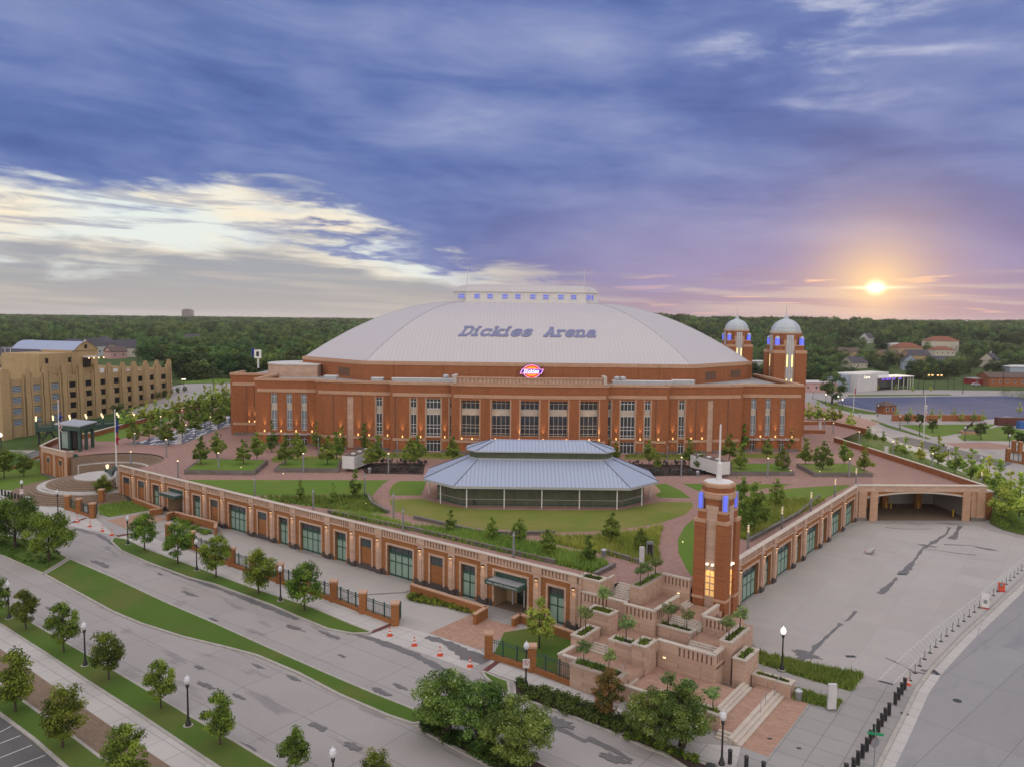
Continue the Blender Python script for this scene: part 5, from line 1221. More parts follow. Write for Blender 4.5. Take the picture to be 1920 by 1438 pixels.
# ------------------------------------------------------------------ trees and plants
def leaves(name, cl, n, size, mat, seed, up=.45, flat=.75, blos=0.0):
    g = np.random.default_rng(seed); cl = np.array(cl, float)        # clumps: x y z r tone
    w = cl[:, 3] ** 2; idx = g.choice(len(cl), n, p=w / w.sum()); d = g.normal(size=(n, 3)); d /= np.linalg.norm(d, axis=1)[:, None]
    rr = g.random(n) ** .45; p = cl[idx, :3] + d * (cl[idx, 3] * rr)[:, None] * np.array([1, 1, flat])
    nn = d + g.normal(size=(n, 3)) * .55 + np.array([0, 0, up]); nn /= np.linalg.norm(nn, axis=1)[:, None]
    a = np.cross(nn, g.normal(size=(n, 3))); a /= np.linalg.norm(a, axis=1)[:, None] + 1e-9; b = np.cross(nn, a)
    s = size * (.6 + .8 * g.random(n))[:, None]
    V = np.stack([p - a * s, p - b * s * .5 + nn * s * .12, p + a * s, p + b * s * .5 + nn * s * .12], 1).reshape(-1, 3)
    tone = np.clip(cl[idx, 4] + g.normal(size=n) * .16 + .18 * d[:, 2] * 0, 0, 1)
    me = bpy.data.meshes.new(name); me.vertices.add(4 * n); me.vertices.foreach_set('co', V.astype(np.float32).ravel())
    me.loops.add(4 * n); me.loops.foreach_set('vertex_index', np.arange(4 * n, dtype=np.int32)); me.polygons.add(n); me.polygons.foreach_set('loop_start', np.arange(0, 4 * n, 4, dtype=np.int32))
    at = me.attributes.new('tone', 'FLOAT', 'POINT'); at.data.foreach_set('value', np.repeat(tone, 4).astype(np.float32))
    me.materials.append(MAT[mat])
    if blos: me.materials.append(MAT['blossom']); me.polygons.foreach_set('material_index', ((g.random(n) < blos) & (d[:, 2] > -.1) & (rr > .75)).astype(np.int32))
    me.update(); me.validate(); return me
def clumps(shape, seed, k):
    g = random.Random(seed); o = []
    for i in range(k):
        while True:
            x, y, z = g.uniform(-1, 1), g.uniform(-1, 1), g.uniform(0, 1)
            r = math.hypot(x, y)
            lim = {'oak': math.sin(math.pi * min(1, (z * .93 + .10))) ** .55 * (1 - .25 * z), 'cone': (1 - z) ** .75 * min(1, .35 + z * 5), 'ball': math.sqrt(max(0, 1 - (2 * z - 1) ** 2)), 'slim': (1 - z) ** .9 * min(1, .3 + z * 4), 'spread': math.sqrt(max(0, 1 - z * z)) * min(1, .55 + z * 2)}[shape]
            if r <= lim and r > lim * .25 * g.random(): break
        o.append((x, y, z, g.random()))
    zm = max(q[2] for q in o); o = [(x, y, z / zm, t) for x, y, z, t in o]
    if shape in ('cone', 'slim', 'oak'): o += [(g.uniform(-.08, .08), g.uniform(-.08, .08), z, g.random()) for z in ((.7, .78, .86, .93, .98) if shape != 'oak' else (.9, .97))]
    return o
def make_tree(kind, v, shape, zb, width, k, n, leaf_size, mat, clr, trunk_r, limbs=4, blos=0, multi=1, gap=0):
    # unit height tree: crown from zb to 1, half width 'width'
    g = random.Random(hash(kind) % 999 + v * 17 if False else sum(map(ord, kind)) + v * 17)
    cl = [(x * width * .82, y * width * .82, zb + .03 + z * (.97 - zb) * .93, clr * g.uniform(.55, 1.35) * (1.05 - .55 * z if shape in ('cone', 'slim') else 1), t) for x, y, z, t in clumps(shape, g.random(), k)]
    root = bpy.data.objects.new(kind, None); root.empty_display_size = .2
    tr = MB()
    for q in range(multi):
        off = Vector((g.uniform(-.05, .05), g.uniform(-.05, .05), 0)) * (multi > 1); lean = Vector((g.uniform(-.3, .3), g.uniform(-.3, .3), 0)) * width * (multi > 1)
        top = Vector((0, 0, zb + (1 - zb) * .72)) + lean
        tr.tube([off, off * 1.1 + Vector((g.uniform(-.01, .01), 0, zb * .6)) + lean * .2, off * .4 + Vector((0, 0, zb + .08)) + lean * .5, top], [trunk_r * 1.25, trunk_r, trunk_r * .75, trunk_r * .2], 'bark', 6)
        for b in range(limbs):
            c = g.choice(cl); z0 = zb * g.uniform(.85, 1.0) + (c[2] - zb) * .3; s = Vector((lean.x * .4, lean.y * .4, z0)); e = Vector(c[:3]); tr.tube([s, s.lerp(e, .5) + Vector((0, 0, -.01)), e], [trunk_r * .5, trunk_r * .35, trunk_r * .12], 'bark', 5)
    t_ = tr.build('trunk'); COL.objects.unlink(t_); t_.parent = root
    c_ = bpy.data.objects.new('crown', leaves(kind + '_crown', cl, n, leaf_size, mat, v * 31 + len(kind), blos=blos)); c_.parent = root
    return root
PROTO = {}
def proto(kind, *a, nv=3, **kw): PROTO[kind] = [make_tree(kind, v, *a, **kw) for v in range(nv)]
proto('street_tree', 'oak', .20, .43, 54, 5200, .023, 'leaf_oak', .115, .018, nv=5)
proto('plaza_tree', 'cone', .15, .40, 46, 2600, .027, 'leaf_young', .10, .014)
proto('slim_tree', 'slim', .10, .24, 30, 900, .030, 'leaf_young', .08, .012)
proto('lime_tree', 'slim', .12, .38, 38, 1500, .032, 'leaf_lime', .085, .014)
proto('dark_tree', 'ball', .16, .46, 40, 3000, .026, 'leaf_dark', .12, .028)
proto('myrtle_tree', 'spread', .20, .62, 70, 12000, .019, 'leaf_myrtle', .125, .020, nv=3, blos=.05, multi=4)
proto('red_tree', 'oak', .20, .40, 46, 3000, .028, 'leaf_red', .10, .018, nv=1)
proto('big_oak', 'spread', .26, .60, 80, 9500, .021, 'leaf_oak', .13, .026, nv=2)
proto('planter_tree', 'ball', .46, .30, 22, 900, .036, 'leaf_silver', .11, .016, nv=2)
proto('yellow_tree', 'oak', .20, .34, 30, 1500, .030, 'leaf_lime', .085, .016, nv=1)
rng = random.Random(11)
def plant(kind, pos, h, label, group=None, wide=1.0, cat='tree'):
    p = PROTO[kind][rng.randrange(len(PROTO[kind]))]
    c = p.copy(); COL.objects.link(c); c.location = pos; c.rotation_euler = (0, 0, rng.uniform(0, 6.28)); s = h * rng.uniform(1.02, 1.10); c.scale = (s * wide, s * wide, s)
    tag(c, label, cat, group)
    for ch in p.children: d = ch.copy(); COL.objects.link(d); d.parent = c
    return c
def hpx(px, yb, yt, z): g = P(px, yb, z); return g, (yb - yt) / FPX * (Vector((g.x, g.y, g.z - CH)).dot(_f)) / math.cos(_p)
def row(kind, lst, z, label, group, wide=1.0):
    for i, (x, yb, yt) in enumerate(lst):
        g, h = hpx(x, yb, yt, z); plant(kind, g, h, label(i), group, wide)
row('street_tree', [(271, 1031, 966), (334, 1056, 986), (405, 1082, 1008), (485, 1112, 1028), (571, 1143, 1057)], .14, lambda i: f'{nth(i)} round green street tree from the left gate in the upper kerb strip', 'street trees of the upper kerb strip')
row('street_tree', [(-10, 1160, 1085), (49, 1180, 1108), (120, 1222, 1137), (204, 1273, 1184), (302, 1327, 1244), (413, 1395, 1303), (554, 1450, 1364), (702, 1502, 1412)], .14, lambda i: f'{nth(i)} small green tree from the left in the strip between lower street and walk', 'street trees of the lower kerb strip', .92)
row('street_tree', [(29, 1333, 1224), (118, 1400, 1292), (236, 1482, 1362)], .14, lambda i: ('leftmost', 'middle', 'rightmost')[i] + ' bushy tree in the grass strip beside the parking stalls', 'trees beside the parking lot')
row('big_oak', [(29, 1026, 936), (92, 1052, 962)], .14, lambda i: ('big bright green oak at the left edge of the median bed', 'big bright green oak nearest the bare end of the median lawn')[i], 'oaks on the median bed', .92)
row('big_oak', [(-30, 1020, 940)], .14, lambda i: 'big green oak cut off by the left picture edge', 'oaks on the median bed')
for (x, yb, yt, k) in ((838, 1376, 1262, 0), (905, 1402, 1278, 1), (968, 1432, 1306, 2)):
    g, h = hpx(x, yb, yt, .14); plant('myrtle_tree', g, h, ('left', 'middle', 'right')[k] + ' one of three broad blossoming trees crowded in the median bed', 'blossoming median trees', 1.05)
for (x, yb, yt, k) in ((1228, 1392, 1290, 0), (1277, 1400, 1288, 1)):
    g, h = hpx(x, yb, yt, .14); plant('myrtle_tree', g, h, ('left one of two blossoming trees in front of the terrace steps', 'right one of two blossoming trees in front of the terrace steps')[k], 'blossoming corner trees', 1.08)
g, h = hpx(1140, 1348, 1252, .1); plant('red_tree', g, h, 'red and green leaved tree before the terrace planters')
g, h = hpx(1011, 1214, 1122, .1); plant('yellow_tree', g, h, 'thin yellow-green tree in the small lawn beside the canopy entrance', None, 1.15)
g, h = hpx(194, 932, 892, .2); plant('street_tree', g, h, 'small spreading tree in front of the left end of the long wall', None, 1.1)
row('street_tree', [(8, 895, 845), (45, 893, 855), (-20, 900, 850)], .1, lambda i: ('leftmost', 'middle', 'rightmost')[(1, 2, 0)[i]] + ' bright tree on the lawn left of the stair block', 'trees on the left lawn')
A = [(377, 873, 820), (407, 857, 810), (456.6, 873, 822), (482, 860, 809), (535, 874, 815), (558, 862, 810), (614, 874, 817), (631, 862, 809), (694, 880, 827), (707, 869, 816), (770, 872, 820), (783, 864, 817), (849, 866, 820), (1155, 863, 830), (1217, 869, 824), (1233, 880, 849), (1292, 871, 825), (1311, 880, 845), (1367, 867, 812), (1388, 882, 834), (1438, 860, 821), (1467, 883, 836), (1510, 872, 821), (1542, 883, 826), (1583, 870, 825), (1620, 885, 836)]
row('plaza_tree', A, 5.6, lambda i: f'{nth(i)} conical young tree from the west in the plaza row before the arena', 'conical trees before the arena')
row('slim_tree', [(510, 846, 790), (594, 841, 788), (641, 846, 800), (684, 846, 792), (925, 848, 815), (1073, 848, 820), (1143, 852, 822), (1352, 846, 795), (1394, 846, 795), (1480, 845, 800)], 5.3, lambda i: f'{nth(i)} thin slender tree from the west close to the arena wall', 'slender trees at the arena wall')
B_ = [(251, 830, 788), (280, 827, 778), (306, 829, 785), (316, 835, 793), (332, 812, 766), (342, 822, 785), (354, 797, 750), (367, 815, 770), (384, 800, 752), (398, 790, 742), (410, 802, 755), (422, 785, 738), (432, 792, 742), (298, 808, 768), (372, 785, 745)]
row('plaza_tree', B_, 5.3, lambda i: f'conical tree number {nth(i)} going back along the speckled western court' if False else f'{nth(i)} young tree counted from the flagpoles along the speckled western court', 'trees of the western court', .95)
row('lime_tree', [(318, 790, 742), (384, 770, 722), (404, 765, 716), (418, 762, 716), (300, 790, 762)], 6.4, lambda i: f'{nth(i)} lime green tree behind the western retaining wall', 'lime trees behind the western wall')
row('slim_tree', [(563, 935, 899), (666, 932, 878), (845, 997, 955), (624, 942, 906)], 5.3, lambda i: ('thin young tree on the west lawn edge', 'tall thin young tree at the bed beside the curving path', 'thin young tree on the crescent lawn', 'small bushy young tree in the west bed')[i], 'young trees of the west lawns', 1.5)
row('plaza_tree', [(922, 1015, 968), (973, 1016, 970), (1027, 1042, 992), (1104, 1055, 1004), (1146, 1019, 960), (1202, 1032, 988)], 5.3, lambda i: ('loose silver-green tree leftmost in the tall grass bed', 'loose silver-green tree beside the grey light pole in the tall grass', 'conical green tree in the tall grass by the parapet', 'bright small tree at the end of the parapet bed', 'bright tree in the middle tall grass bed below the crescent lawn', 'slender tree at the right end of the middle grass bed')[i], 'young trees in the tall grass beds', 1.05)
row('plaza_tree', [(1393, 985, 898), (1412, 1000, 905), (1430, 972, 924), (1457, 950, 896)], 5.3, lambda i: ('tall tree right behind the brick corner tower', 'second tall tree behind the brick corner tower', 'round dark tree in the bed right of the tower', 'bright tall tree in the bed farthest right of the tower')[i], 'trees behind the corner tower', .95)
row('plaza_tree', [(1627, 827, 800), (1656, 830, 808), (1641, 826, 812)], 4.5, lambda i: ('dark cone shaped evergreen at the head of the grass bank', 'second dark evergreen on the grass bank', 'small shrub-like tree on the grass bank')[i], 'evergreens on the bank')
row('lime_tree', [(1532, 790, 753), (1552, 792, 757), (1566, 793, 755), (1595, 803, 770), (1515, 788, 755)], 4.8, lambda i: f'{nth(i)} yellow-green tree by the low curved wall east of the arena', 'yellow-green trees by the curved wall', 1.1)
row('lime_tree', [(1697, 856, 818), (1680, 850, 822), (1727, 866, 828), (1758, 872, 818), (1790, 888, 836), (1820, 900, 842), (1853, 915, 855), (1872, 935, 862), (1893, 945, 880), (1911, 968, 885), (1935, 985, 890), (1880, 972, 900), (1842, 905, 860)], 1.2, lambda i: f'{nth(i)} pale yellow-green tree from the top of the eastern grass bank', 'pale trees on the eastern bank', 1.15)
row('dark_tree', [(1702, 793, 776), (1724, 800, 777), (1748, 810, 786), (1839, 823, 792), (1890, 823, 797), (1912, 838, 811)], .05, lambda i: ('leftmost of the three dark evergreens on the park lawn', 'middle of the three dark evergreens on the park lawn', 'rightmost of the three dark evergreens on the park lawn', 'round dark tree right of the statue', 'round dark tree near the park path fork', 'low spreading dark tree at the right picture edge')[i], 'dark trees in the park')
row('lime_tree', [(1682, 787, 764), (1707, 786, 764), (1747, 786, 764), (1762, 787, 766), (1788, 788, 763), (1803, 790, 769), (1827, 790, 768), (1843, 791, 769), (1911, 775, 755)], .05, lambda i: f'{nth(i)} thin sapling from the left along the brick screen wall of the park', 'saplings along the park wall', .9)
row('lime_tree', [(1610, 734, 722), (1645, 732, 720), (1680, 732, 720), (1711, 734, 724), (1745, 733, 723)], .05, lambda i: f'{nth(i)} tiny street tree from the left before the white clinic', 'tiny trees before the clinic', 1.2)
g, h = hpx(1560, 757, 697, .05); plant('dark_tree', g, h, 'large round dark oak at the bend of the far road', None, 1.05)
for i, (a_, b_, z_, h_) in enumerate([(3.4, -11.2, 2.3, 2.5), (.6, -11.2, 2.3, 2.3), (6.3, -6.2, 3.1, 2.9), (6.2, -2.9, 4.35, 2.8), (1.7, -6.0, 3.2, 3.0), (.2, .3, 3.3, 2.6), (-1.9, .3, 3.3, 2.4), (-7.0, -1.2, 4.15, 2.7), (-7.0, 1.8, 4.15, 2.7), (-5.0, -10.35, 1.3, 2.6), (-7.2, -10.35, 1.3, 2.6), (-9.3, -10.35, 1.3, 2.6), (4.95, 3.0, 5.9, 2.6), (4.95, 4.8, 5.9, 2.3), (4.95, 6.6, 5.9, 2.5)]):
    plant('planter_tree', ab(a_, b_, z_), h_ * .86, ['rightmost', 'leftmost'][i == 0] + ' small round tree in the long front-left terrace planter' if i < 2 else ['small round tree in the planter left of the lower landing', 'dark small tree in the high planter against the wall', 'small round tree in the middle terrace planter', 'left small tree in the planter below the upper balustrade', 'right small tree in the planter below the upper balustrade', 'front small tree in the tall planter by the forecourt', 'back small tree in the tall planter by the forecourt', 'leftmost small tree in the lowest front planter', 'middle small tree in the lowest front planter', 'rightmost small tree in the lowest front planter', 'front small tree in the planter at the plaza steps', 'middle small tree in the planter at the plaza steps', 'back small tree in the planter at the plaza steps'][i - 2], 'small round trees of the terraces', 1.25)

row('dark_tree', [(296, 748, 735), (308, 744, 732), (321, 741, 729), (334, 738, 727), (347, 735, 725), (226, 770, 756), (214, 775, 760)], 7.5, lambda i: f'{nth(i)} low dark clipped tree from the left in front of the garage foot', 'clipped trees at the garage foot', 1.1)
row('lime_tree', [(232, 800, 768), (247, 797, 765), (262, 790, 760), (276, 788, 752), (292, 785, 750), (336, 772, 742), (350, 768, 738), (366, 765, 735), (395, 752, 725), (425, 748, 720)], 5.5, lambda i: f'{nth(i)} small pale green tree from the walkway along the back of the western wall', 'pale trees behind the western wall', 1.2)
# tall grass and ground cover
def inside(p, poly):
    c = False; n = len(poly)
    for i in range(n):
        a, b = poly[i], poly[i - 1]
        if (a[1] > p[1]) != (b[1] > p[1]) and p[0] < (b[0] - a[0]) * (p[1] - a[1]) / (b[1] - a[1]) + a[0]: c = not c
    return c
def scatter(poly, n, seed):
    g = random.Random(seed); xs_ = [p[0] for p in poly]; ys_ = [p[1] for p in poly]; o = []
    while len(o) < n:
        p = (g.uniform(min(xs_), max(xs_)), g.uniform(min(ys_), max(ys_)))
        if inside(p, poly): o.append(p)
    return o
def blades(name, poly, z, n, h, mat, seed, lab=None):
    g = np.random.default_rng(seed); pts = np.array(scatter(poly, n, seed)); k = 7; N = n * k
    base = np.repeat(pts, k, 0) + g.normal(size=(N, 2)) * .12; an = g.random(N) * 6.283; hh = h * (.55 + .6 * g.random(N)) * np.repeat(.7 + .6 * g.random(n), k); ln = g.random(N) * .55 * hh
    w = .05 + .03 * g.random(N); ca, sa = np.cos(an), np.sin(an); zz = np.full(N, z)
    V = np.stack([np.stack([base[:, 0] - sa * w, base[:, 1] + ca * w, zz], 1), np.stack([base[:, 0] + sa * w, base[:, 1] - ca * w, zz], 1), np.stack([base[:, 0] + ca * ln, base[:, 1] + sa * ln, zz + hh], 1)], 1).reshape(-1, 3)
    me = bpy.data.meshes.new(name); me.vertices.add(3 * N); me.vertices.foreach_set('co', V.astype(np.float32).ravel()); me.loops.add(3 * N); me.loops.foreach_set('vertex_index', np.arange(3 * N, dtype=np.int32)); me.polygons.add(N); me.polygons.foreach_set('loop_start', np.arange(0, 3 * N, 3, dtype=np.int32))
    sn = .5 + .5 * np.sin(base[:, 0] * .35 + 1.3) * np.sin(base[:, 1] * .3)
    at = me.attributes.new('tone', 'FLOAT', 'POINT'); at.data.foreach_set('value', np.repeat(np.clip(.15 + .5 * sn + g.normal(size=N) * .18, 0, 1), 3).astype(np.float32)); me.materials.append(MAT[mat]); me.update(); me.validate()
    o = bpy.data.objects.new(name, me); COL.objects.link(o); return tag(o, kind='stuff')
for i, (k, n, h) in enumerate((('west', 700, .6), ('parapet', 2600, .8), ('middle', 1300, .8), ('tower', 1500, .8))): blades('tall_grass', [tuple(p)[:2] for p in PP(BEDS[k], DK)], DK, n, h, 'grass_blade', i + 3)
for i, (pts, n, h) in enumerate((([(1423, 1221), (1481, 1237), (1573, 1257), (1618, 1264), (1596, 1295), (1489, 1264), (1423, 1242)], 700, .5), ([(1489, 1290), (1579, 1314), (1566, 1329), (1489, 1310)], 260, .35), ([(183, 952), (190, 945), (248, 936), (282, 955), (225, 965), (204, 968)], 300, .4))): blades('bank_grass', [tuple(p)[:2] for p in PP(pts, .05)], .05, n, h, 'grass_blade', 40 + i)
def bushes(name, poly, z, n, r, mat, seed, dens=26, kind='stuff', size=.13):
    g = random.Random(seed); cl = [(x, y, z + r * g.uniform(.3, .7), r * g.uniform(.6, 1.15), g.random()) for x, y in scatter(poly, n, seed)]
    o = bpy.data.objects.new(name, leaves(name, cl, n * dens, size, mat, seed, flat=.8)); COL.objects.link(o); return tag(o, kind='stuff') if kind == 'stuff' else o
P2 = lambda pts, z=.1: [tuple(p)[:2] for p in PP(pts, z)]
bushes('low_shrubs', P2([(966, 1278), (1000, 1286), (1100, 1320), (1198, 1361), (1196, 1373), (1155, 1373), (1065, 1338), (992, 1311)]), .1, 150, .55, 'leaf_dark', 5, 60)
bushes('low_shrubs', P2([(778, 1358), (813, 1356), (870, 1374), (940, 1398), (1005, 1426), (950, 1448), (900, 1424), (840, 1394)]), .1, 140, .5, 'leaf_dark', 6, 50)
bushes('low_shrubs', P2([(1165, 1380), (1206, 1381), (1290, 1418), (1335, 1440), (1243, 1408), (1209, 1396)]), .1, 60, .4, 'leaf_oak', 7, 40)
bushes('low_shrubs', P2([(0, 1005), (60, 1014), (105, 1034), (122, 1046), (85, 1068), (0, 1038)]), .1, 90, .35, 'leaf_oak', 8, 30)
bushes('bank_shrubs', P2([(1640, 828), (1691, 846), (1748, 868), (1804, 890), (1850, 915), (1850, 925), (1780, 896), (1700, 866)], 2), 1.4, 170, .9, 'leaf_silver', 9, 30)
bushes('bank_shrubs', P2([(1858, 945), (1900, 960), (1920, 990), (1880, 988), (1858, 975)], .3), .3, 80, .9, 'leaf_oak', 10, 36)
bushes('bank_shrubs', P2([(0, 858), (30, 850), (78, 868), (95, 885), (60, 872), (30, 868)], .3), .2, 70, 1.3, 'leaf_oak', 12, 40)
bushes('foundation_shrubs', P2([(510, 863), (640, 864), (640, 858), (515, 857)], DK), DK, 90, .55, 'leaf_lime', 13, 16)
bushes('foundation_shrubs', P2([(1172, 857), (1330, 859), (1325, 853), (1177, 852)], DK), DK, 80, .5, 'leaf_young', 14, 16)
bushes('foundation_shrubs', P2([(705, 856), (870, 858), (870, 850), (702, 849)], DK), DK, 80, .5, 'leaf_young', 15, 16)
for i, s in enumerate(PLANT_SPOTS):
    a0, a1, b0, b1, z = s; n = max(6, int((a1 - a0) * (b1 - b0) * 9)); blades('planter_grass', [tuple(ab(a, b))[:2] for a, b in ((a0, b0), (a1, b0), (a1, b1), (a0, b1))], z, n, .36, 'leaf_oak', 60 + i)
def hedge(label, pts, z, r, n, mat='leaf_oak'):
    o = bushes('hedge', P2(pts, z), z, n, r, mat, int(pts[0][0]), 40, kind='thing'); tag(o, label, 'hedge')
hedge('long dark clipped hedge at the right edge of the blue parking lot', [(1875, 738), (1885, 732), (1905, 735), (1960, 748), (1990, 758), (1990, 766), (1930, 755), (1880, 744)], .1, 2.2, 130, 'leaf_dark')
hedge('low hedge strip below the brick planter wall left of the canopy entrance', [(764, 1117), (790, 1119), (888, 1146), (890, 1151), (840, 1139), (770, 1124)], .1, .45, 90)
hedge('low hedge strip below the left sloped planter wall', [(319, 972), (340, 972), (396, 998), (386, 1002), (345, 988)], .1, .45, 70)
# low brick garden walls of the yard
def gwall(label, pts, h): return low_wall('garden_wall', [P(a, b, h) for a, b in pts], 0, h - .1, .4, 'podium_brick', 'band_stone', label)
gwall('long low brick planter wall left of the canopy entrance', [(771, 1094), (912, 1137), (890, 1150)], 1.3); gwall('low brick planter wall right of the canopy entrance', [(962, 1158), (975, 1150), (1078, 1185)], 1.0)
gwall('low brick planter wall by the left canopy door', [(313, 962), (326, 958), (405, 978), (404, 988)], 1.3); gwall('curved low brick wall at the left gate garden', [(249, 932), (303, 952), (281, 955)], 1.1)

# ------------------------------------------------------------------ fences
def fence(label, pts, pier_px, h=2.1, wall_h=.5, grp='brick pier fences of the yard', tops=2.5):
    q = [P(a, b) for a, b in pts]; t = thing('pier_fence', label, 'fence', tuple(q[0]), grp)
    bw_, rl = MB(), MB()
    for a, b in zip(q[:-1], q[1:]):
        f = Frame(a, b); f.box(bw_, 0, f.len, -.2, .2, 0, wall_h, 'podium_brick')
        for z in (wall_h + .15, h - .35, h - .1): f.box(rl, .3, f.len - .3, -.03, .03, z, z + .06, 'green_metal')
        n = int(f.len / .24)
        for i in range(1, n): u = f.len * i / n; f.box(rl, u - .014, u + .014, -.014, .014, wall_h, h, 'green_metal')
        k = max(1, round(f.len / 1.6))
        for i in range(1, k): u = f.len * i / k; f.box(rl, u - .06, u + .06, -.06, .06, wall_h, h + .15, 'green_metal')
    bw_.build('base_wall', t); rl.build('railing', t)
    for px, py in pier_px:
        p = P(px, py); m = MB(); m.box(p.x - .42, p.x + .42, p.y - .42, p.y + .42, 0, tops, 'podium_brick'); m.box(p.x - .5, p.x + .5, p.y - .5, p.y + .5, tops, tops + .22, 'band_stone'); m.build('pier', t)
    return t
fence('long fence of brick piers and dark railings along the upper walk', [(317, 1012), (360, 1028), (435, 1061), (475, 1076), (525, 1093), (575, 1110), (626, 1127), (681, 1149), (741, 1171)], [(317, 1012), (360, 1028), (435, 1061), (475, 1076), (525, 1093), (575, 1110), (626, 1127), (681, 1149), (741, 1171)])
fence('short fence with two brick piers and green railing before the small lawn', [(916, 1232), (997, 1257), (1076, 1287)], [(916, 1232), (997, 1257)])
fence('left gate fence of three brick piers and green panels', [(128, 955), (149, 962), (174, 971)], [(128, 955), (149, 962), (174, 971), (191, 943)])
def leafgate(label, a, b):
    p, q = P(*a), P(*b); t = thing('iron_gate', label, 'gate', tuple(p)); f = Frame(p, q); m = MB()
    for z in (.15, 1.9): f.box(m, 0, f.len, -.04, .04, z, z + .1, 'green_metal')
    for i in range(int(f.len / .2) + 1): u = f.len * i / int(f.len / .2); f.box(m, u - .025, u + .025, -.025, .025, .1, 2.1, 'green_metal')
    m.build('bars', t)
leafgate('open green iron gate leaf at the right end of the long pier fence', (745, 1172), (752, 1158)); leafgate('open green iron gate leaf at the left gate fence', (179, 971), (183, 962))

# ------------------------------------------------------------------ lamps and poles
def globe_lamp(lit):
    r = bpy.data.objects.new('street_lamp', None)
    p = MB().lathe([(.26, 0), (.26, .15), (.17, .45), (.09, .75), (.07, 3.3), (.12, 3.4), (.16, 3.6), (.11, 3.7)], 'black_metal', 10).build('post', r); g = MB().lathe([(.12, 3.7), (.24, 3.85), (.28, 4.05), (.22, 4.28), (.08, 4.4), (.03, 4.55)], 'globe_white' if not lit else 'lamp_white', 10).build('globe', r); b = MB().lathe([(.42, -.02), (.42, .06)], 'kerb_stone', 12).build('footing', r)
    for o in (p, g, b): COL.objects.unlink(o)
    return r
LAMP = [globe_lamp(0), globe_lamp(1)]
def mk(protoo, px, py, label, cat, grp, z=.1, rz=0, sc=1.0, pos=None):
    c = dup(protoo, pos if pos is not None else P(px, py, z), rz, sc, label, grp); c['category'] = cat; return c
GL_ = 'black street lamps with white globes'
for i, (x, y) in enumerate([(17, 1159), (160, 1247), (353, 1360), (625, 1512)]): mk(LAMP[0], x, y, f'{nth(i)} black globe lamp from the left in the lower tree strip', 'street lamp', GL_)
for i, (x, y) in enumerate([(109, 965), (240, 1020), (369, 1069), (526, 1126)]): mk(LAMP[0], x, y, f'{nth(i)} black globe lamp from the left along the upper walk', 'street lamp', GL_)
mk(LAMP[0], 42, 944, 'black globe lamp with a small sign by the bollards at far left', 'street lamp', GL_)
lp = mk(LAMP[0], 986, 1287, 'black globe lamp with parking sign before the short pier fence', 'street lamp', GL_)
mk(LAMP[0], 1353, 1434, 'black globe lamp beside the corner bed and bollards', 'street lamp', GL_); mk(LAMP[1], 1466, 1255, 'lit globe lamp in the grass strip of the loading court', 'street lamp', GL_)
mk(LAMP[1], 3, 855, 'lit globe lamp in front of the parking garage at the left edge', 'street lamp', GL_, sc=1.3)
for i, (x, y) in enumerate([(1524, 748), (1560, 758), (1579, 768), (1646, 780), (1687, 803), (1724, 815), (1611, 798), (1809, 826), (1892, 843), (1777, 870), (1838, 890), (1548, 757), (1571, 761)]): mk(LAMP[1 if i in (2, 11, 12) else 0], x, y, f'{nth(i)} small globe lamp counted along the far road and park from the arena', 'street lamp', GL_, z=.03)
def nosign(px, py, z, lab):
    p = P(px, 1287 if px > 500 else 944, z); t = thing('parking_sign', lab, 'sign', (p.x, p.y - .12, 2.1), 'small parking signs'); MB().box(p.x - .32, p.x + .32, p.y - .13, p.y - .10, 2.0, 2.9, 'white_paint').build('plate', t)
    m = MB(); n = 20
    for i in range(n):
        a0, a1 = 2 * math.pi * i / n, 2 * math.pi * (i + 1) / n; m.poly([(p.x + math.cos(a) * r, p.y - .134, 2.55 + math.sin(a) * r) for r, a in ((.2, a0), (.2, a1), (.25, a1), (.25, a0))], 'sign_red')
    m.poly([(p.x - .17, p.y - .136, 2.70), (p.x - .13, p.y - .136, 2.74), (p.x + .17, p.y - .136, 2.40), (p.x + .13, p.y - .136, 2.36)], 'sign_red'); m.box(p.x - .06, p.x - .02, p.y - .1335, p.y - .132, 2.42, 2.68, 'black_metal'); m.build('ban_mark', t)
nosign(986, 0, .1, 'small white no parking plate on the lamp before the short pier fence'); nosign(42, 0, .1, 'small white no parking plate on the lamp by the far left bollards')
def slim_pole(lit):
    r = bpy.data.objects.new('light_pole', None); a = MB().lathe([(.14, 0), (.14, 3.1), (.11, 3.15), (.11, 4.9), (.03, 4.95)], 'grey_metal', 8).build('shaft', r); b = MB()
    if lit:
        for k in range(5): b.lathe([(.10, 0), (.125, .03), (.125, .08), (.10, .11)], 'lamp_warm', 8, (0, 0, 3.3 + k * .3))
    else: b.lathe([(.15, 4.1), (.15, 4.5)], 'light_metal', 8)
    b = b.build('lamp_slots', r)
    for o in (a, b): COL.objects.unlink(o)
    return r
SP = [slim_pole(0), slim_pole(1)]
def top_lit():
    r = bpy.data.objects.new('light_pole', None); a = MB().lathe([(.16, 0), (.16, 4.7)], 'grey_metal', 8).build('shaft', r); b = MB().lathe([(.13, 4.7), (.17, 4.75), (.17, 4.88), (.1, 4.92)], 'lamp_warm', 8).build('lamp_head', r)
    for o in (a, b): COL.objects.unlink(o)
    return r
SP.append(top_lit())
for i, (x, yb, yt) in enumerate([(477.6, 929, 893), (587.5, 955, 915), (684, 930, 886), (738, 971, 921), (756, 997, 951), (963, 1045, 995)]): g, h = hpx(x, yb, yt, DK); mk(SP[0], 0, 0, f'{nth(i)} grey cylinder light pole from the left along the garden parapet', 'light pole', 'grey poles of the garden parapet', pos=g, sc=(1, 1, h / 4.95))
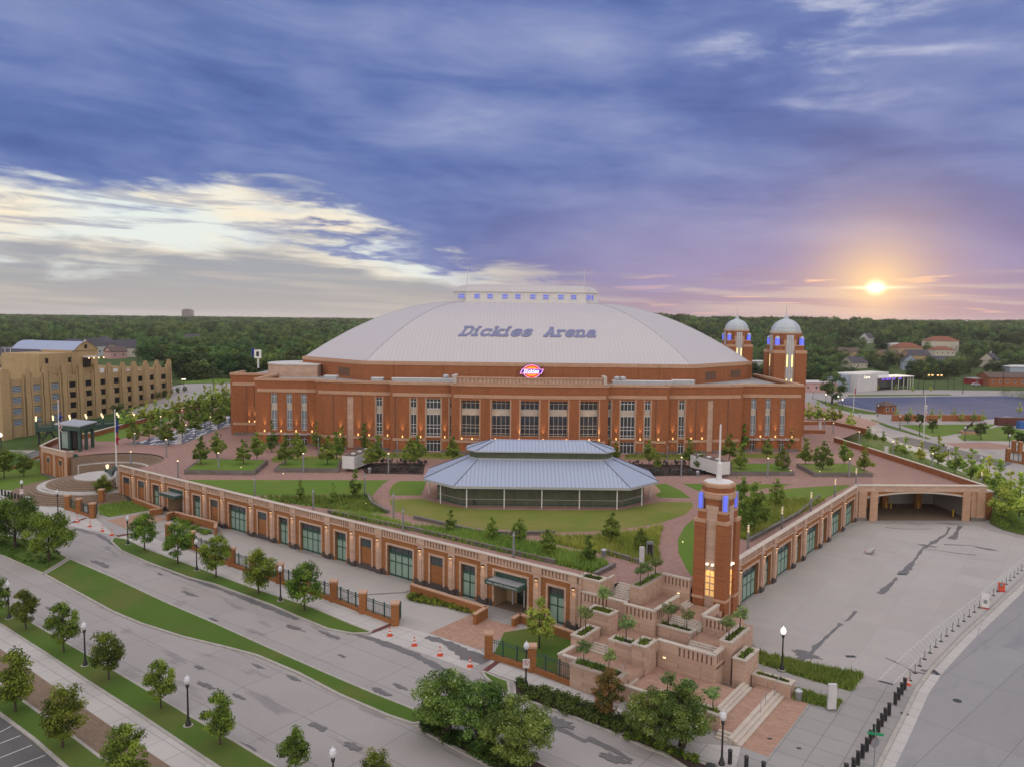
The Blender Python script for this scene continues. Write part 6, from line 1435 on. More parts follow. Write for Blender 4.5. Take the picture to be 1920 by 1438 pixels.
for i, (x, yb, yt) in enumerate([(1402, 1028, 980), (1465.5, 991, 947), (1520, 959, 919), (1565, 932, 895), (1604.5, 909, 875), (1840, 906, 883)]): g, h = hpx(x, yb, yt, DK); mk(SP[1], 0, 0, f'{nth(i)} light pole with glowing slots from the corner tower along the court parapet', 'light pole', 'slotted lit poles of the court parapet', pos=g, sc=(1, 1, h / 4.95))
tl = [(569, 887, 848), (728.5, 887, 848), (410, 885, 847), (334, 895, 862), (312, 857, 822), (253, 837, 811), (349, 825, 795), (246, 872, 845), (1277, 893, 855), (1439, 895, 857), (1592, 895, 858), (1610, 838, 808), (1673, 860, 826), (1747, 885, 848), (1562, 813, 792), (1545, 805, 784), (395, 808, 780), (302, 818, 779), (342, 790, 768)]
for i, (x, yb, yt) in enumerate(tl): g, h = hpx(x, yb, yt, DK); mk(SP[2], 0, 0, f'{nth(i)} slim plaza pole with small lit head counted from the white trailer outward', 'light pole', 'slim lit plaza poles', pos=g, sc=(1, 1, h / 5.0))
for i, (x, yb, yt) in enumerate([(597, 856, 818), (745, 856, 826), (1251, 866, 834), (705, 846, 822), (220, 905, 880)]): g, h = hpx(x, yb, yt, DK); mk(SP[0], 0, 0, f'{nth(i)} plain grey pole from the left close to the arena front', 'light pole', 'plain grey poles at the arena front', pos=g, sc=(.9, .9, h / 4.95))
def flagpole(px, yb, yt, z, label, flag):
    g, h = hpx(px, yb, yt, z); t = thing('flagpole', label, 'flagpole', tuple(g), 'flagpoles'); MB().lathe([(.17, 0), (.10, h * .95), (.06, h), (.13, h), (.13, h + .2), (.02, h + .25)], 'white_paint', 8, g).build('pole', t)
    if flag:
        m = MB(); n = 10; z1 = g.z + h * flag[0]; ln = h * flag[1]
        for i in range(n):            # limp flag folds hanging by the pole
            for j, (c0_, c1_) in enumerate(((0, .33), (.33, .66), (.66, 1))):
                f = lambda k, c: (g.x + .12 + (.25 + .55 * math.sin(k * 1.9 + 1) ** 2) * c * (1 - .03 * k), g.y + .22 * math.sin(k * 1.3 + c * 5), z1 - ln * k / n - .25 * c)
                mt = flag[2][0] if i < n * .42 else flag[2][1 + (j + i) % 2]; m.poly([f(i, c0_), f(i, c1_), f(i + 1, c1_), f(i + 1, c0_)], mt)
        m.build('flag', t)
flagpole(114, 893, 752, 0, 'tall white flagpole with limp striped flag left of the round stair', (.86, .25, ('flag_blue', 'flag_red', 'flag_white')))
flagpole(220, 927, 769, 0, 'tall white flagpole with limp blue and red flag at the long wall end', (.88, .28, ('flag_blue', 'flag_red', 'flag_red')))
flagpole(1731, 828, 741, 0, 'white flagpole with striped flag across the far road', (.80, .30, ('flag_white', 'flag_red', 'flag_white')))
flagpole(1600, 772, 726, 0, 'flagpole with dark red flag beside the far road', (.96, .3, ('flag_red', 'flag_red', 'flag_red')))

# bollards, delineators, cones and small street things
def bollard(): r = MB().lathe([(.17, 0), (.17, 1.0), (.19, 1.0), (.19, 1.06), (.14, 1.14), (.02, 1.16)], 'black_metal', 10).build('bollard'); COL.objects.unlink(r); return r
BO = bollard()
bl = [(1696, 1291), (1690.5, 1300), (1684.5, 1309.6), (1678.5, 1319), (1666.7, 1339), (1659.5, 1349), (1653, 1359.5), (1646.5, 1370.5), (1639.5, 1381), (1632, 1392), (1625, 1406.5), (1617, 1419), (1608.5, 1432), (1600, 1446), (1586, 1456), (1368.5, 1430), (1399, 1442), (1431, 1453)]
for i, (x, y) in enumerate(bl): mk(BO, x, y, (f'{nth(i)} black bollard from the crosswalk in the curving corner row' if i < 15 else f'{nth(i - 15)} black bollard right of the corner globe lamp'), 'bollard', 'black bollards of the corner')
for i, x in enumerate((3.5, 10, 16, 22.3, 28.6, 34.6, 40.5, 46.5)): mk(BO, x, 927.5 + i * 1.95, f'{nth(i)} black bollard from the left on the walk below the round stair', 'bollard', 'black bollards of the left walk')
DE = MB().tube([(0, 0, 0), (0, 0, .95)], .05, 'grey_metal', 6).box(-.16, .16, -.16, .16, 0, .05, 'rubber').build('delineator_post'); COL.objects.unlink(DE)
a_, b_ = P(1706, 1275), P(1919, 1060); nd = 30
crv = [P(x, y) for x, y in ((1706, 1275), (1735, 1233), (1770, 1196), (1812, 1160), (1866, 1113), (1919, 1066), (1955, 1036))]
tot = [0]
for p0, p1 in zip(crv[:-1], crv[1:]): tot.append(tot[-1] + (p1 - p0).length)
def alongc(u):
    L = u * tot[-1]
    for i in range(len(crv) - 1):
        if L <= tot[i + 1] + 1e-6: return crv[i].lerp(crv[i + 1], (L - tot[i]) / (tot[i + 1] - tot[i]))
for i in range(nd): mk(DE, 0, 0, f'{nth(i)} thin grey marker post from the bollards along the hatched strip', 'marker post', 'marker posts along the hatched strip', pos=alongc(i / (nd - 1)))
CN = bpy.data.objects.new('traffic_cone', None)
for nm, mb in (('body', MB().lathe([(.17, .04), (.13, .22)], 'orange_plastic', 10).lathe([(.10, .36), (.085, .46)], 'orange_plastic', 10).lathe([(.06, .58), (.035, .74)], 'orange_plastic', 10)), ('reflective_band', MB().lathe([(.13, .22), (.10, .36)], 'white_plastic', 10).lathe([(.085, .46), (.06, .58)], 'white_plastic', 10)), ('base', MB().box(-.22, .22, -.22, .22, 0, .04, 'orange_plastic'))): o = mb.build(nm, CN); COL.objects.unlink(o)
for i, (x, y) in enumerate([(731, 1191), (777, 1209.5), (825, 1228), (881.5, 1249)]): mk(CN, x, y, f'{nth(i)} orange cone from the left across the right driveway', 'traffic cone', 'orange cones across the driveways', sc=1.35, z=.01)
for i, (x, y) in enumerate([(145, 979), (169, 987), (192, 996), (210, 1003)]): mk(CN, x, y, f'{nth(i)} orange cone from the left across the left driveway', 'traffic cone', 'orange cones across the driveways', sc=1.45, z=.01)
mk(CN, 1703, 1283, 'single orange cone at the end of the bollard row', 'traffic cone', 'orange cones across the driveways', sc=1.0, z=.01)
def sandwich(label, px, py, rz, col_='white_paint', tip=False, h=1.5):
    p = P(px, py); t = thing('sandwich_board', label, 'sign', tuple(p), 'sandwich boards of the court'); m = MB()
    pts = lambda sy, z: Vector((0, sy * .35 * (1 - z / h), z))
    for sy in (-1, 1):
        A = [(-.42, sy * .38, .1), (.42, sy * .38, .1), (.42, sy * .05, h), (-.42, sy * .05, h)]; m.poly(A, col_); m.poly([(x, y - .03 * sy, z) for x, y, z in A[::-1]], col_)
    m.box(-.45, .45, -.42, -.36, 0, .16, 'sign_red'); m.box(-.45, .45, .36, .42, 0, .16, 'sign_red'); m.box(-.18, .18, -.39, -.30, .7, 1.1, 'grey_metal')
    rot = Matrix.Rotation(rz, 4, 'Z') @ (Matrix.Rotation(R(50), 4, 'X') if tip else Matrix()); m.v = [tuple(rot @ Vector(v) + p) for v in m.v]; m.build('board', t)
sandwich('white sandwich board with red foot beside the hatched strip', 1847, 1139, -.55, h=1.9); sandwich('small orange sandwich board beside the marker posts', 1877, 1107, -.55, 'orange_plastic', h=1.1); sandwich('white sandwich board lying tipped over on the court', 1625, 1037, 1.0, tip=True)
sandwich('white sandwich board beside the far left bollards', 53, 942, .5, h=1.3)
# hatched strip and other painted marks
m = MB(); oL, oR = [(1648, 1274), (1700, 1222), (1760, 1172), (1820, 1127), (1871, 1085), (1919, 1046), (1960, 1014)], [(1676, 1280), (1718, 1238), (1771, 1190), (1826, 1142), (1876, 1100), (1924, 1060), (1962, 1028)]
A = [P(*k, .02) for k in oL]; B = [P(*k, .02) for k in oR]
def line(p, q, w): d = (q - p).normalized(); n = Vector((-d.y, d.x, 0)) * w / 2; m.poly([p - n, q - n, q + n, p + n], 'road_paint')
for L_ in (A, B):
    for p, q in zip(L_[:-1], L_[1:]): line(p, q, .10)
for i in range(len(A) - 1):
    n = max(2, int((A[i + 1] - A[i]).length / 1.0))
    for k in range(n): p, q = A[i].lerp(A[i + 1], k / n), B[i].lerp(B[i + 1], k / n); line(p + Vector((0, 0, .004)), q + Vector((0, 0, .004)), .075)
struct(m, 'road_marking')
sheet('tactile_strip', [(1648, 1274.5), (1674, 1281), (1675, 1284), (1647, 1277)], .016, 'dark_roof')
# wet trails on the court, each with a shape of its own
ZC = [0]
def trail(name, pts, w, mat='wet'):
    ZC[0] += 1; z = .013 + .0012 * ZC[0]
    q = PP(pts, z); g = random.Random(len(pts)); L_, R_ = [], []
    qq = []
    for a, b in zip(q[:-1], q[1:]):
        k = max(2, int((b - a).length / .5)); qq += [a.lerp(b, i / k) for i in range(k)]
    qq.append(q[-1]); ww = w
    for i, p in enumerate(qq):
        d = (qq[min(i + 1, len(qq) - 1)] - qq[max(0, i - 1)]).normalized(); n = Vector((-d.y, d.x, 0)); ww = min(w * 1.7, max(w * .4, ww + g.uniform(-.25, .25) * w)); L_.append(p + n * ww * g.uniform(.65, 1.2)); R_.append(p - n * ww * g.uniform(.65, 1.2))
    m = MB()
    for i in range(len(qq) - 1): m.poly([R_[i], R_[i + 1], L_[i + 1], L_[i]], mat)
    return struct(m, name)
n = NT('wet', .55, .4); n.col(n.mix(n.noise(1.2, 5), (.085, .080, .077), (.14, .135, .13)))
trail('wet_trail', [(1780, 988), (1775, 1000), (1752, 1015), (1730, 1028), (1718, 1045), (1705, 1062), (1690, 1076)], .42); trail('wet_trail', [(1682, 1082), (1668, 1097), (1655, 1108), (1648, 1112)], .3); trail('wet_trail', [(1604, 1145), (1592, 1160), (1585, 1164)], .3); trail('wet_trail', [(1577, 1168), (1556, 1188), (1545, 1198), (1530, 1212), (1522, 1222), (1500, 1236), (1488, 1239)], .42)
trail('wet_trail', [(1730, 1028), (1760, 1031), (1790, 1036), (1830, 1040)], .12); trail('wet_trail', [(1800, 985), (1790, 1005), (1784, 1010)], .5); trail('wet_trail', [(1770, 1020), (1820, 1022), (1860, 1030)], .28); trail('wet_trail', [(1660, 988), (1690, 991), (1745, 991)], .2)
trail('wet_trail', [(1660, 1232), (1690, 1245), (1712, 1258), (1735, 1262)], .14); trail('wet_trail', [(140, 990), (185, 1002), (215, 1020), (260, 1043), (330, 1075), (420, 1106), (505, 1138), (560, 1160)], .32)
trail('wet_trail', [(620, 1118 + 6), (700, 1113), (760, 1110), (768, 1106)], .10); trail('wet_trail', [(640, 1182), (700, 1197), (780, 1228), (830, 1255)], .35); trail('wet_trail', [(800, 1193), (840, 1205), (880, 1228), (912, 1240)], .7)
trail('wet_trail', [(1008, 1345), (1060, 1370), (1100, 1390)], .55); trail('wet_trail', [(1100, 1383), (1150, 1405), (1185, 1425)], .5); trail('wet_trail', [(0, 1136), (91, 1190), (182, 1243)], .35); trail('wet_trail', [(260, 1288), (364, 1351), (470, 1412)], .4); trail('wet_trail', [(820, 1372), (900, 1412), (950, 1437)], .5)
def blob(px, py, ln, w, seed):
    ZC[0] += 1; g = random.Random(seed); c = P(px, py, .013 + .0012 * ZC[0]); e = Vector((math.cos(R(-36.85)), math.sin(R(-36.85)), 0)); n = Vector((-e.y, e.x, 0)); pts = []
    for k in range(22):
        a = 2 * math.pi * k / 22; r = g.uniform(.45, 1.1); pts.append(c + e * (math.cos(a) * ln * r) + n * (math.sin(a) * w * r))
    m = MB(); m.poly(pts, 'wet'); return struct(m, 'wet_patch')
for i, (x, y, l, w) in enumerate([(550, 1270, 1.2, .3), (484, 1248, 1.2, .25), (552, 1176, 1.9, .4), (620, 1190, 2.2, .4), (1512, 1226, 2.2, .9), (1490, 1236, 1.2, .5), (1738, 1022, 1.5, .5), (1850, 1028, 2.0, .5), (1740, 1258, .9, .4), (188, 1056, 3.2, .6), (98, 1142, 1.6, .35), (355, 1112, 2.2, .35), (715, 1296, 1.6, .5), (595, 1360, 1.3, .5), (661, 1398, 1.2, .5), (750, 1286, 1.2, .3), (374, 1250, 1, .3), (385, 1283, 1.6, .35), (200, 1233, 2.4, .5), (120, 1150, 1.2, .2), (400, 1160, 1.0, .2), (640, 1228, .8, .2), (715, 1330, .9, .25), (445, 1303, 1.2, .25), (1045, 1352, 1.8, .9), (1150, 1420, 1.6, .6), (905, 1300, 1.0, .3), (170, 1100, .9, .2), (300, 1075, 1.0, .2), ]): blob(x, y, l, w, i)
for i, (x, y) in enumerate([(1251, 1404), (1299, 1421), (1332, 1434), (1795, 1313), (1511, 1249)]):
    o = MB().lathe([(.38, 0), (.38, .02)], 'dark_iron', 14, P(x, y, .012 if i > 2 else .13)).build('manhole_cover'); tag(o, ('first round cover in the kerb by the corner trees', 'second round cover in the kerb by the corner trees', 'third round cover in the kerb by the corner trees', 'round manhole cover out in the right street', 'round cover at the court grass edge')[i], 'manhole cover', 'round iron covers')
for i, (x, y, w, d) in enumerate([(1754, 1260, .5, 1.1), (1595, 1230, 1.0, .45), (1696, 1337, .6, .5), (1691, 1076, 1.3, .5), (1443, 1384, .35, .25), (1498, 1402, .35, .25)]):
    p = P(x, y, .014); o = MB().box(p.x - w / 2, p.x + w / 2, p.y - d / 2, p.y + d / 2, .012, .03, 'dark_iron').build('drain_grate'); tag(o, ('rusty drain grate at the right street kerb', 'drain grate on the court near the grass strip', 'square dark hatch by the bollards', 'long drain grate in the wet trail of the court', 'small hatch in the corner brick paving', 'small hatch in the corner concrete tiles')[i], 'drain', 'metal grates')
def totem(label, px, py, w, h, mat, z=0.0, dark=False):
    p = P(px, py, z); t = thing('info_totem', label, 'sign', tuple(p), 'information totems'); MB().box(p.x - w / 2, p.x + w / 2, p.y - .14, p.y + .14, z, z + h, mat).build('panel', t)
    if dark: MB().box(p.x - w * .38, p.x + w * .38, p.y - .16, p.y - .142, z + h * .1, z + h * .85, 'dark_glass').build('screen', t)
    MB().box(p.x - w / 2 - .06, p.x + w / 2 + .06, p.y - .2, p.y + .2, z, z + .08, 'grey_metal').build('foot', t)
totem('pale grey information slab on the corner grass strip', 1559, 1329, .75, 2.4, 'white_wall', .05); totem('pale slab at the top of the terrace steps', 1203, 1057, .6, 2.2, 'white_wall', DK); totem('grey kiosk with black screen at the top of the terrace steps', 1218, 1048, .85, 2.3, 'grey_metal', DK, True)
totem('pale slab beside the slanted brick wall', 1661, 858, .8, 2.6, 'white_wall', DK); totem('pale slab near the east arena corner', 1537, 807, .7, 2.4, 'white_wall', DK); totem('pale slab at the edge of the speckled western court', 337, 832, .8, 2.4, 'white_wall', DK)
def bin_(label, px, py, z):
    p = P(px, py, z); t = thing('litter_bin', label, 'litter bin', tuple(p), 'litter bins'); MB().lathe([(.3, 0), (.33, .8)], 'grey_metal', 12, p).build('body', t); MB().lathe([(.36, .8), (.36, .9), (.2, 1.02), (.1, 1.0)], 'light_metal', 12, p).build('lid', t)
bin_('grey litter bin with light lid beside the low terrace planter', 1497, 1311, .02); bin_('grey bin at the end of the low stone seat in the garden', 1132, 1043, DK); bin_('pale bin at the west mulch court', 693, 886, DK); bin_('pale bin at the east mulch court', 1308, 892, DK)
for pts, lb in (([(1135, 1036), (1198, 1055)], 'low grey stone seat wall along the middle garden bed'), ([(1116, 1080), (1152, 1062)], 'low grey stone seat wall at the end of the parapet bed'), ([(690, 930), (697, 945), (728, 962)], 'low grey stone edging beside the curving garden path'), ([(616, 961), (780, 995), (900, 1023), (1040, 1056)], 'long dark edging between tall grass and parapet'), ([(1536, 933), (1495, 966), (1405, 1015)], 'long dark edging between grass bed and court parapet'), ([(777, 972), (900, 1000), (960, 1003), (1040, 1001)], 'low kerb wall below the crescent lawn path')):
    low_wall('seat_wall', [P(a, b, DK) for a, b in pts], DK, DK + .38, .35, 'grey_stone', 'grey_stone', lb, 'seat wall')
# stop sign seen from behind with street name blades
p = P(1638, 1445); t = thing('street_sign', 'green street name blades above the back of a stop sign on a thin pole', 'sign', tuple(p)); MB().tube([p, p + Vector((0, 0, 3.3))], .04, 'grey_metal', 6).build('pole', t)
m = MB(); e = Vector((.95, .3, 0)).normalized(); u = Vector((0, 0, 1)); c = p + Vector((0, 0, 2.35)); pts = [c + e * (.42 * math.cos(a)) + u * (.42 * math.sin(a)) for a in [R(22.5 + 45 * k) for k in range(8)]]; nrm = e.cross(u) * .02
m.poly([q + nrm for q in pts], 'grey_metal'); m.poly([q - nrm for q in pts[::-1]], 'sign_red'); m.build('stop_plate', t)
for k, e in enumerate((Vector((.95, -.3, 0)), Vector((.35, .94, 0)))): f = Frame(p - e * .6, p + e * .6); m = MB(); f.box(m, 0, f.len, -.015, .015, 2.95 + k * .22, 3.15 + k * .22, 'street_green'); m.build('name_blade', t)
# ground uplights in the beds
UL = MB().lathe([(.09, 0), (.09, .12), (.06, .15)], 'lamp_yellowgreen', 8).build('garden_light'); COL.objects.unlink(UL)
for i, (x, y) in enumerate([(933, 1020), (975, 1018), (1047, 1045), (1075, 1052), (1130, 1056), (1146, 1021), (1192, 1024), (844, 995), (675, 941), (686, 944), (1280, 1016), (531, 888), (452, 876), (1483, 882), (1605, 884), (1537, 884)]): mk(UL, x, y, f'{nth(i)} glowing garden light set low among the plaza plants, counted from the parapet bed', 'garden light', 'low garden lights', z=DK + .1 if i < 11 else 6.02)
# trailers and cafe furniture on the mulch courts
def trailer(label, px, py, w, ln, h, ang):
    p = P(px, py, DK); t = thing('food_trailer', label, 'trailer', tuple(p), 'white trailers on the plaza'); rot = Matrix.Rotation(ang, 4, 'Z')
    def bb(nm, items):
        m = MB()
        for q in items: m.box(*q)
        m.v = [tuple(rot @ Vector(v) + p) for v in m.v]; return m.build(nm, t)
    bb('body', [(-w / 2, w / 2, 0, ln, .6, h, 'white_paint')]); bb('roof', [(-w / 2 + .1, w / 2 - .1, .1, ln - .1, h, h + .06, 'brown_roof')]); bb('roof_hatch', [(-.35, .35, ln * q, ln * q + .7, h + .06, h + .28, 'white_plastic') for q in (.2, .5, .82)]); bb('wheel', [(-w / 2 - .05, w / 2 + .05, ln * .45, ln * .45 + .7, 0, .7, 'rubber'), (-w / 2 - .05, w / 2 + .05, ln * .58, ln * .58 + .7, 0, .7, 'rubber')]); bb('hitch', [(-.1, .1, -1.0, 0, .5, .62, 'dark_iron')])
trailer('white food trailer with brown roof left of the garden pavilion', 653, 884, 2.6, 9, 3.1, -.28); trailer('white food trailer behind the mast of the corner tower', 1358, 895, 2.6, 9, 3.1, .42)
CT = bpy.data.objects.new('cafe_table', None); q = []
q.append(MB().lathe([(.55, .72), (.55, .77)], 'dark_iron', 12).build('table_top', CT)); q.append(MB().lathe([(.25, 0), (.06, .05), (.06, .72)], 'dark_iron', 8).build('pedestal', CT))
for k in range(4):
    a = k * math.pi / 2; c = MB(); cx, cy = math.cos(a) * .95, math.sin(a) * .95; c.box(cx - .22, cx + .22, cy - .22, cy + .22, .42, .47, 'dark_iron'); c.box(cx - .2 + .2 * (math.cos(a) > .5) * 2 - .02, cx + .2, cy - .2, cy + .2, .47, .9, 'dark_iron') if abs(math.cos(a)) > .5 else c.box(cx - .2, cx + .2, cy + math.sin(a) * .2 - .02, cy + math.sin(a) * .2 + .02, .47, .9, 'dark_iron')
    for sx in (-.2, .2):
        for sy in (-.2, .2): c.box(cx + sx - .02, cx + sx + .02, cy + sy - .02, cy + sy + .02, 0, .42, 'dark_iron')
    q.append(c.build('chair', CT))
for o in q: COL.objects.unlink(o)
for i, (x, y) in enumerate([(708, 884), (725, 869), (740, 883), (756, 870), (775, 884), (788, 872), (1192, 873), (1207, 886), (1232, 889), (1248, 873), (1275, 872), (1292, 889), (1265, 888)]): mk(CT, x, y, f'{nth(i)} dark cafe table with chairs from the left on the mulch courts', 'cafe table', 'cafe tables on the mulch courts', z=DK + .03, rz=i * .7, sc=1.15)
for i, (x, y) in enumerate([(890, 944), (977, 943), (1050, 944), (1150, 941)]): mk(CT, x, y, f'{nth(i)} dark cafe table from the left under the pavilion eaves', 'cafe table', 'cafe tables at the pavilion', z=DK + .03, rz=i * .5)

# ------------------------------------------------------------------ parking garage and walkway
g1, g2 = P(8, 692, 20), P(318, 674, 20)
FG = Frame(g1, g2, Vector((0, 100, 0)))
if FG.n.x < 0: FG.n = -FG.n
GA = thing('parking_garage', 'tan brick parking garage with rounded piers and rows of dark openings', 'parking garage', FG.at(FG.len / 2, 0, 0))
zt_ = 17.0; m = MB(); fls = [(13.3, 15.1), (10.2, 12.0), (7.1, 8.9), (4.0, 5.8)]
NBAY = [FG.sof(x, 690, 0) for x in (8, 50, 84, 119, 150, 179, 204, 230, 251, 273, 294, 317)]
openp, blind = [], []
for i in range(len(NBAY) - 1):
    a, b = NBAY[i], NBAY[i + 1]; c0_, c1_ = a + (b - a) * .28, a + (b - a) * .72; d0_, d1_ = a + (b - a) * .81, a + (b - a) * .91
    for u0, u1 in ((a, c0_), (c1_, d0_), (d1_, b)): FG.box(m, u0, u1, -.7, 0, 0, zt_, 'yellow_brick')
    for u0, u1 in ((c0_, c1_), (d0_, d1_)):
        z = 0
        for z0, z1 in sorted(fls): FG.box(m, u0, u1, -.7, -.02, z, z0, 'yellow_brick'); z = z1; openp.append((u0, u1, z0, z1, i))
        FG.box(m, u0, u1, -.7, -.02, z, zt_, 'yellow_brick')
m.build('brickwork', GA)
m = MB()
for i, s0 in enumerate(NBAY):
    for s_, w_, tp in ((s0, .75 if i else 1.5, 20.0), (s0 + (NBAY[min(i + 1, len(NBAY) - 1)] - s0) * .21, .28, 18.6), (s0 + (NBAY[min(i + 1, len(NBAY) - 1)] - s0) * .765, .22, 18.4)):
        if s_ > FG.len + 1: continue
        FG.box(m, s_ - w_, s_ + w_, -.5, .38, 0, tp - 1.2, 'yellow_brick'); FG.box(m, s_ - w_ * .88, s_ + w_ * .88, -.45, .34, tp - 1.2, tp - .5, 'yellow_brick'); FG.box(m, s_ - w_ * .68, s_ + w_ * .68, -.4, .3, tp - .5, tp, 'yellow_brick'); FG.box(m, s_ - w_ * 1.0, s_ + w_ * 1.0, .38, .6, 0, 11.5, 'yellow_brick')
m.build('pier', GA)
for u0, u1, z0, z1, i in openp:
    o = MB()
    if i < 3:
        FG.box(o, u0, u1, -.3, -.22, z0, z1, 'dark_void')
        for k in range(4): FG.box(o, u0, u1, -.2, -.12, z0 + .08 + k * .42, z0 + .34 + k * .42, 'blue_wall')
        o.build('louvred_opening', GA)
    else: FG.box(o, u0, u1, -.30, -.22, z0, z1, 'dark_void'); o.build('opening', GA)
m = MB(); m.prism([FG.xy(0, -.7), FG.xy(FG.len, -.7), FG.xy(FG.len, -60), FG.xy(0, -60)], 0, zt_ - .9, 'yellow_brick', top='concrete_wall'); m.build('deck', GA)
m = MB(); FG.box(m, .0, FG.len, -60, -59.4, zt_ - .9, zt_ + .4, 'yellow_brick'); FG.box(m, FG.len - .6, FG.len, -59, -.8, zt_ - .9, zt_, 'yellow_brick')
for k in range(9): FG.box(m, FG.len * (k + .5) / 9 - .8, FG.len * (k + .5) / 9 + .8, -60.2, -59.4, zt_ - .9, 20.2, 'yellow_brick')
m.build('rear_wall', GA)
m = MB(); s0, s1 = FG.sof(45, 690, 0), FG.sof(183, 690, 0)        # stair and office block on top
FG.box(m, NBAY[2] - 1, NBAY[5] - 4, -16, -1.0, zt_ - 1, 23.6, 'yellow_brick'); FG.box(m, NBAY[4] - 2, NBAY[5] + 1.5, -13, -.6, zt_ - 1, 24.3, 'yellow_brick'); m.build('roof_block', GA)
m = MB(); n = 12; sa, sb = NBAY[4] - 2, NBAY[5] + 1.5
q = lambda i, d: FG.at(sa + (sb - sa) * i / n, d, 24.3 + 2.6 * math.sin(math.pi * i / n))
for i in range(n):
    m.poly([q(i, .0), q(i + 1, .0), q(i + 1, -26), q(i, -26)], 'blue_metal', [(i * 2, 0), (i * 2 + 2, 0), (i * 2 + 2, 26), (i * 2, 26)]); m.poly([FG.at(sa + (sb - sa) * i / n, -.3, 24.2), FG.at(sa + (sb - sa) * (i + 1) / n, -.3, 24.2), q(i + 1, -.3), q(i, -.3)], 'yellow_brick')
m.build('vaulted_roof', GA)
m = MB(); FG.box(m, NBAY[4] + 1, NBAY[5] - 1, 0, 2.2, 22.2, 22.5, 'white_paint'); FG.box(m, NBAY[4] + 1.6, NBAY[5] - 1.6, -.6, .05, 19.2, 21.8, 'dark_glass'); m.build('balcony_canopy', GA)
m = MB()
for k in range(4): FG.box(m, NBAY[4] + 1.6 + k * 1.8, NBAY[4] + 1.9 + k * 1.8, 1.6, 1.9, 21.7, 22.1, 'lamp_warm')
m.build('balcony_lamp', GA)
m = MB()
for u in (.5,): FG.box(m, (sa + sb) / 2 - .5, (sa + sb) / 2 + .5, -.32, -.22, 24.8, 26.0, 'dark_glass')
for s_ in (NBAY[2] + 1, NBAY[3] + 2.5): FG.box(m, s_, s_ + 1.0, -1.02, -.95, 20.8, 22.3, 'dark_glass')
m.build('window', GA)
for i, (px, yt) in enumerate([(5, 661), (29, 661), (60, 656), (217, 660), (50, 668)]):
    v = P(px, 684, zt_ - .9); v = Vector((v.x - 8, v.y, zt_ - .9)); t = thing('roof_lamp', f'{nth(i)} pale twin lamp post standing on the garage roof', 'lamp post', tuple(v), 'lamp posts on the garage roof'); MB().tube([v, v + Vector((0, 0, 6))], .1, 'light_metal', 6).build('post', t); MB().box(v.x - 1, v.x + 1, v.y - .2, v.y + .2, v.z + 6, v.z + 6.2, 'light_metal').build('arm', t)
for i, (px, py) in enumerate([(213, 757), (247, 743), (291, 734), (319, 730), (345, 726)]):
    v = PT(px, py + 10); t = thing('area_light', f'{nth(i)} lit area light along the garage side road from the walkway', 'lamp post', tuple(v), 'lit area lights by the garage'); MB().tube([v, v + Vector((0, 0, 4.6))], .09, 'dark_iron', 6).build('post', t); MB().box(v.x - .6, v.x + .6, v.y - .4, v.y + .4, v.z + 4.6, v.z + 4.9, 'lamp_white').build('lamp_head', t)
wa, wb = P(66, 797, 6), P(262, 787, 6); FW = Frame(wa, wb); BR = thing('walkway_bridge', 'dark green steel footbridge between the garage and the plaza', 'footbridge', FW.at(FW.len / 2, 0, 5))
m = MB(); FW.box(m, 0, FW.len, -5, 0, 4.2, 5.2, 'green_metal'); m.build('deck', BR)
m = MB()
for d in (0, -4.9):
    FW.box(m, 0, FW.len, d - .05, d + .05, 6.2, 6.35, 'green_metal'); FW.box(m, 0, FW.len, d - .05, d + .05, 5.2, 5.35, 'green_metal')
    n = int(FW.len / .5)
    for i in range(n): FW.box(m, FW.len * i / n - .03, FW.len * i / n + .03, d - .03, d + .03, 5.3, 6.2, 'green_metal')
m.build('railing', BR)
m = MB()
for k in range(8):
    s = FW.len * k / 8
    for d in (-.2, -4.8): m.tube([FW.at(s, d, 4.2), FW.at(s + FW.len / 16, d, 1.6), FW.at(s + FW.len / 8, d, 4.2)], .18, 'dark_iron', 5)
for s in (0.5, FW.len * .33, FW.len * .66): FW.box(m, s, s + .5, -3, -2.4, 0, 4.2, 'dark_iron'); 
m.build('truss', BR)
for k in range(7):
    for d in (.05, -4.95):
        s = FW.len * (k + .05) / 6.4; l = MB(); FW.box(l, s - .3, s + .3, d - .25, d + .25, 5.2, 7.0, 'green_metal'); o = l.build('lamp_pier', BR); l = MB(); l.lathe([(.14, 7.0), (.24, 7.7), (.1, 7.8)], 'lamp_warm', 8, FW.at(s, d, 0)); l.build('lantern', o)
fence_q = [P(20, 880), P(80, 855), P(165, 828)]
t = thing('picket_fence', 'dark green iron fence running beside the garage foot', 'fence', tuple(fence_q[0])); m = MB()
for a, b in zip(fence_q[:-1], fence_q[1:]):
    f = Frame(a, b); f.box(m, 0, f.len, -.03, .03, 1.9, 2.0, 'green_metal'); f.box(m, 0, f.len, -.2, .2, 0, .5, 'podium_brick')
    for i in range(int(f.len / .4)): f.box(m, i * .4 - .03, i * .4 + .03, -.03, .03, .4, 2.1, 'green_metal')
m.build('railing', t)

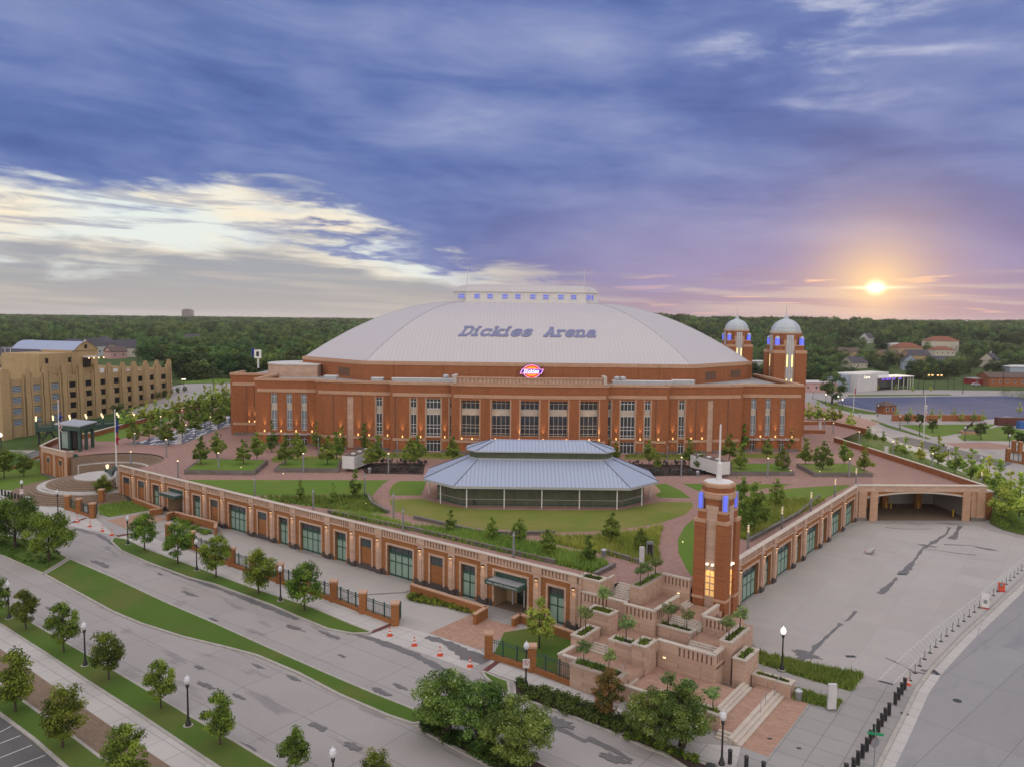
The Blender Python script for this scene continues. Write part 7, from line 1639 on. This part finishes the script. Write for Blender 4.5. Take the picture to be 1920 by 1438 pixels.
# ------------------------------------------------------------------ houses and far buildings
def house(label, px, py, w, d, h, rh, wall, roof, rz=0.0, zoff=0, name='house', cat='house', chimney=False, gable=True, grp='houses among the trees', win=True):
    p = PT(px, py); t = thing(name, label, cat, tuple(p), grp); rot = Matrix.Rotation(rz, 4, 'Z')
    def fin(mb, nm, par=t): mb.v = [tuple(rot @ Vector(v) + p) for v in mb.v]; return mb.build(nm, par)
    fin(MB().box(-w / 2, w / 2, -d / 2, d / 2, -2, h, wall), 'wall'); m = MB(); e = .5; W_, D_ = w / 2 + e, d / 2 + e
    if gable:
        A, B = [(-W_, -D_, h - .2), (W_, -D_, h - .2), (W_, 0, h + rh), (-W_, 0, h + rh)], [(W_, D_, h - .2), (-W_, D_, h - .2), (-W_, 0, h + rh), (W_, 0, h + rh)]
        m.poly(A, roof); m.poly(B, roof); m.poly([(-W_ + e, -D_, h - .3), (-W_ + e, 0, h + rh - .1), (-W_ + e, D_, h - .3)], wall); m.poly([(W_ - e, -D_, h - .3), (W_ - e, D_, h - .3), (W_ - e, 0, h + rh - .1)], wall); m.poly([(-W_, -D_, h - .25), (-W_, D_, h - .25), (W_, D_, h - .25), (W_, -D_, h - .25)], roof)
    else:
        k = W_ - D_ * .9 if W_ > D_ else W_ * .2
        m.poly([(-W_, -D_, h - .1), (W_, -D_, h - .1), (k, 0, h + rh), (-k, 0, h + rh)], roof); m.poly([(W_, D_, h - .1), (-W_, D_, h - .1), (-k, 0, h + rh), (k, 0, h + rh)], roof); m.poly([(W_, -D_, h - .1), (W_, D_, h - .1), (k, 0, h + rh)], roof); m.poly([(-W_, D_, h - .1), (-W_, -D_, h - .1), (-k, 0, h + rh)], roof); m.poly([(-W_, -D_, h - .15), (-W_, D_, h - .15), (W_, D_, h - .15), (W_, -D_, h - .15)], roof)
    r = fin(m, 'roof')
    if chimney: fin(MB().box(w * .22, w * .22 + 1, .3, 1.3, h, h + rh + 1.4, wall), 'chimney', r)
    if win:
        n = max(2, int(w / 4))
        for i in range(n): u = -w / 2 + w * (i + .5) / n; fin(MB().box(u - .55, u + .55, -d / 2 - .06, -d / 2 + .02, h * .35, h * .35 + 1.5, 'white_paint').box(u - .45, u + .45, -d / 2 - .09, -d / 2 - .06, h * .35 + .1, h * .35 + 1.4, 'window_glass'), 'window')
    return t
house('white gabled house with dark roof behind the garage vault', 178, 668, 13, 10, 7, 5, 'white_wall', 'dark_roof', 1.1)
house('large dark hipped roof house left of the white gables', 140, 667, 20, 14, 6, 5, 'tan_wall', 'dark_roof', .2, gable=False)
house('cream house with dark gable right of the pink house', 236, 669, 12, 10, 6, 5, 'cream_wall', 'dark_roof', .5)
house('low pink walled house beside the cream gable', 217, 672, 10, 9, 4.5, 3, 'pink_wall', 'brown_roof', .9)
house('cream house with tall dark roof behind the white gables', 197, 664, 16, 12, 7, 5, 'cream_wall', 'dark_roof', -.3, gable=False)
house('long low dark roofed house at the far left', 22, 686, 34, 14, 5, 5, 'cream_wall', 'dark_roof', .1, gable=False)
house('pale metal roofed building with clerestory at far left', 60, 664, 12, 12, 8, 1.6, 'white_wall', 'grey_roof', .1, gable=False); house('long pale metal roofed hall right of the clerestory building', 95, 664, 26, 12, 6, 1.6, 'white_wall', 'grey_roof', .1, gable=False)
house('pale gabled house alone in the left woods', 361, 647, 12, 9, 6, 4, 'blue_wall', 'dark_roof', .6); house('low tan house at the edge of the arena wing', 452, 690, 14, 9, 4, 2, 'cream_wall', 'brown_roof', .3)
house('white gabled twin house on the right hill', 1625, 643, 12, 9, 5, 5, 'white_wall', 'dark_roof', .7); house('white flat roofed house on the right hill', 1680, 655, 18, 10, 5, .8, 'white_wall', 'white_roof', .1, gable=False)
house('red tiled roof house behind the grey gable', 1698, 662, 22, 14, 5, 4, 'tan_wall', 'red_roof', .1, gable=False); house('large mansion with red tile roofs on the right hill', 1762, 660, 26, 14, 10, 4, 'cream_wall', 'red_roof', .05, gable=False); house('lower red tiled wing before the mansion', 1764, 667, 18, 12, 5, 3, 'cream_wall', 'red_roof', .05, gable=False)
house('blue gabled house with white porch window', 1703, 694, 9, 9, 6, 5, 'blue_wall', 'dark_roof', 1.3); house('tan gabled house with slate roof above the clinic', 1716, 683, 17, 11, 7, 4, 'tan_wall', 'dark_roof', .1); house('dark roofed low house between oaks', 1763, 685, 16, 10, 3.6, 3.2, 'brown_wall', 'dark_roof', -.1)
house('cream gabled cottage with chimney near the right edge', 1855, 688, 13, 10, 5, 5, 'cream_wall', 'dark_roof', .7, chimney=True); house('brown roofed house half hidden left of the clinic trees', 1664, 672, 16, 10, 4, 3, 'tan_wall', 'brown_roof', .3); house('grey roofed house among oaks left of centre hill', 1590, 668, 16, 11, 4, 3, 'tan_wall', 'brown_roof', -.3); house('grey roofed house above the dark oak', 1600, 690, 16, 11, 4, 4, 'cream_wall', 'dark_roof', .5)
house('pale blue shed building at the right picture edge', 1915, 701, 22, 10, 5, 1, 'blue_wall', 'white_roof', 0, gable=False, win=False); house('white low building left behind the nearer domed tower', 1424, 693, 18, 16, 6, .5, 'white_wall', 'white_roof', .1, gable=False); house('low brick building with flat roof right of the domed tower', 1524, 733, 18, 16, 5, .6, 'pink_wall', 'white_roof', .1, gable=False)
house('orange brick restaurant with low roof at right', 1890, 722, 30, 12, 5, 2.5, 'arena_brick', 'brown_roof', 0.02, gable=True); house('colourful low shop with grey roof beside the restaurant', 1842, 720, 16, 10, 3.4, .6, 'car_red', 'grey_roof', .02, gable=False)
house('small brick ticket hut on the park corner', 1661, 775, 5, 5, 3.4, 1.4, 'arena_brick', 'brown_roof', .2, gable=False)
house('long beige apartment block far in the left woods', 612, 606, 90, 20, 12, 3, 'pink_wall', 'brown_roof', .05, gable=False); house('second beige apartment block in the left woods', 665, 607, 40, 18, 11, 3, 'pink_wall', 'brown_roof', .05, gable=False)
def block_far(label, px, yb, yt, w, Y, mat):
    p = XY(px, yb, Y); top = XY(px, yt, Y).z; t = thing('far_tower_block', label, 'tower block', (p.x, Y, 20)); m = MB().box(p.x - w / 2, p.x + w / 2, Y - w / 3, Y + w / 3, 10, top, mat); m.box(p.x - w / 3, p.x + w / 3, Y - w / 4, Y + w / 4, top, top + 4, mat); m.build('wall', t); g = MB()
    for i in range(6):
        for k in range(5): g.box(p.x - w / 2 + w * (i + .3) / 6, p.x - w / 2 + w * (i + .7) / 6, Y - w / 3 - .3, Y - w / 3, top - 6 - k * 8, top - 3 - k * 8, 'window_glass')
    g.build('window', t)
block_far('lone grey apartment tower on the left horizon', 352.5, 598, 581.5, 42, 3400, 'grey_stone'); block_far('brown tower block on the horizon right of the dome', 1276, 605, 591, 36, 2600, 'brown_wall')
p0 = XY(1408, 606, 2400); tag(MB().box(p0.x - 55, p0.x + 55, 2390, 2410, 20, XY(1408, 596, 2400).z, 'grey_stone').build('far_grandstand'), 'long flat brown block on the horizon between the domed towers', 'building')
# clinic with glass front
CLo, CLe = P(1606, 735), P(1708, 728); f = Frame(CLo, CLe); CLN = thing('clinic', 'white walled clinic with glass front and purple light across the lot', 'clinic', tuple(CLo)); L_ = f.len
m = MB(); f.box(m, 0, L_ * .36, -16, 0, 0, 9, 'white_wall'); f.box(m, L_ * .36, L_ * .86, -20, -9, 0, 8.6, 'white_wall'); f.box(m, -4, 0, -16, -4, 0, 8.5, 'blue_wall'); m.build('wall', CLN); m = MB(); f.box(m, L_ * .36, L_ * .95, -9, -.6, 1.6, 6.4, 'dark_glass'); m.build('glass_front', CLN)
m = MB(); f.box(m, L_ * .35, L_ * 1.03, -10, .8, 6.4, 6.9, 'white_paint'); m.build('roof', CLN)
for u in (.62, .74, .84, .92, .97, 1.02): m = MB(); f.box(m, L_ * u - .15, L_ * u + .15, .2, .5, 0, 6.4, 'white_paint'); m.build('column', CLN)
m = MB()
for u in (.46, .53, .58, .66, .78): f.box(m, L_ * u, L_ * (u + .045), -.58, -.5, 5.2, 6.3, 'lamp_purple')
m.build('purple_light', CLN)
put_text('lettering', 'Carrus', 1.9, 'lamp_white', f.at(L_ * .17, .06, 7.3), (f.e.x, f.e.y, 0), (0, 0, 1), CLN)
# brick screen wall of the park, statue, gate piers, containers, car, mast lights
for (a, b), lb in ((((1672, 789), (1758, 789)), 'left half of the orange brick screen wall in the park'), (((1766, 789), (1839, 789)), 'right half of the orange brick screen wall in the park')):
    low_wall('screen_wall', [P(*a), P(*b)], 0, 2.2, .4, 'arena_brick', 'band_stone', lb)
p = P(1816, 813); t = thing('animal_statue', 'dark bronze statue of a leaping animal on a rough stone base', 'statue', tuple(p)); m = MB(); m.prism([(p.x - 2.6, p.y - 1.5), (p.x + 2.4, p.y - 1.7), (p.x + 2.8, p.y + 1.2), (p.x - 2.2, p.y + 1.6)], 0, .9, 'band_stone'); m.prism([(p.x - 1.6, p.y - .9), (p.x + 1.5, p.y - 1), (p.x + 1.7, p.y + .8), (p.x - 1.4, p.y + 1)], .9, 1.4, 'grey_stone'); m.build('base', t)
me = bpy.data.meshes.new('body'); jv = [(0, 0, 2.6), (-.7, 0, 2.3), (.7, 0, 3.1), (1.1, 0, 3.9), (1.5, 0, 3.8), (-.9, .25, 1.4), (-.9, -.25, 1.4), (1.2, .25, 2.3), (1.2, -.25, 2.5), (-1.3, 0, 2.9), (-.6, .25, 1.9), (-.6, -.25, 1.9)]
je = [(0, 1), (0, 2), (2, 3), (3, 4), (1, 10), (10, 5), (1, 11), (11, 6), (2, 7), (2, 8), (1, 9)]
me.from_pydata([(x + p.x, y + p.y, z) for x, y, z in jv], je, []); o = bpy.data.objects.new('body', me); COL.objects.link(o); md = o.modifiers.new('skin', 'SKIN'); o.modifiers.new('sub', 'SUBSURF').levels = 1
for v, r in zip(me.skin_vertices[0].data, (.42, .38, .36, .2, .12, .08, .08, .07, .07, .06, .16, .16)): v.radius = (r, r)
me.skin_vertices[0].data[0].use_root = True; me.materials.append(MAT['bronze']); o.parent = t; o.matrix_parent_inverse = Matrix.Translation(-Vector(t.location))
fence('far gate fence of pale brick piers at the right edge', [(1889, 864), (1920, 870), (1990, 882)], [(1889, 864), (1920, 870)], h=2.4, grp='pale gate piers', tops=3.2); fence('second far gate fence with pale piers behind', [(1900, 848), (1912, 850)], [(1900, 848), (1912, 850)], grp='pale gate piers', tops=3.2)
p = P(1905, 797); tag(MB().box(p.x - 7, p.x + 12, p.y - 1.3, p.y + 1.3, 0, 2.7, 'cor_ten').box(p.x - 7, p.x + 12, p.y - 1.4, p.y - 1.3, .1, .3, 'dark_iron').box(p.x - 6.8, p.x + 11.8, p.y - 1.2, p.y + 1.2, 2.7, 2.78, 'brown_roof').build('shipping_container'), 'rusty brown container by the park path at the right edge', 'container')
p = P(1919, 803); tag(MB().prism([(p.x - 2, p.y - 1), (p.x + 4, p.y - 1), (p.x + 4, p.y + 1), (p.x - 2, p.y + 1)], 0, 2.2, 'tarp_blue').prism([(p.x - 1.8, p.y - .8), (p.x + 3.8, p.y - .8), (p.x + 3.8, p.y + .8), (p.x - 1.8, p.y + .8)], 2.2, 2.6, 'tarp_blue').build('tarp_stack'), 'blue tarpaulin covered stack in front of the container', 'covered stack')
def car(label, px, py, rz, mat, sc=1.0):
    p = PT(px, py); t = thing('parked_car', label, 'car', tuple(p), 'parked cars'); rot = Matrix.Rotation(rz, 4, 'Z')
    def fin(mb, nm): mb.v = [tuple(rot @ (Vector(v) * sc) + p) for v in mb.v]; return mb.build(nm, t)
    m = MB(); pr = [(-2.2, .35), (-2.25, .75), (-1.9, .92), (2.1, .9), (2.25, .7), (2.2, .35)]; pr2 = [(-1.6, .92), (-1.0, 1.42), (.6, 1.45), (1.35, .9)]
    for P_, w in ((pr, .85), (pr2, .72)):
        n = len(P_); A = [(x, -w, z) for x, z in P_]; B = [(x, w, z) for x, z in P_]; m.poly(A, mat); m.poly(B[::-1], mat)
        for i in range(n): j = (i + 1) % n; m.poly([A[j], A[i], B[i], B[j]], mat)
    fin(m, 'body'); fin(MB().poly([(-1.45, -.73, .96), (1.2, -.73, .96), (.55, -.73, 1.38), (-.95, -.73, 1.36)], 'dark_glass').poly([(1.36, -.62, .94), (1.36, .62, .94), (.66, .6, 1.42), (.66, -.6, 1.42)], 'dark_glass'), 'window')
    for x in (-1.35, 1.4):
        for y in (-.8, .8): fin(MB().tube([(x, y - .1, .33), (x, y + .1, .33)], .33, 'rubber', 12), 'wheel')
car('silver car parked before the colourful shop', 1829, 723, 0, 'car_silver', 1.1); car('red car parked behind the silver car at the shop', 1812, 715, .1, 'car_red'); car('silver car far down the lot beside the shop front', 1851, 719, 1.2, 'car_silver')
p = PT(1752, 729); t = thing('flood_mast', 'tall mast with four glowing orange floodlights across the far lot', 'light mast', tuple(p)); zt2 = (729 - 704) / FPX * p.y; MB().tube([p, p + Vector((0, 0, zt2))], .16, 'dark_iron', 6).build('mast', t); MB().tube([p + Vector((-3.6, 0, zt2)), p + Vector((3.6, 0, zt2))], .1, 'dark_iron', 6).build('crossbar', t)
for x in (-3.5, -1.6, 1.4, 3.4): MB().lathe([(.2, 0), (.55, .15), (.55, .5), (.2, .7)], 'lamp_glow', 8, p + Vector((x, -.2, zt2 - .2))).build('floodlight', t)
for i, (px, yb, yt, l) in enumerate([(1731, 738, 694, 0), (1777, 728, 706, 0), (1805, 738, 707, 0), (1826, 708, 681, 0), (1880, 731, 689, 0), (1788, 728, 710, 0), (1722, 731, 709, 0), (400, 733, 690, 0), (260, 700, 650, 0), (1206, 0, 0, 0)]):
    if not yb: continue
    g = PT(px, yb); h = (yb - yt) / FPX * g.y; t = thing('utility_pole', f'{nth(i)} tall thin utility pole counted across the far lot and left woods', 'utility pole', tuple(g), 'far utility poles'); MB().tube([g, g + Vector((0, 0, h))], [.18, .12], 'bark', 6).build('pole', t); MB().box(g.x - 1.1, g.x + 1.1, g.y - .08, g.y + .08, g.z + h - .9, g.z + h - .7, 'bark').build('crossarm', t)
# banner sign on the end terrace
p = XY(484, 668, 205); t = thing('banner_post', 'square white banner sign on a post above the western arena terrace', 'sign', (p.x, 205, 23.6)); MB().tube([(p.x, 205, 21.6), (p.x, 205, 26)], .25, 'white_paint', 6).build('post', t); MB().box(p.x - .9, p.x + .9, 204.6, 204.9, 24.2, 26.4, 'white_plastic').build('board', t); m = MB(); m.box(p.x - .35, p.x + .35, 204.52, 204.58, 24.7, 25.9, 'black_metal'); m.build('mark', t)
m = MB()
for k in range(5): m.poly([(p.x - .9 - .1 * k, 204.9, 26.2 - k * .5 + .5), (p.x - 1.5 - .12 * (k % 2), 204.7, 26.4 - k * .5 + .5), (p.x - 1.5 - .12 * ((k + 1) % 2), 204.7, 25.9 - k * .5 + .5), (p.x - .9 - .1 * k, 204.9, 25.7 - k * .5 + .5)], 'flag_blue')
m.build('flag', t)

# ------------------------------------------------------------------ woods
WT = []
for v in range(4):
    sh = ('spread', 'ball', 'spread', 'oak')[v]; g = random.Random(v + 50); k = 26
    cl = [(x * .50, y * .50, .12 + z * .70, .17 * g.uniform(.7, 1.3), t_) for x, y, z, t_ in clumps(sh, v + 3, k)]
    WT.append(leaves('wood_crown', cl, 1100, .05, 'leaf_wood', v + 80, up=.8))
def clear(x, y):
    yy_ = y       # places kept free of trees
    px, py = proj((x, y, TZ(x, y) + 3))
    if not (-150 < px < 2070): return False
    if x < 0: return not (py > 716 or px > 800 or (330 < px < 470 and py > 709) or (px < 330 and py > 668) or (px < 250 and 645 < py < 690))
    if px > 1560 and 632 < py < 700 and (math.sin(x * .043) + math.sin(yy_ * .031 + x * .02)) > .35: return False
    return py < 703 and px > 1200 and not (1590 < px < 1712 and py > 692) and not (1770 < px and py > 697)
g = random.Random(5); woods = []; y = 330.0
HS = [o.location.copy() for o in bpy.data.objects if o.name.startswith('house')]
while y < 4200:
    s = max(11, y * .0165) ; n = int(2 * y * .80 / s)
    for i in range(n):
        x = -y * .80 + (i + g.uniform(-.1, 1.1)) * s; yy = y + g.uniform(-.5, .5) * s
        if abs(x / yy) > .78 or (x / yy > -.13 and x / yy < .17 and yy < 1500 and False): continue
        if x > -70 and x < 78 and yy < 1100 : continue
        if not clear(x, yy): continue
        if any((h.x - x) ** 2 + (h.y - 4 - yy) ** 2 < 150 or (abs(h.x * yy / h.y - x) < 10 and 0 < h.y - yy < h.y * .075) for h in HS): continue
        if g.random() < .06: continue
        woods.append((x, yy, TZ(x, yy) - .3, g.uniform(8.5, 13.5) if s < 13 else (g.uniform(9, 15) if yy < 800 else g.uniform(7, 18)), s))
    y += s * .85
woods.sort(key=lambda w: w[1] - (1e6 if False else 0))
near = [w for w in woods if w[1] < 700][:290]; rest = [w for w in woods if w not in set(near)]
for i, w in enumerate(near):
    o = bpy.data.objects.new('woodland_tree', WT[i % 4]); COL.objects.link(o); o.location = w[:3]; o.rotation_euler = (0, 0, g.uniform(0, 6.28)); wd = w[3] * g.uniform(.95, 1.35); o.scale = (wd, wd, w[3])
    tag(o, 'leafy dark green tree standing in the near edge of the woods ' + ('left of the arena' if w[0] < 0 else 'on the right hill'), 'tree', 'near trees of the left woods' if w[0] < 0 else 'near trees of the right woods')
me = bpy.data.meshes.new('far_woodland'); me.from_pydata([w[:3] for w in rest], [], [])
at = me.attributes.new('sc', 'FLOAT_VECTOR', 'POINT'); at.data.foreach_set('vector', np.array([(w[3] * q, w[3] * q, w[3] * .95) for w in rest for q in (w[4] / w[3] * .92 * g.uniform(.8, 1.2),)], dtype=np.float32).ravel())
at = me.attributes.new('rz', 'FLOAT', 'POINT'); at.data.foreach_set('value', [g.uniform(0, 6.28) for w in rest])
fw = bpy.data.objects.new('far_woodland', me); COL.objects.link(fw); tag(fw, kind='stuff')
ng = bpy.data.node_groups.new('woodland', 'GeometryNodeTree'); ng.interface.new_socket('Geometry', in_out='INPUT', socket_type='NodeSocketGeometry'); ng.interface.new_socket('Geometry', in_out='OUTPUT', socket_type='NodeSocketGeometry')
N, L = ng.nodes.new, ng.links.new
gi, go = N('NodeGroupInput'), N('NodeGroupOutput'); ji = N('GeometryNodeJoinGeometry')
seen = {}
for o in COL.objects:
    if o.name.startswith('woodland_tree') and o.data.name not in seen: seen[o.data.name] = o
for o in seen.values():
    oi = N('GeometryNodeObjectInfo'); oi.inputs['Object'].default_value = o; oi.inputs['As Instance'].default_value = True; oi.transform_space = 'ORIGINAL'; L(oi.outputs['Geometry'], ji.inputs[0])
ip = N('GeometryNodeInstanceOnPoints'); L(gi.outputs[0], ip.inputs['Points']); L(ji.outputs[0], ip.inputs['Instance']); ip.inputs['Pick Instance'].default_value = True
na = N('GeometryNodeInputNamedAttribute'); na.data_type = 'FLOAT_VECTOR'; na.inputs[0].default_value = 'sc'; L(na.outputs[0], ip.inputs['Scale'])
nr = N('GeometryNodeInputNamedAttribute'); nr.data_type = 'FLOAT'; nr.inputs[0].default_value = 'rz'; cx_ = N('ShaderNodeCombineXYZ'); L(nr.outputs[0], cx_.inputs[2]); L(cx_.outputs[0], ip.inputs['Rotation']); L(ip.outputs[0], go.inputs[0])
fw.modifiers.new('woodland', 'NODES').node_group = ng
print('woods', len(near), len(rest), 'objects', len(bpy.data.objects))

# ------------------------------------------------------------------ air
hz = MB().box(-6100, 6100, -350, 9050, -1.2, 75, 'white_paint'); hm = bpy.data.materials.new('haze'); hm.use_nodes = True; hm.node_tree.nodes.clear()
pv_ = hm.node_tree.nodes.new('ShaderNodeVolumePrincipled'); pv_.inputs['Color'].default_value = (.86, .87, .93, 1); pv_.inputs['Density'].default_value = .00006; pv_.inputs['Anisotropy'].default_value = .25
mo_ = hm.node_tree.nodes.new('ShaderNodeOutputMaterial'); hm.node_tree.links.new(pv_.outputs[0], mo_.inputs['Volume'])
ho = hz.build('haze'); ho.data.materials.clear(); ho.data.materials.append(hm); tag(ho, kind='stuff')
